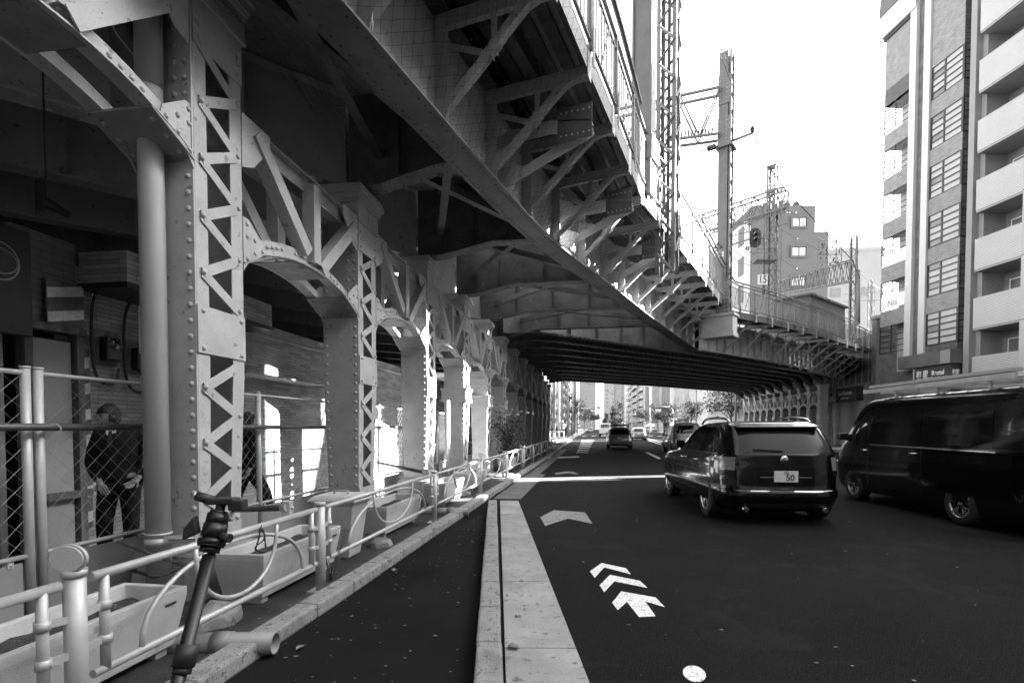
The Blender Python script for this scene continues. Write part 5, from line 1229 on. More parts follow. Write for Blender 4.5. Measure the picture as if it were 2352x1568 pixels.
for i in range(14): a = Vector((0, 0, i*.035)); b.bar(q[0]+s*-.28+a, q[1]+s*-.28+a, .006, .012)
o = b.build('grating', 'frame_dark'); tag(o, 'dark grated walkway inside the portal beam', 'grating')
t = empty('insulator_rod'); tag(t, 'dark tie rod with three insulator discs under the portal beam', 'insulator'); p0 = Vector((8.0, 20.6, 12.35)); p1 = D(1551, 365, 19.0)
b = MB(); b.tube([p0, p1], .022, 6); b.build('rod', 'frame_dark', t); d_ = (p1-p0).normalized()
for i in range(3): b = MB(); q = p0+d_*(.35+i*.17); b.tube([q-d_*.02, q+d_*.05], .11, 14, r2=.05); b.build('disc', 'board_dark', t)
b = MB(); b.bar(p0+d_*.95, p1, .10, .03); b.build('strap', 'steel_under', t)
t = empty('feeder_bracket'); tag(t, 'slanting arm that holds the feeder wires right of the tall plated mast', 'bracket'); p0 = Vector((8.5, 20.7, 12.55)); p1 = D(1728, 306, 20.4)
b = MB(); b.bar(p0, p1, .07, .07); b.build('tube', 'mast', t); b = MB(); b.tube([p1+Vector((0, 0, .02)), p1+Vector((0, 0, .12))], .05, 10, r2=.09); b.tube([p1+Vector((0, 0, .14)), p1+Vector((0, 0, .25))], .09, 10, r2=.05); b.build('insulator', 'board_dark', t)
def wire(pts, r, label): b = MB(); b.tube(pts, r, 4); o = b.build('wire', 'cable'); tag(o, label, 'wire')
wire([D(1603, 0, 12.5), D(1658, 137, 18), D(1726, 305, 20.4)], .010, 'thin feeder wire running from the top edge down to the slanting arm')
wire([D(1617, 0, 12.5), D(1668, 137, 18), D(1733, 306, 20.6), D(1762, 388, 29)], .008, 'second thin feeder wire just right of the first')
wire([D(1728, 306, 20.4), D(1762, 378, 30), D(1808, 440, 30), D(1958, 598, 37), D(1975, 640, 37)], .030, 'thick twisted feeder cable sagging past the grey building')
wire([D(1730, 320, 20.4), D(1748, 400, 28), D(1755, 500, 29)], .010, 'hanging thin wire left of the third mast')
# third mast, signal, gantry behind
t = empty('catenary_mast', (15.25, 31.0, 0), -R(45)); tag(t, 'lattice mast before the grey building, cut square at the top', 'mast'); lattice(t, .5, .5, 6.4, 16.6, .6)
b = MB(); b.box(-.32, .32, -.32, .32, 15.2, 15.27); b.box(-.29, .29, -.29, .29, 16.6, 16.66); b.build('head_plate', 'mast', t)
a = D(1800, 482, 29.4); c = Vector((9.0, 36.2, a.z-.05)); truss('portal_truss', a, c, 1.15, 1.0, .6, 12, 'long rising gantry across the tracks in front of the grey building', 'portal beam')
t = empty('service_platform', a); tag(t, 'fenced service platform hung on the right end of the rising gantry', 'platform'); d = (c-a).normalized()
for z in (0, .55, 1.1): b = MB(); b.bar(Vector((0, -.45, z)), d*5+Vector((0, -.45, z)), .04, .04); b.build('rail', 'mast', t)
for i in range(6): b = MB(); b.bar(d*i+Vector((0, -.45, 0)), d*i+Vector((0, -.45, 1.1)), .04, .04, up=(0, 1, 0)); b.build('post', 'mast', t)
b = MB()
for i in range(40): b.bar(d*(i*.125)+Vector((0, -.45, -.02)), d*(i*.125)+Vector((0, .05, -.02)), .05, .02)
b.build('grating', 'steel_under', t)
t = empty('railway_signal', (0, 0, 0)); tag(t, 'black oval railway signal with two hooded lamps', 'signal'); c = D(1735, 546, 28.2)
b = MB(); r = .30; pts = [c+Vector((math.cos(q)*r, 0, (.22 if math.sin(q) >= 0 else -.22)+math.sin(q)*r)) for q in [2*math.pi*i/28 for i in range(28)]]; b.poly(pts, .05, (0, 1, 0)); b.box(c.x-.16, c.x+.16, c.y+.05, c.y+.3, c.z-.4, c.z+.4); b.build('backboard', 'board_dark', t)
for z in (.18, -.10):
    b = MB(); pts = [c+Vector((math.cos(q)*.11, -.005, z+math.sin(q)*.11)) for q in [math.pi*i/8 for i in range(9)]]
    for p, q in zip(pts, pts[1:]): b.hexa([p, q, q+Vector((0, -.22, -.02)), p+Vector((0, -.22, -.02)), p+Vector((0, 0, .01)), q+Vector((0, 0, .01)), q+Vector((0, -.22, -.01)), p+Vector((0, -.22, -.01))])
    b.build('hood', 'sign_mid', t); b = MB(); b.lathe([(0, 0), (.10, 0)], 16, 'y', c+Vector((0, -.004, z))); b.build('lamp', 'glass_dark', t)
b = MB(); b.tube([c+Vector((.52, .1, -3)), c+Vector((.52, .1, .9))], .07, 10); b.bar(c+Vector((0, .15, 0)), c+Vector((.52, .1, 0)), .06, .06); b.build('pole', 'mast', t)
b = MB(); b.bar(c+Vector((-.3, .1, -.05)), D(1672, 565, 24), .06, .06); b.build('stay', 'steel_under', t)
t = empty('ladder_cage', D(1757, 600, 28.4)); tag(t, 'small caged platform with ladder below the black signal', 'platform')
for z in (0, .55, 1.1): b = MB(); b.tube([(-.55, -.3, z), (.45, -.3, z), (.45, .3, z), (-.55, .3, z), (-.55, -.3, z)], .02, 5); b.build('ring', 'mast', t)
for x in (-.55, -.2, .15, .45): b = MB(); b.bar((x, -.3, 0), (x, -.3, 1.1), .03, .03, up=(0, 1, 0)); b.build('post', 'mast', t)
b = MB(); b.box(-.6, .5, -.35, .35, -.05, 0); b.build('floor', 'steel_under', t)
b = MB()
for x in (-.1, .25): b.bar((x+.5, -.2, -3), (x+.5, -.2, 4), .03, .03, up=(0, 1, 0))
for i in range(22): b.bar((.4, -.2, -3+i*.3), (.75, -.2, -3+i*.3), .02, .02)
b.build('ladder', 'mast', t)
def plate(name, px, py, Y, w, h, txt, size, label, m='sign_white', tm='sign_dark', sx=.8):
    t = empty(name, D(px, py, Y)); tag(t, label, 'sign'); b = MB(); b.box(-w/2, w/2, 0, .02, -h/2, h/2); b.build('plate', m, t)
    if txt: o = text_mesh(txt, size, tm, 'lettering', t, .003, .006, sx=sx); orient(o, (0, -.004, 0), (0, -1, 0))
    return t
plate('number_sign', 1752, 642, 27.6, .52, .52, '15', .55, 'white square sign with the number 15'); plate('number_sign', 1652, 583, 19.9, .34, .19, '-35', .20, 'small white plate reading -35 on the tall plated mast')
b = MB(); c = D(1650, 567, 19.9)
for dx, dz in ((0, .12), (-.10, 0), (.10, 0)): b.poly([c+Vector((dx-.09, 0, dz-.05)), c+Vector((dx+.09, 0, dz-.05)), c+Vector((dx, 0, dz+.06))], .01, (0, 1, 0))
o = b.build('triangle_mark', 'sign_dark'); tag(o, 'dark triangle mark above the -35 plate', 'sign')
plate('number_sign', 1717, 570, 27.9, .18, .18, '5', .17, 'tiny dark tag with a 5 under the black signal', 'sign_dark', 'sign_white')
t = empty('catenary_mast', (25.2, 38.9, 0), -R(45)); tag(t, 'farthest lattice mast beside the tiled tower', 'mast'); lattice(t, .45, .45, 6.8, 15.5, .6)
b = MB(); b.tube([D(1972, 620, 37.5), D(1972, 745, 37.5)], .11, 10); o = b.build('pole', 'mast'); tag(o, 'plain round pole just right of the farthest lattice mast', 'pole')
a = D(1958, 645, 37.6); c = D(1786, 664, 41.5); truss('portal_truss', a, Vector((c.x, c.y, a.z)), 1.45, 1.0, .5, 13, 'bright lattice gantry crossing below the grey building', 'portal beam')
t = empty('switch_rack', D(1905, 600, 40)); tag(t, 'open steel rack of switch gear right of the grey building', 'rack')
for x in (-.9, -.2, .5, .9): b = MB(); b.bar((x, 0, -.6), (x, 0, 1.9), .05, .05, up=(0, 1, 0)); b.build('upright', 'mast', t)
for z in (-.1, .5, 1.0, 1.5, 1.9): b = MB(); b.bar((-.9, 0, z), (.9, 0, z), .05, .05); b.build('shelf_bar', 'mast', t)
rr = random.Random(5); b = MB()
for i in range(26): x = rr.uniform(-.85, .7); z = rr.uniform(-.4, 1.4); b.tube([(x, -.1, z), (x+rr.uniform(-.1, .1), -.15, z+rr.uniform(.1, .35))], rr.uniform(.02, .06), 6)
b.build('switch_gear', 'board_dark', t)
t = empty('catenary_mast', D(2000, 745, 60)); tag(t, 'pale distant mast in the gap left of the tiled tower', 'mast'); lattice(t, .5, .5, -1, 5.0, .7); b = MB(); b.bar((-3, 0, 3.4), (4, 0, 3.9), .1, .1); b.bar((-3, 0, 2.6), (4, 0, 2.9), .08, .08); b.build('arm', 'mast', t)
for i, (pa, pb) in enumerate((((1612, 520, 33), (1790, 640, 38)), ((1640, 512, 32), (1800, 628, 38)), ((1680, 500, 31), (1850, 632, 37.5)), ((1700, 470, 30.5), (1960, 612, 37)), ((1608, 470, 33), (1762, 425, 29.5)), ((1640, 560, 30), (1724, 610, 31)), ((1798, 470, 29.4), (1905, 560, 40)), ((1975, 628, 37.5), (2030, 665, 52)))):
    a_, c_ = D(*pa), D(*pb); mid_ = (a_+c_)/2-Vector((0, 0, .25)); wire(smooth_curve([a_, mid_, c_], 2), .014, ['contact wire leaving the rising gantry at its left end', 'second contact wire below the rising gantry', 'contact wire passing behind the black signal', 'long wire from the third mast towards the farthest mast', 'stay wire above the rising gantry', 'short wire left of the number 15 sign', 'thin wire crossing the grey building to the switch rack', 'wire in the gap right of the farthest mast'][i])
for i, u in enumerate((.12, .3, .46, .62, .8)):
    q = a.lerp(a, 0) if False else Vector((16.2, 30.3, 13.9)).lerp(Vector((9.8, 35.4, 13.9)), u); t = empty('hanging_insulator', q); tag(t, 'ribbed insulator hanging under the rising gantry, number %d from its right end' % (i+1), 'insulator', 'insulators under the rising gantry')
    b = MB(); b.lathe([(.03, .25), (.03, 0), (.14, -.02), (.03, -.06), (.03, -.12), (.14, -.14), (.03, -.18), (.03, -.24), (.14, -.26), (.03, -.30), (.02, -.7)], 10, 'z'); b.build('stack', 'board_dark', t); b = MB(); b.bar((-.5, .35, -.7), (.5, -.35, -.7), .04, .04); b.build('cross_arm', 'mast', t)
# equipment house on the deck
t = empty('equipment_cabin', (18.4, 31.9, 0), -R(51)); tag(t, 'long grey equipment cabin on the viaduct behind the railing', 'cabin')
b = MB(); b.box(-2.2, -.3, .0, 5.6, 6.6, 9.5); b.build('wall', 'grey_build', t); b = MB(); b.box(-2.35, -.15, -.15, 5.75, 9.5, 9.62); b.build('roof', 'grey_build', t)
for i in range(5): b = MB(); b.box(-.3, -.29, .25+i*1.05, 1.15+i*1.05, 7.0, 9.2); b.build('door', 'grey_build', t); 
b = MB(); b.box(-1.9, -.9, -.01, 0, 8.5, 9.1); b.build('vent', 'steel_under', t)
for i in range(16): b = MB(); b.box(-.12, -.02, -.1+i*.36, .05+i*.36, 9.42, 9.5); b.build('rafter_end', 'steel_under', t)
# ------------------------------------------------------------------ buildings on the right
def XF(Y): return 22.5-.066*(Y-25.5)
AF = math.atan(.066)                     # facade direction, rotation about z (+) so that local +y runs along the facade
def flocal(name, Y, label, cat): t = empty(name, (XF(Y), Y, 0), AF); tag(t, label, cat); return t     # x into the building
def part(t, name, m, *boxes, bevel=0):
    b = MB()
    for q in boxes: b.box(*q)
    return b.build(name, m, t, bevel=bevel)
# apartment house with slatted balconies
t = flocal('apartment_house', 20.9, 'pale concrete apartment house with horizontally slatted balconies at the right edge', 'building')
yb0, yb1 = 2.55, 4.62                    # the visible bay in local y (0 = near end)
part(t, 'rear_wall', 'tile', (1.5, 9.0, -.0, 5.25, 0, 30))
part(t, 'pier', 'concrete', (0, 1.5, 4.95, 5.25, 0, 30)); part(t, 'pier', 'concrete_lt', (-.05, 1.49, 1.7, 2.52, 0, 30)); part(t, 'pier', 'concrete', (-.05, 1.49, 0.01, .4, 0, 30))
part(t, 'side_wall', 'concrete', (.35, 1.5, 4.70, 4.95, 0, 30)); part(t, 'joint', 'frame_dark', *[(-.056, 1.48, 1.69, 2.525, z, z+.03) for z in (3.4, 6.2, 9.05, 11.9, 14.7, 17.5, 20.4)])
for y in (4.94,):
    part(t, 'tie_holes', 'frame_dark', *[(x, x+.03, 4.69, 4.70, z, z+.03) for x in (.5, .9, 1.25) for z in [2+i*.9 for i in range(22)]])
for f in range(7):
    zt = 4.83+2.83*f
    for (y0, y1) in ((yb0, 4.75), (.42, 1.68)):
        part(t, 'balcony_slab', 'concrete', (.0, 1.5, y0, y1, zt-1.52, zt-1.40))
        g = part(t, 'balcony_screen', 'white_clad', *[(-.02, .0, y0, y1, zt-1.40+i*.078, zt-1.40+i*.078+.060) for i in range(18)])
        part(t, 'screen_back', 'board_dark', (.012, .03, y0, y1, zt-1.38, zt-.02))
        part(t, 'rail_cap', 'white_clad', (-.035, .03, y0, y1, zt, zt+.03))
        yy = y0+.55 if y1 > 3 else y0+.1; w_ = 1.3 if y1 > 3 else .9
        fr = part(t, 'window', 'sign_white', (1.46, 1.5, yy, yy+w_, zt-.3, zt+.02-.0), (1.45, 1.5, yy, yy+w_, zt+.85, zt+.9), (1.45, 1.5, yy, yy+.04, zt-.3, zt+.85), (1.45, 1.5, yy+w_-.04, yy+w_, zt-.3, zt+.85), (1.45, 1.5, yy+w_/2-.02, yy+w_/2+.02, zt-.3, zt+.85))
        for q in (0, 1): part(fr, 'pane', 'blind_dark', (1.475, 1.49, yy+.04+q*w_/2, yy+w_/2-.02+q*w_/2, zt-.2, zt+.85))
        if y1 > 3: part(t, 'air_conditioner', 'white_paint', (.9, 1.3, y0+.05, y0+.5, zt-.9, zt+.45 if f % 2 else zt+.2)); b = MB(); b.tube([(1.5, y0+.42, zt+1.05), (1.38, y0+.42, zt+1.05)], .07, 10); b.build('vent_cap', 'frame_dark', t)
# tiled tower
t = flocal('tiled_tower', 26.25, 'narrow tiled tower with gridded bay windows and a curved roof', 'building')
L0_, L1_ = 0.0, 5.35
part(t, 'body', 'tile', (.75, 9, 0.02, 3.4, 0, 25.2)); part(t, 'core', 'concrete_lt', (1.0, 8.9, 3.41, 5.2, 0, 24.9))
FL = [3.2, 5.8, 8.4, 11.0, 13.58, 16.16, 18.75]
by0, by1 = .22, 2.1
for i, z in enumerate(FL):
    if i == 0:
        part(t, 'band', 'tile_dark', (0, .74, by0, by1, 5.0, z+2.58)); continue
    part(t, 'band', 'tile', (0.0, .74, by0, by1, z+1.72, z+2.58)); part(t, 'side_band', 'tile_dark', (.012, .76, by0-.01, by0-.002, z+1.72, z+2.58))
    part(t, 'recess', 'frame_dark', (.09, .74, by0, by1, z, z+1.72))
    fr = part(t, 'window', 'frame_dark', *([(0.0, .08, by0, by0+.09, z, z+1.72), (0, .08, by1-.08, by1, z, z+1.72), (0.0, .08, 1.25, 1.33, z, z+1.72)]+[(.005, .075, by0+.09, 1.25, z+k*.335, z+k*.335+.065) for k in range(6)]+[(.005, .075, 1.33, by1-.08, z+k*.335, z+k*.335+.065) for k in range(6)]))
    for k in range(5):
        part(fr, 'pane', 'blind', (.04, .05, by0+.09, 1.25, z+k*.335+.045, z+k*.335+.335)); part(fr, 'pane', 'blind' if (k+i) % 3 else 'blind_dark', (.04, .05, 1.33, by1-.08, z+k*.335+.045, z+k*.335+.335))
    sr = part(t, 'side_window', 'frame_dark', *[(.0, .74, by0-.03, by0-.012, z+k*.335, z+k*.335+.05) for k in range(6)]+[(.0, .06, by0-.03, by0-.011, z, z+1.72), (.68, .74, by0-.03, by0-.011, z, z+1.72)]); part(sr, 'pane', 'blind_dark', (.06, .68, by0-.02, by0-.012, z+.05, z+1.7))
    # open railings left of the pilasters
    part(t, 'spandrel', 'tile', (0.0, .2, 3.42, 5.32, z+1.60, z+2.52)); part(t, 'soffit', 'concrete', (.2, 1.0, 3.42, 5.3, z+1.72, z+1.8))
    rl_ = part(t, 'grille', 'frame_dark', *([(-.01, .02, 3.42, 5.34, z+.02+k*.33, z+.02+k*.33+.045) for k in range(5)]+[(.02, 1.0, 5.31, 5.34, z+.02+k*.33, z+.02+k*.33+.04) for k in range(5)]+[(-.012, .03, y, y+.05, z, z+1.6) for y in (4.45, 5.29)]))
    if i == 6: pass
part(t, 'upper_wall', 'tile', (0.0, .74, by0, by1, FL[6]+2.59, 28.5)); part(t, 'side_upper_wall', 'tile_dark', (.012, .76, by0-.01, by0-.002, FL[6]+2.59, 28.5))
part(t, 'upper_spandrel', 'tile', (0, 1.2, 3.42, 5.32, FL[6]+1.6, 24.4))
part(t, 'pilaster', 'white_clad', (-.10, .9, 2.12, 2.52, 4.9, 28.2)); part(t, 'pilaster', 'white_clad', (-.14, .9, 2.98, 3.40, 4.9, 24.5)); part(t, 'groove', 'frame_dark', (.10, .92, 2.521, 2.70, 4.9, 26.8)); part(t, 'groove', 'steel_under', (.05, .92, 2.70, 2.979, 4.9, 26.4))
part(t, 'cornice', 'white_clad', (-.2, 1.6, 3.0, 5.5, 24.41, 25.7)); part(t, 'cornice_soffit', 'frame_dark', (-.1, 1.2, 3.41, 5.4, 24.2, 24.41))
b = MB(); N = 14; pr = [(5.6-5.3*(1-math.cos(math.pi*i/(2*N))), 25.7+4.6*math.sin(math.pi*i/(2*N))) for i in range(N+1)]
b.poly([(-.25, 1.3, 25.7)]+[(-.25, y, z) for y, z in pr], 6, (1, 0, 0)); b.build('curved_roof', 'dark_build', t)
for rr_ in (1.25, .85): b = MB(); b.ribbon([(-.27, 2.2+rr_*math.cos(a), 25.75+1.35*rr_*math.sin(a)) for a in [math.pi/2*i/10 for i in range(11)]], .04, .16, (1, 0, 0)); b.build('arch_moulding', 'white_clad', t)
part(t, 'fascia', 'dark_build', (-.62, .0, -.05, 3.2, 4.65, 5.35), (.0, .8, -.05, .2, 4.65, 5.35)); part(t, 'ground_floor', 'dark_build', (.0, .9, .1, 5.2, 0, 4.64)); part(t, 'fascia_light', 'metal_panel', (-.63, -.621, -.06, .5, 4.67, 5.33))
sgb = part(t, 'sign_board', 'sign_dark', (-.5, -.02, .0, 2.2, 3.2, 4.6))
o = text_mesh('Rental\nKIMONO', .34, 'sign_white', 'lettering', sgb, .004, .010, sx=.85); orient(o, (-.505, .75, 4.08), (-1, 0, 0)); o = text_mesh('和 服\n出 租', .38, 'sign_white', 'lettering', sgb, .004, .008, sx=.85); orient(o, (-.505, 1.7, 4.05), (-1, 0, 0))
o = text_mesh('和服\n出租', .24, 'sign_white', 'lettering', sgb, .004, .006, sx=.8); orient(o, (-.25, -.005, 4.1), (0, -1, 0)); part(t, 'sign_edge', 'white_clad', (-.51, -.49, 2.2, 2.27, 3.2, 4.6))
bn = part(t, 'banner', 'sign_white', (-.03, -.012, 3.45, 5.25, FL[2]+.0, FL[2]+.75)); o = text_mesh('Nia', .5, 'sign_mid', 'lettering', bn, .002, 0); orient(o, (-.034, 4.4, FL[2]+.28), (-1, 0, 0))
bn = part(t, 'banner', 'sign_white', (-.03, -.012, 3.45, 5.25, FL[3]-.1, FL[3]+.62))
# shuttered shop and abutment beside the pier
t = empty('shuttered_shop', (25.3, 41.2, 0), R(-8)); tag(t, 'shop with a closed ribbed shutter and a slanted sign behind the pale end column', 'shop')
part(t, 'wall', 'mid_build', (0, 3, -4.6, 0, 0, 4.6)); part(t, 'shutter', 'shutter', *[(-.03, -.005, -4.3, -.2, .1+i*.1, .1+i*.1+.07) for i in range(31)]); sg = part(t, 'sign_board', 'sign_dark', (-.5, -.03, -4.5, 0, 3.35, 4.35)); part(t, 'sign_panel', 'sign_mid', (-.51, -.5, -1.5, -.05, 3.38, 4.3))
o = text_mesh('GoldRomen', .42, 'sign_white', 'lettering', sg, .004, .004); orient(o, (-.505, -2.9, 3.95), (-1, 0, 0)); o = text_mesh('質屋専門 SABELE', .17, 'sign_white', 'lettering', sg, .004); orient(o, (-.505, -2.9, 3.58), (-1, 0, 0))
b = MB(); b.lathe([(.0, -.515), (.17, -.515), (.17, -.51)], 16, 'x', (0, -.75, 3.95)); b.build('flower_emblem', 'sign_dark', t)
t = empty('abutment', (24.0, 34.6, 0), R(-5)); tag(t, 'tall rust streaked concrete abutment wall left of the tiled tower', 'wall'); part(t, 'wall', 'steel_under', (0, 6, 0, .5, 0, 8.6)); part(t, 'wall_cap', 'concrete', (-.1, 6, -.1, .6, 8.6, 8.8)); part(t, 'side_wall', 'steel_under', (1.2, 7, .5, 9, 0, 8.0)); part(t, 'ribs', 'steel_far', *[(1.18, 1.2, .5+i*.8, .6+i*.8, 0, 8.0) for i in range(10)])
# unseen blocks added right of the frame to shade the road and shape sunlight
def sun_blocker(Y0, Y1, h, m, label, x0=22.2):
    t = empty('street_building_or_shade_block', (x0, Y0, 0)); tag(t, label, 'building'); part(t, 'wall', m, (0, 14, 0, Y1-Y0, 0, h))
    n = max(1, int((Y1-Y0)/2.4))
    for i in range(n):
        for k in range(min(8, int(h/3))):
            w = part(t, 'window', 'glass_mid', (-.02, .0, .6+i*2.4, 2.0+i*2.4, 1.2+k*3, 2.7+k*3))  # window panes on the added unseen blocks
sun_blocker(-26, 13.6, 20, 'pale_build', 'tall pale block outside the right of the frame, added to shade the road'); sun_blocker(13.62, 13.85, 20, 'mid_build', 'thin unseen wall outside the frame, added to trim the sun gap'); sun_blocker(13.87, 16.1, 10.4, 'mid_build', 'low unseen block outside the frame, added to let the sun pass over it'); sun_blocker(16.12, 17.0, 14.5, 'mid_build', 'mid-height unseen block outside the frame, added to cut off the sun patch'); sun_blocker(17.02, 17.55, 10.6, 'mid_build', 'thin low unseen block, added on the near side of the sun slit'); sun_blocker(18.75, 20.85, 10.6, 'mid_build', 'low unseen block, added between the sun slit and the slatted apartment house')
# grey building behind the viaduct
def winrect(t, x0, x1, z0, z1, y, m='blind', frame='frame_dark', surround=None):
    if surround: part(t, 'surround', surround, (x0-.28, x1+.28, y-.14, y-.0, z0-.28, z0-.08), (x0-.28, x1+.28, y-.14, y, z1+.08, z1+.28), (x0-.28, x0-.08, y-.14, y, z0-.08, z1+.08), (x1+.08, x1+.28, y-.14, y, z0-.08, z1+.08))
    f = part(t, 'window', frame, (x0-.08, x1+.08, y-.05, y, z0-.08, z0), (x0-.08, x1+.08, y-.05, y, z1, z1+.08), (x0-.08, x0, y-.05, y, z0, z1), (x1, x1+.08, y-.05, y, z0, z1), ((x0+x1)/2-.05, (x0+x1)/2+.05, y-.05, y, z0, z1))
    part(f, 'pane', m, (x0, (x0+x1)/2-.05, y-.02, y-.005, z0, z1)); part(f, 'pane', m, ((x0+x1)/2+.05, x1, y-.02, y-.005, z0, z1))
Yg = 68; k_ = Yg/1200
def gx(px): return (px-1176)*k_
def gz(py): return CZ+(982-py)*k_
t = empty('grey_apartment_block', (0, Yg, 0)); tag(t, 'grey stepped apartment block rising behind the viaduct', 'building')
part(t, 'wall', 'grey_build', (gx(1722), gx(1864), 0, 10, 0, gz(479))); part(t, 'side_wing', 'grey_build', (gx(1864), gx(1895), 0.02, 8, 0, gz(538))); part(t, 'street_wall', 'pale_build', (gx(1722)-.1, gx(1722)-.005, .4, 14, 0, gz(500))); part(t, 'rear_wing', 'pale_build', (gx(1722), gx(1800), 10.01, 14, 0, gz(490)))
part(t, 'penthouse', 'grey_build', (gx(1770), gx(1818), 1.5, 6, gz(479), gz(456)))
for py0, py1 in ((507, 525), (573, 591), (640, 658), (706, 724)): winrect(t, gx(1813), gx(1843), gz(py1), gz(py0), 0, surround='grey_build')
for i, z in enumerate((gz(520), gz(590), gz(655))):
    for y in (2.2, 6.5, 11.0): part(t, 'street_window', 'frame_dark', (gx(1722)-.14, gx(1722)-.1, y, y+1.7, z-1.8, z+.6))
def roofrail(x0, x1, y, z): 
    r = part(t, 'roof_railing', 'frame_dark', *([(x0, x1, y, y+.05, z+1.25, z+1.32), (x0, x1, y, y+.05, z+.1, z+.15)]+[(x0+i*(x1-x0)/n, x0+i*(x1-x0)/n+.03, y, y+.03, z, z+1.25) for n in [max(3, int((x1-x0)/.28))] for i in range(n+1)]))
roofrail(gx(1790), gx(1864), .1, gz(479)); roofrail(gx(1790), gx(1818), 1.6, gz(456)); roofrail(gx(1866), gx(1895), .1, gz(538))
for px in (1803, 1823): b = MB(); b.box(gx(px), gx(px+13), 1, 1.6, gz(479), gz(463)); o = b.build('air_conditioner', 'white_paint', t); b = MB(); b.lathe([(0, 0), (.42, 0)], 16, 'y', (gx(px+6), .98, gz(471))); b.build('fan', 'frame_dark', t)
for px, py in ((1800, 495), (1806, 495), (1820, 495), (1824, 554), (1824, 620)): b = MB(); b.dome((gx(px), -.0, gz(py)), (0, -1, 0), .12, 8); b.build('vent_cap', 'galv', t)

t = empty('street_building_or_shade_block', (-30, -24, 0)); tag(t, 'tall dark unseen block added behind the camera as shade', 'building'); part(t, 'wall', 'dark_build', (0, 52, -12, 0, 0, 38))  # unseen block added to darken the faces turned to the camera
for i in range(12):
    for k in range(5): part(t, 'window', 'glass_mid', (1.5+i*4.2, 3.9+i*4.2, 0, .03, 2+k*4.6, 4.4+k*4.6))  # window panes on the added unseen block

t = empty('street_building_or_shade_block', (34.5, 33, 0)); tag(t, 'unseen block added behind the tiled tower to stop the sun', 'building'); part(t, 'wall', 'mid_build', (0, 10, 0, 11.5, 0, 23))  # unseen block added to keep sun off the cabin and viaduct
for i in range(4):
    for k in range(7): part(t, 'window', 'glass_mid', (-.03, 0, .8+i*2.7, 2.5+i*2.7, 1.5+k*3.1, 3.2+k*3.1))  # window panes on the added unseen block
# ------------------------------------------------------------------ the street beyond the bridge
def street_block(s0, s1, p, dp, h, m, label, style, name='street_building_or_shade_block', floors=3.0, seed=0):
    """box along the street; p = street side line, dp<0 goes to the right; near end faces the camera. local y along street, x to the right"""
    rr = random.Random(seed+int(s0)); side = -1 if dp < 0 else 1
    t = empty(name, W(s0, p, 0), ROT); tag(t, label, 'building'); Ls = s1-s0; wd_ = abs(dp)
    X0, X1 = (0, wd_) if side < 0 else (-wd_, 0); fx = 0 if side < 0 else 0; sg = -1 if side < 0 else 1      # facade plane x = 0, outward = sg
    part(t, 'wall', m, (X0, X1, 0, Ls, 0, h)); nf = int((h-3)/floors)
    def fb(name_, mm, y0, y1, z0, z1, d0, d1): return part(t, name_, mm, (min(sg*d0, sg*d1), max(sg*d0, sg*d1), y0, y1, z0, z1))
    part(t, 'parapet', m, (X0-.1, X1+.1, -.1, Ls+.1, h, h+.5))
    fb('shop_front', 'glass_dark', .6, Ls-.6, .3, 3.0, 0, .04); fb('awning', 'far_white' if seed % 2 else 'dark_build', .3, Ls-.3, 3.05, 3.5, 0, .9)
    if style == 'balcony':
        for f in range(nf):
            z = 3.9+f*floors; fb('balcony', 'far_white', .4, Ls-.4, z, z+1.05, 0.02, 1.2); fb('opening', 'blind_dark', .5, Ls-.5, z+1.05, z+floors-.25, 0, .03)
    elif style == 'bands':
        for f in range(nf): z = 3.9+f*floors; fb('window_band', 'glass_mid', .3, Ls-.3, z+.8, z+2.2, 0, .04)
    elif style == 'columns':
        n = max(2, int(Ls/4))
        for i in range(n): fb('window_strip', 'blind_dark', (i+.2)*Ls/n, (i+.7)*Ls/n, 4, h-1.5, 0, .04); fb('fin', 'far_white', (i+.85)*Ls/n, (i+.95)*Ls/n, 3.6, h, 0, .5)
    else:
        n = max(1, min(5, int(Ls/3.6)))
        for f in range(min(nf, 9)):
            for i in range(n):
                if rr.random() < .85: z = 3.9+f*floors; y = (i+.3)*Ls/n; fb('window', 'blind_dark' if rr.random() < .7 else 'blind', y, y+min(1.8, Ls/n*.5), z+.9, z+2.2, 0, .05)
    n = max(1, min(4, int(wd_/3.5)))                           # near end
    for f in range(min(nf, 9)):
        for i in range(n):
            if rr.random() < .7:
                z = 3.9+f*floors; x = X0+(i+.3)*wd_/n
                part(t, 'window', 'blind_dark', (x, x+1.3, -.05, 0, z+.9, z+2.1))
    if rr.random() < .6: part(t, 'roof_box', 'concrete', (X0+1, X0+4, 1.5, 5, h+.5, h+3))
    return t
RB = [(70, 76.5, -25, -12, 13, 'far_mid', 'low shuttered building just beyond the right bridge pier', 'windows'),
      (80, 112, -24, -16, 26, 'far_pale', 'broad pale building behind the big street trees', 'windows'),
      (118, 140, -21, -14, 27, 'far_white', 'white building with small square windows right of the brick one', 'windows'),
      (147, 160, -21, -12, 30, 'far_pale', 'pale slab with tall dark window strips', 'columns'),
      (166, 184, -20.5, -12, 32, 'wall_mid', 'dark brick faced building behind the round road signs', 'windows'),
      (191, 203, -20.5, -12, 34, 'far_white', 'white narrow tower with vertical fins', 'columns'),
      (209, 228, -20, -14, 36, 'far_pale', 'light tower with stacked curved looking balconies', 'balcony'),
      (236, 262, -20, -14, 40, 'far_mid', 'grey apartment tower with deep stacked balconies', 'balcony'),
      (272, 300, -20, -14, 42, 'far_pale', 'tall apartment tower with dark balcony openings', 'balcony'),
      (312, 340, -19, -14, 44, 'far_white', 'white distant slab behind the twin conifers', 'columns'),
      (352, 385, -16, -14, 46, 'far_mid', 'distant stepped block near the vanishing point', 'bands'),
      (400, 440, -10, -16, 52, 'far_pale', 'distant pale block close to the vanishing point', 'windows')]
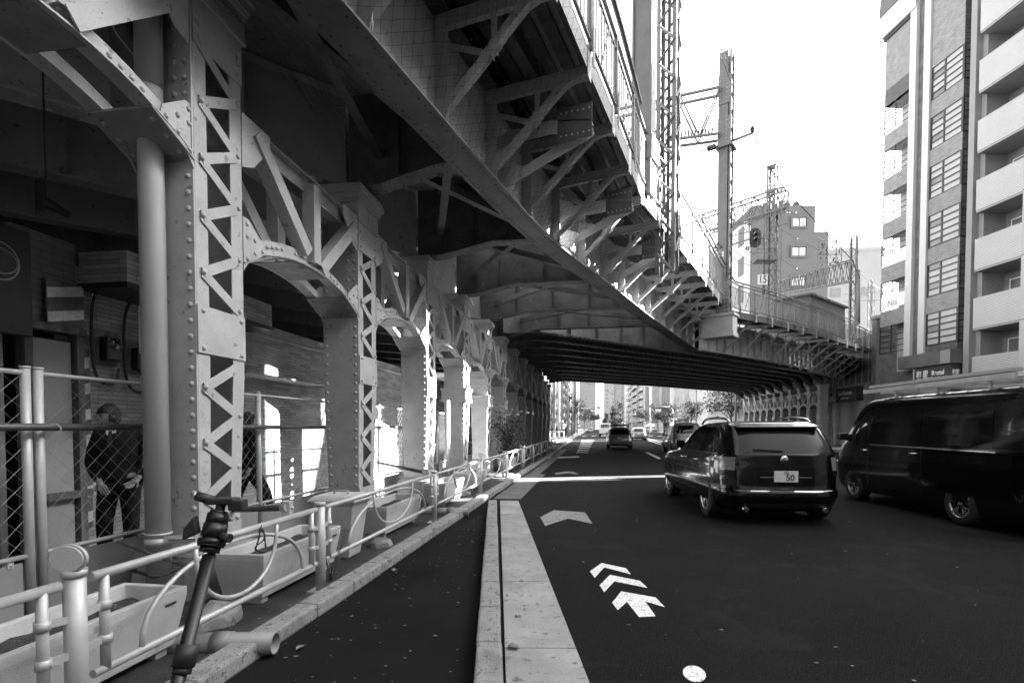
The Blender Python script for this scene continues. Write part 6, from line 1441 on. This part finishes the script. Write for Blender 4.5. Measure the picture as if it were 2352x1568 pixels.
for i, (s0, s1, p, dp, h, m, lab, st) in enumerate(RB): street_block(s0, s1, p, dp, h, m, lab, st, seed=i)
LB = [(64, 74, 9.5, 10, 16, 'dark_build', 'dark fronted shop building at the left end of the underpass', 'windows'),
      (78, 96, 9, 10, 20, 'far_pale', 'pale building with tall signs beyond the left columns', 'columns'),
      (102, 124, 9, 10, 24, 'far_white', 'white building behind the bare pale tree', 'windows'),
      (132, 156, 9, 10, 27, 'far_mid', 'grey mid street building on the left side', 'bands'),
      (165, 195, 9, 10, 30, 'far_pale', 'pale left side building with balconies', 'balcony'),
      (205, 240, 8.5, 12, 30, 'wall_mid', 'brownish block far down the left side', 'windows'),
      (255, 300, 7, 14, 36, 'far_pale', 'light block with a water tank far down the left side', 'windows'),
      (470, 500, 12, 30, 62, 'far_pale', 'far block that closes the street at the left', 'bands'),
      (520, 560, -4, 26, 58, 'far_mid', 'far block that closes the street in the middle', 'windows')]
for i, (s0, s1, p, dp, h, m, lab, st) in enumerate(LB): street_block(s0, s1, p, dp, h, m, lab, st, seed=i+20)
def tree(loc, h, r, label, seed, kind='round', n=900, m='leaf', ls=.32, group='street trees beyond the bridge'):
    rr = random.Random(seed); t = empty('street_tree', loc, rr.uniform(0, 6)); tag(t, label, 'tree', group)
    b = MB(); th = h*(.36 if kind == 'round' else .12); b.tube([(0, 0, 0), (.03, .02, th*.5), (0, 0, th), (.05, 0, h*.8)], h*.022, 8, r2=h*.006); b.build('trunk', 'bark', t)
    cl = []; b = MB()
    for k in range(14 if kind == 'round' else 20):
        a = rr.uniform(0, 6.28)
        if kind == 'round': z = rr.uniform(.48, .95)*h; q = r*math.sqrt(max(.05, 1-((z/h-.70)/.36)**2))*rr.uniform(.35, .95)
        elif kind == 'bare': z = rr.uniform(.5, 1)*h; q = r*rr.uniform(.3, 1)
        else: z = rr.uniform(.12, .97)*h; q = r*(1.08-z/h)*rr.uniform(.3, .9)
        c = Vector((math.cos(a)*q, math.sin(a)*q, z)); cl.append(c); b.tube([(0, 0, max(th*.8, z-q*1.1)), c*.5+Vector((0, 0, (max(th, z-q*.5))*.5)), c], h*.008, 5, r2=h*.003)
        if kind == 'bare':
            for _ in range(5): e = c+Vector((rr.gauss(0, .5), rr.gauss(0, .5), rr.uniform(.1, .9))); b.tube([c*.7+Vector((0, 0, c.z*.25)), e], .02, 4, r2=.008)
    b.build('branches', 'bark' if kind != 'bare' else 'dry_leaf', t)
    if kind != 'bare':
        b = MB(); sc = r*.30 if kind == 'round' else r*.24
        for i in range(n):
            c = cl[rr.randrange(len(cl))]; flat = .45 if kind == 'round' else .9
            p = c+Vector((rr.gauss(0, sc), rr.gauss(0, sc), rr.gauss(0, sc*flat))); L = ls*rr.uniform(.6, 1.4); a = Vector((rr.uniform(-1, 1), rr.uniform(-1, 1), rr.uniform(-.7, .4))).normalized(); c2 = a.cross(Vector((rr.uniform(-1, 1), rr.uniform(-1, 1), 1))).normalized()
            b.add([p, p+a*L*.5+c2*L*.38, p+a*L, p+a*L*.5-c2*L*.38], [(0, 1, 2, 3)])
        b.build('crown', m, t)
    return t
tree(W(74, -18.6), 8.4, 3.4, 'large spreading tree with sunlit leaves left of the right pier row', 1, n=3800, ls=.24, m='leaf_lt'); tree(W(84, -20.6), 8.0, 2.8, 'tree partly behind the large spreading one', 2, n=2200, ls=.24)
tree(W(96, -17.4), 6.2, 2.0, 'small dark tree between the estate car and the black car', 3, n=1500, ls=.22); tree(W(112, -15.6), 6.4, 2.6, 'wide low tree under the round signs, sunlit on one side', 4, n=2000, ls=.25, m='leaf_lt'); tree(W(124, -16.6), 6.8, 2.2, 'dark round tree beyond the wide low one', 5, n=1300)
tree(W(160, -15.5), 7.2, 2.4, 'distant dark tree right of the small hatchback', 6, n=1000)
tree(W(228, -11.8), 12.5, 2.6, 'taller of the two dark conifers beyond the estate car', 7, 'cone', 1300, ls=.5); tree(W(232, -9.2), 10.5, 2.3, 'shorter of the two dark conifers beyond the estate car', 8, 'cone', 1100, ls=.5); tree(W(240, -6.6), 8.5, 2.0, 'small dark conifer left of the pair', 9, 'cone', 800, ls=.5)
tree(W(300, 0), 11, 4.5, 'dark crown near the vanishing point', 10, n=900, ls=.7); tree(W(260, 3.5), 12, 3.5, 'dark tree left of the vanishing point', 11, n=800, ls=.6)
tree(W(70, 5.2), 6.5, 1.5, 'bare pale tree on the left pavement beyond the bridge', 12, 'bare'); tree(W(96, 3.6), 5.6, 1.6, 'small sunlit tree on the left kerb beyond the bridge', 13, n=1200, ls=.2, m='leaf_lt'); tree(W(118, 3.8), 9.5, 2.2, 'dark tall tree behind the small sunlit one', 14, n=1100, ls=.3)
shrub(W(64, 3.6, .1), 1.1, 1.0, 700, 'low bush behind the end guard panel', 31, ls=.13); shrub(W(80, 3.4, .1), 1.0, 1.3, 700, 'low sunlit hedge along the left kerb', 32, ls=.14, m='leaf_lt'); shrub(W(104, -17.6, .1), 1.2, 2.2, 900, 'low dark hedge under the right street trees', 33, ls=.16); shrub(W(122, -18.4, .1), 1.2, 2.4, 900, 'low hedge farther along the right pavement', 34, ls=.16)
t = empty('guard_fence', W(58, 3.0, .1), ROT+R(78)); tag(t, 'square guard panel with a ring, where the pavement starts again', 'guard fence')
for y in (0, 1.6): b = MB(); b.tube([(0, y, 0), (0, y, .95)], .05, 8); b.build('post', 'steel_dark', t)
for z in (.25, .9): b = MB(); b.tube([(0, 0, z), (0, 1.6, z)], .035, 8); b.build('rail', 'steel_dark', t)
b = MB(); b.tube([(0, .8+.3*math.cos(a), .575+.3*math.sin(a)) for a in [2*math.pi*i/20 for i in range(21)]], .025, 6); b.build('ring', 'steel_dark', t)
def pole(s, p, h, r, label, m='galv', arm=None):
    t = empty('street_lamp' if arm else 'utility_pole', W(s, p, .1), ROT); tag(t, label, 'pole'); b = MB(); b.tube([(0, 0, 0), (0, 0, h)], r, 8, r2=r*.7); b.build('shaft', m, t)
    if arm: b = MB(); b.tube(smooth_curve([(0, 0, h-.4), (arm*.15, 0, h+.1), (arm, 0, h+.2)], 2), r*.5, 6); b.build('arm', m, t); b = MB(); b.box(min(arm, arm*1.2), max(arm, arm*1.2), -.15, .15, h+.1, h+.22); b.build('lamp_head', m, t)
    return t
pole(62, 3.8, 11, .14, 'dark utility pole at the left end of the underpass', 'steel_dark'); pole(72, 3.2, 12, .12, 'second dark utility pole, carrying the wires', 'steel_dark'); pole(86, 3.0, 9.5, .09, 'pale lamp post with a long arm over the left lane', 'galv', 3.2)
pole(140, -15, 12, .12, 'pale lamp post far right of the estate car', 'galv', -2.5); pole(190, -12.5, 19, .16, 'tall thin pole beside the twin conifers'); pole(176, -12.2, 19, .16, 'second tall thin pole beside the twin conifers'); pole(92, -17.5, 9.5, .10, 'dark lamp post before the big pale building', 'steel_dark', -2.5)
pole(61, -15.8, 7, .12, 'dark pole beside the far end of the right column row', 'steel_dark')
def roundsign(t, x, z, r, txt, m='sign_white', col='sign_dark'):
    b = MB(); b.lathe([(0, -.03), (r, -.03), (r, 0), (0, 0)], 24, 'y', (x, 0, z)); g = b.build('disc', m, t); b = MB(); b.lathe([(r*.82, -.034), (r*.97, -.034), (r*.97, -.03)], 24, 'y', (x, 0, z)); b.build('ring', col, g)
    if txt: o = text_mesh(txt, r*1.0, col, 'lettering', g, .003, .01); orient(o, (x, -.036, z), (0, -1, 0))
t = empty('road_sign', W(98, 2.6, .1), ROT); tag(t, 'overhead pair of round signs, no U-turn and 50, on an arm from the left', 'road sign')
b = MB(); b.tube([(0, 0, 0), (0, 0, 4.6), (.3, 0, 4.9), (4.6, 0, 4.9)], .08, 8); b.build('pole', 'galv', t); roundsign(t, 2.9, 5.05, .34, None); roundsign(t, 3.9, 5.05, .34, '50')
b = MB(); b.tube([(2.78, -.05, 4.85), (2.78, -.05, 5.15), (2.9, -.05, 5.25), (3.02, -.05, 5.15), (3.02, -.05, 4.95)], .03, 5); b.bar((2.68, -.05, 5.28), (3.12, -.05, 4.82), .02, .05, up=(0, 1, 0)); b.build('u_turn_symbol', 'sign_dark', t); b = MB(); b.box(2.5, 3.3, -.03, 0, 4.35, 4.62); b.build('lower_plate', 'sign_white', t)
t = empty('road_sign', W(111, -16.6, .1), ROT); tag(t, 'pair of round sign backs on a curved arm from the right kerb', 'road sign'); b = MB(); b.tube(smooth_curve([(0, 0, 0), (0, 0, 4.8), (-.6, 0, 5.6), (-3.5, 0, 5.7)], 2), .09, 8); b.build('pole', 'galv', t)
for x in (-4.3, -3.0): roundsign(t, x, 5.8, .5, None, 'far_pale', 'concrete')
b = MB(); b.box(-3.6, -2.4, .02, .05, 4.6, 5.2); b.build('lower_plate', 'sign_white', t)
t = empty('overhead_sign', W(180, .5, 0), ROT); tag(t, 'dark rectangular overhead sign far down the street', 'road sign'); b = MB(); b.box(0, 3.2, 0, .1, 4.2, 5.5); b.build('board', 'board_dark', t); b = MB(); b.tube([(-1.2, .1, 0), (-1.2, .1, 5.2), (3.2, .1, 5.2)], .1, 6); b.build('pole', 'steel_dark', t)
wire([W(72, 3.2, 8.6), W(120, -8, 7.8), W(150, -16, 8.6)], .04, 'dark wire crossing the street beyond the bridge'); wire([W(72, 3.2, 7.8), W(86, 3, 8.6), W(140, 3, 12)], .035, 'dark wire rising along the left side beyond the bridge')
# ------------------------------------------------------------------ people
def skinned(name, verts, edges, radii, m, parent, lv=2, root=0):
    me = bpy.data.meshes.new(name); me.from_pydata([tuple(v) for v in verts], edges, []); o = bpy.data.objects.new(name, me); COL.objects.link(o)
    md = o.modifiers.new('skin', 'SKIN'); md.use_smooth_shade = True
    for i, r in enumerate(radii):
        sv = me.skin_vertices[0].data[i]; sv.radius = (r, r) if not isinstance(r, tuple) else r; sv.use_root = (i == root)
    s = o.modifiers.new('sub', 'SUBSURF'); s.levels = lv; s.render_levels = lv
    dg = bpy.context.evaluated_depsgraph_get(); dg.update(); nm = bpy.data.meshes.new_from_object(o.evaluated_get(dg)); o.modifiers.clear(); o.data = nm
    nm.materials.clear(); nm.materials.append(M[m])
    for p in nm.polygons: p.use_smooth = True
    o.parent = parent; return o
def head_mesh(t, c, yaw, hair=True, k=1.0, hairlen=.0):
    """head facing local -y turned by yaw; c = centre of the head"""
    bm = bmesh.new(); bmesh.ops.create_uvsphere(bm, u_segments=40, v_segments=28, radius=1)
    for v in bm.verts:
        x, y, z = v.co; f = max(0, -y)
        X = x*.078*(1-.18*max(0, -z)**1.5); Y = y*.098; Z = z*.118
        if z < 0: Y += .012*z*(1 if y > 0 else -.2); X *= 1-.20*max(0, -z-.25)
        g = lambda cx, cz, s: math.exp(-(((x-cx)/s)**2+((z-cz)/s)**2))*(1 if y < 0 else 0)
        Y -= .022*g(0, -.12, .16)+.012*g(0, .05, .10)            # nose, bridge
        Y += .012*g(.36, .06, .20)+.012*g(-.36, .06, .20)        # eye sockets
        Y -= .008*g(0, -.46, .22)-.006*g(0, -.36, .10); Y -= .010*g(0, -.78, .25)   # lips, chin
        Y -= .006*g(.35, .24, .2)+.006*g(-.35, .24, .2)          # brow
        v.co = (X, Y, Z)
    for s in (-1, 1):
        r_ = bmesh.ops.create_icosphere(bm, subdivisions=2, radius=1)
        for v in r_['verts']: v.co = Vector((s*.080+v.co.x*.010, .008+v.co.y*.020, -.002+v.co.z*.032))
    rot = Matrix.Rotation(yaw, 4, 'Z')
    for v in bm.verts: v.co = rot @ (v.co*k)+Vector(c)
    me = bpy.data.meshes.new('head'); bm.to_mesh(me); bm.free(); me.materials.append(M['skin'])
    for p in me.polygons: p.use_smooth = True
    o = bpy.data.objects.new('head', me); COL.objects.link(o); o.parent = t
    for s in (-1, 1):
        b = MB(); p = rot @ (Vector((s*.029, -.079, .008))*k)+Vector(c); b.dome(p, rot @ Vector((s*.12, -1, 0)), .011*k, 12, .5); b.build('eye', 'hair', t)
        b = MB(); q = [rot @ (Vector((s*x, y, z))*k)+Vector(c) for x, y, z in ((.012, -.096, .026), (.03, -.094, .034), (.048, -.082, .028))]; b.tube(q, .004*k, 5); b.build('eyebrow', 'hair', t)
    b = MB(); q = [rot @ (Vector((x, -.094+abs(x)*.35, -.054))*k)+Vector(c) for x in (-.022, -.01, 0, .01, .022)]; b.tube(q, .0035*k, 5); b.build('mouth', 'skin', t)
    bm = bmesh.new(); bmesh.ops.create_uvsphere(bm, u_segments=36, v_segments=24, radius=1); rr = random.Random(3)
    kill = []
    for v in bm.verts:
        x, y, z = v.co; front = -y
        lim = .42 if front > .45 else (-.15-hairlen if front > -.1 else -.55-hairlen)
        if z < lim-.25: kill.append(v)
        w = 1+.02*math.sin(x*23+z*17)+.015*math.sin(y*31)
        v.co = rot @ (Vector((x*.090*w, (y*.108+.006)*w, z*.128*w+.004))*k)+Vector(c)
    bmesh.ops.delete(bm, geom=kill, context='VERTS'); me = bpy.data.meshes.new('hair'); bm.to_mesh(me); bm.free(); me.materials.append(M['hair'])
    for p in me.polygons: p.use_smooth = True
    o = bpy.data.objects.new('hair', me); COL.objects.link(o); o.parent = t
    sm = o.modifiers.new('solid', 'SOLIDIFY'); sm.thickness = .012
def person(loc, rz, label, pose, H=1.0, clothing='suit', leg='suit', collar=True, headyaw=0.0, hairlen=0.0):
    """local -y is the way the body faces; joints given for a 1.68 m figure"""
    t = empty('person', loc, rz); tag(t, label, 'person'); J = {k: Vector(v)*H for k, v in pose.items()}
    hc = J['head']
    # one continuous skin body: pelvis, spine, neck, arms, legs, hands
    def hand(elbow, wrist, s):
        d = (wrist-elbow).normalized(); side = d.cross(Vector((0, -1, .2))).normalized(); nrm = side.cross(d)
        palm = wrist+d*.045; out = []
        for i, (o_, ln) in enumerate(((-.028, .062), (-.010, .072), (.010, .068), (.028, .052))):
            k0 = wrist+d*.085+side*o_; k1 = k0+d*ln*.45+nrm*.008*s; k2 = k0+d*ln*.85+nrm*.028*s; k3 = k0+d*ln*1.1+nrm*.045*s; out.append([k0, k1, k2, k3])
        th = [wrist+d*.03-side*.03*s, wrist+d*.055-side*.05*s, wrist+d*.085-side*.058*s]
        return palm, out, th
    V = []; E = []; Rd = []
    def add(p, r, par=None):
        V.append(p); Rd.append(r)
        if par is not None: E.append((par, len(V)-1))
        return len(V)-1
    pel = add(J['pelvis'], .13); sp_ = add(J['pelvis'].lerp(J['chest'], .5), .115, pel); ch = add(J['chest'], .135, sp_); nb_ = add(J['neck'], .055, ch); add(hc-Vector((0, 0, .07)), .05, nb_)
    for s, S_ in (('l', -1), ('r', 1)):
        sh = add(J['sh_'+s], .062, ch); el = add(J['el_'+s], .040, sh); wr = add(J['wr_'+s], .025, el); palm, fingers, th = hand(J['el_'+s], J['wr_'+s], S_)
        pa = add(palm, (.036, .017), wr)
        for fg in fingers:
            q = pa
            for i, p in enumerate(fg): q = add(p, .0088-.0012*i, q)
        q = pa
        for i, p in enumerate(th): q = add(p, .010-.001*i, q)
        hp = add(J['hip_'+s], .085, pel); kn = add(J['kn_'+s], .055, hp); an = add(J['an_'+s], .038, kn); add(J['an_'+s]+Vector((0, -.13, -.045)), .03, an)
    skinned('body', V, E, Rd, 'skin', t, 2, 0)
    head_mesh(t, hc, headyaw, k=H, hairlen=hairlen)
    # jacket: torso and sleeves
    V = []; E = []; Rd = []
    pel = add(J['pelvis']-Vector((0, 0, .10)), (.215, .15)); w_ = add(J['pelvis'].lerp(J['chest'], .45), (.20, .14), pel); ch = add(J['chest'], (.225, .15), w_); add(J['neck']-Vector((0, 0, .035)), .075, ch)
    for s in ('l', 'r'):
        sh = add(J['sh_'+s], 0.095, ch); mid = add(J['sh_'+s].lerp(J['el_'+s], .5), 0.08, sh); el = add(J['el_'+s], .072, mid); add(J['el_'+s].lerp(J['wr_'+s], .93), .045, el)
    skinned('jacket', V, E, Rd, clothing, t, 2, 0)
    V = []; E = []; Rd = []
    pel = add(J['pelvis'], .14)
    for s in ('l', 'r'):
        hp = add(J['hip_'+s]-Vector((0, 0, .04)), .105, pel); kn = add(J['kn_'+s], .076, hp); add(J['an_'+s]+Vector((0, 0, .03)), .066, kn)
    skinned('trousers', V, E, Rd, leg, t, 2, 0)
    for s in ('l', 'r'):
        a = J['an_'+s]; V = []; E = []; Rd = []; q = add(a+Vector((0, .04, -.035)), .045); q = add(a+Vector((0, -.06, -.045)), .042, q); add(a+Vector((0, -.17, -.055)), .034, q); skinned('shoe', V, E, Rd, 'black_plastic', t, 2, 0)
    if collar:
        n = J['neck']; b = MB()
        b.tube([n+Vector((math.cos(a)*.062, math.sin(a)*.056, .012+.012*math.sin(a))) for a in [i*math.pi/8 for i in range(17)]], .014, 8); b.add([n+Vector((-.045, -.10, .0)), n+Vector((.045, -.10, .0)), n+Vector((0, -.155, -.17))], [(0, 1, 2)]); b.build('shirt', 'shirt', t)
        b = MB(); b.poly([n+Vector((-.014, -.125, -.01)), n+Vector((.014, -.125, -.01)), n+Vector((.02, -.16, -.16)), n+Vector((0, -.165, -.19)), n+Vector((-.02, -.16, -.16))], .006, (0, -1, 0)); b.build('tie', 'board_dark', t)
    return t
stand = dict(head=(0, -.02, 1.575), neck=(0, .0, 1.43), chest=(0, .01, 1.24), pelvis=(0, .0, .93), sh_l=(-.175, .0, 1.37), sh_r=(.175, 0, 1.37), el_l=(-.25, .03, 1.08), el_r=(.30, .02, 1.10), wr_l=(-.20, -.10, .86), wr_r=(.24, -.16, .90), hip_l=(-.09, 0, .88), hip_r=(.09, 0, .88), kn_l=(-.10, -.03, .48), kn_r=(.12, -.02, .48), an_l=(-.10, .02, .09), an_r=(.14, .04, .09))
q = dict(stand); q.update(head=(-.07, -.04, 1.545), neck=(-.03, 0, 1.415), chest=(.02, .01, 1.22), pelvis=(.0, .02, .92), sh_l=(-.16, -.02, 1.34), sh_r=(.20, 0, 1.36), el_l=(-.23, .02, 1.06), el_r=(.36, .03, 1.10), wr_l=(-.12, -.16, .90), wr_r=(.20, -.18, .92), kn_l=(-.12, -.05, .47), an_l=(-.16, .10, .09), kn_r=(.10, -.02, .48), an_r=(.08, .06, .09))
pos = W(4.50, 4.60, .05)
person(pos, R(22), 'young man in a dark suit and tie behind the mesh fence', q, .955, headyaw=R(-50))
q2 = dict(stand); q2.update(kn_l=(-.10, -.22, .52), an_l=(-.10, -.30, .10), kn_r=(.10, .10, .50), an_r=(.10, .38, .14), wr_r=(.26, -.22, .98), wr_l=(-.24, .14, .88))
person(W(6.45, 4.6, .05), R(150), 'person in dark clothes striding away behind the nearest column', q2, .93, collar=False)
fp = person(W(19.4, 4.5, .05), R(10), 'person in dark clothes far behind the collared column, only partly visible', stand, .95, collar=False)

for i, (s_, p_) in enumerate(((66, 4.2), (70, 5.2), (78, 3.6))):
    c = copy_tree(fp); c.location = W(s_, p_, .1); c.rotation_euler = (0, 0, i*1.3); tag(c, ['tiny person in dark clothes on the sunny pavement left of the guard panel', 'tiny person beside the shop doors on the far pavement', 'tiny person near the pale bare tree'][i], 'person')
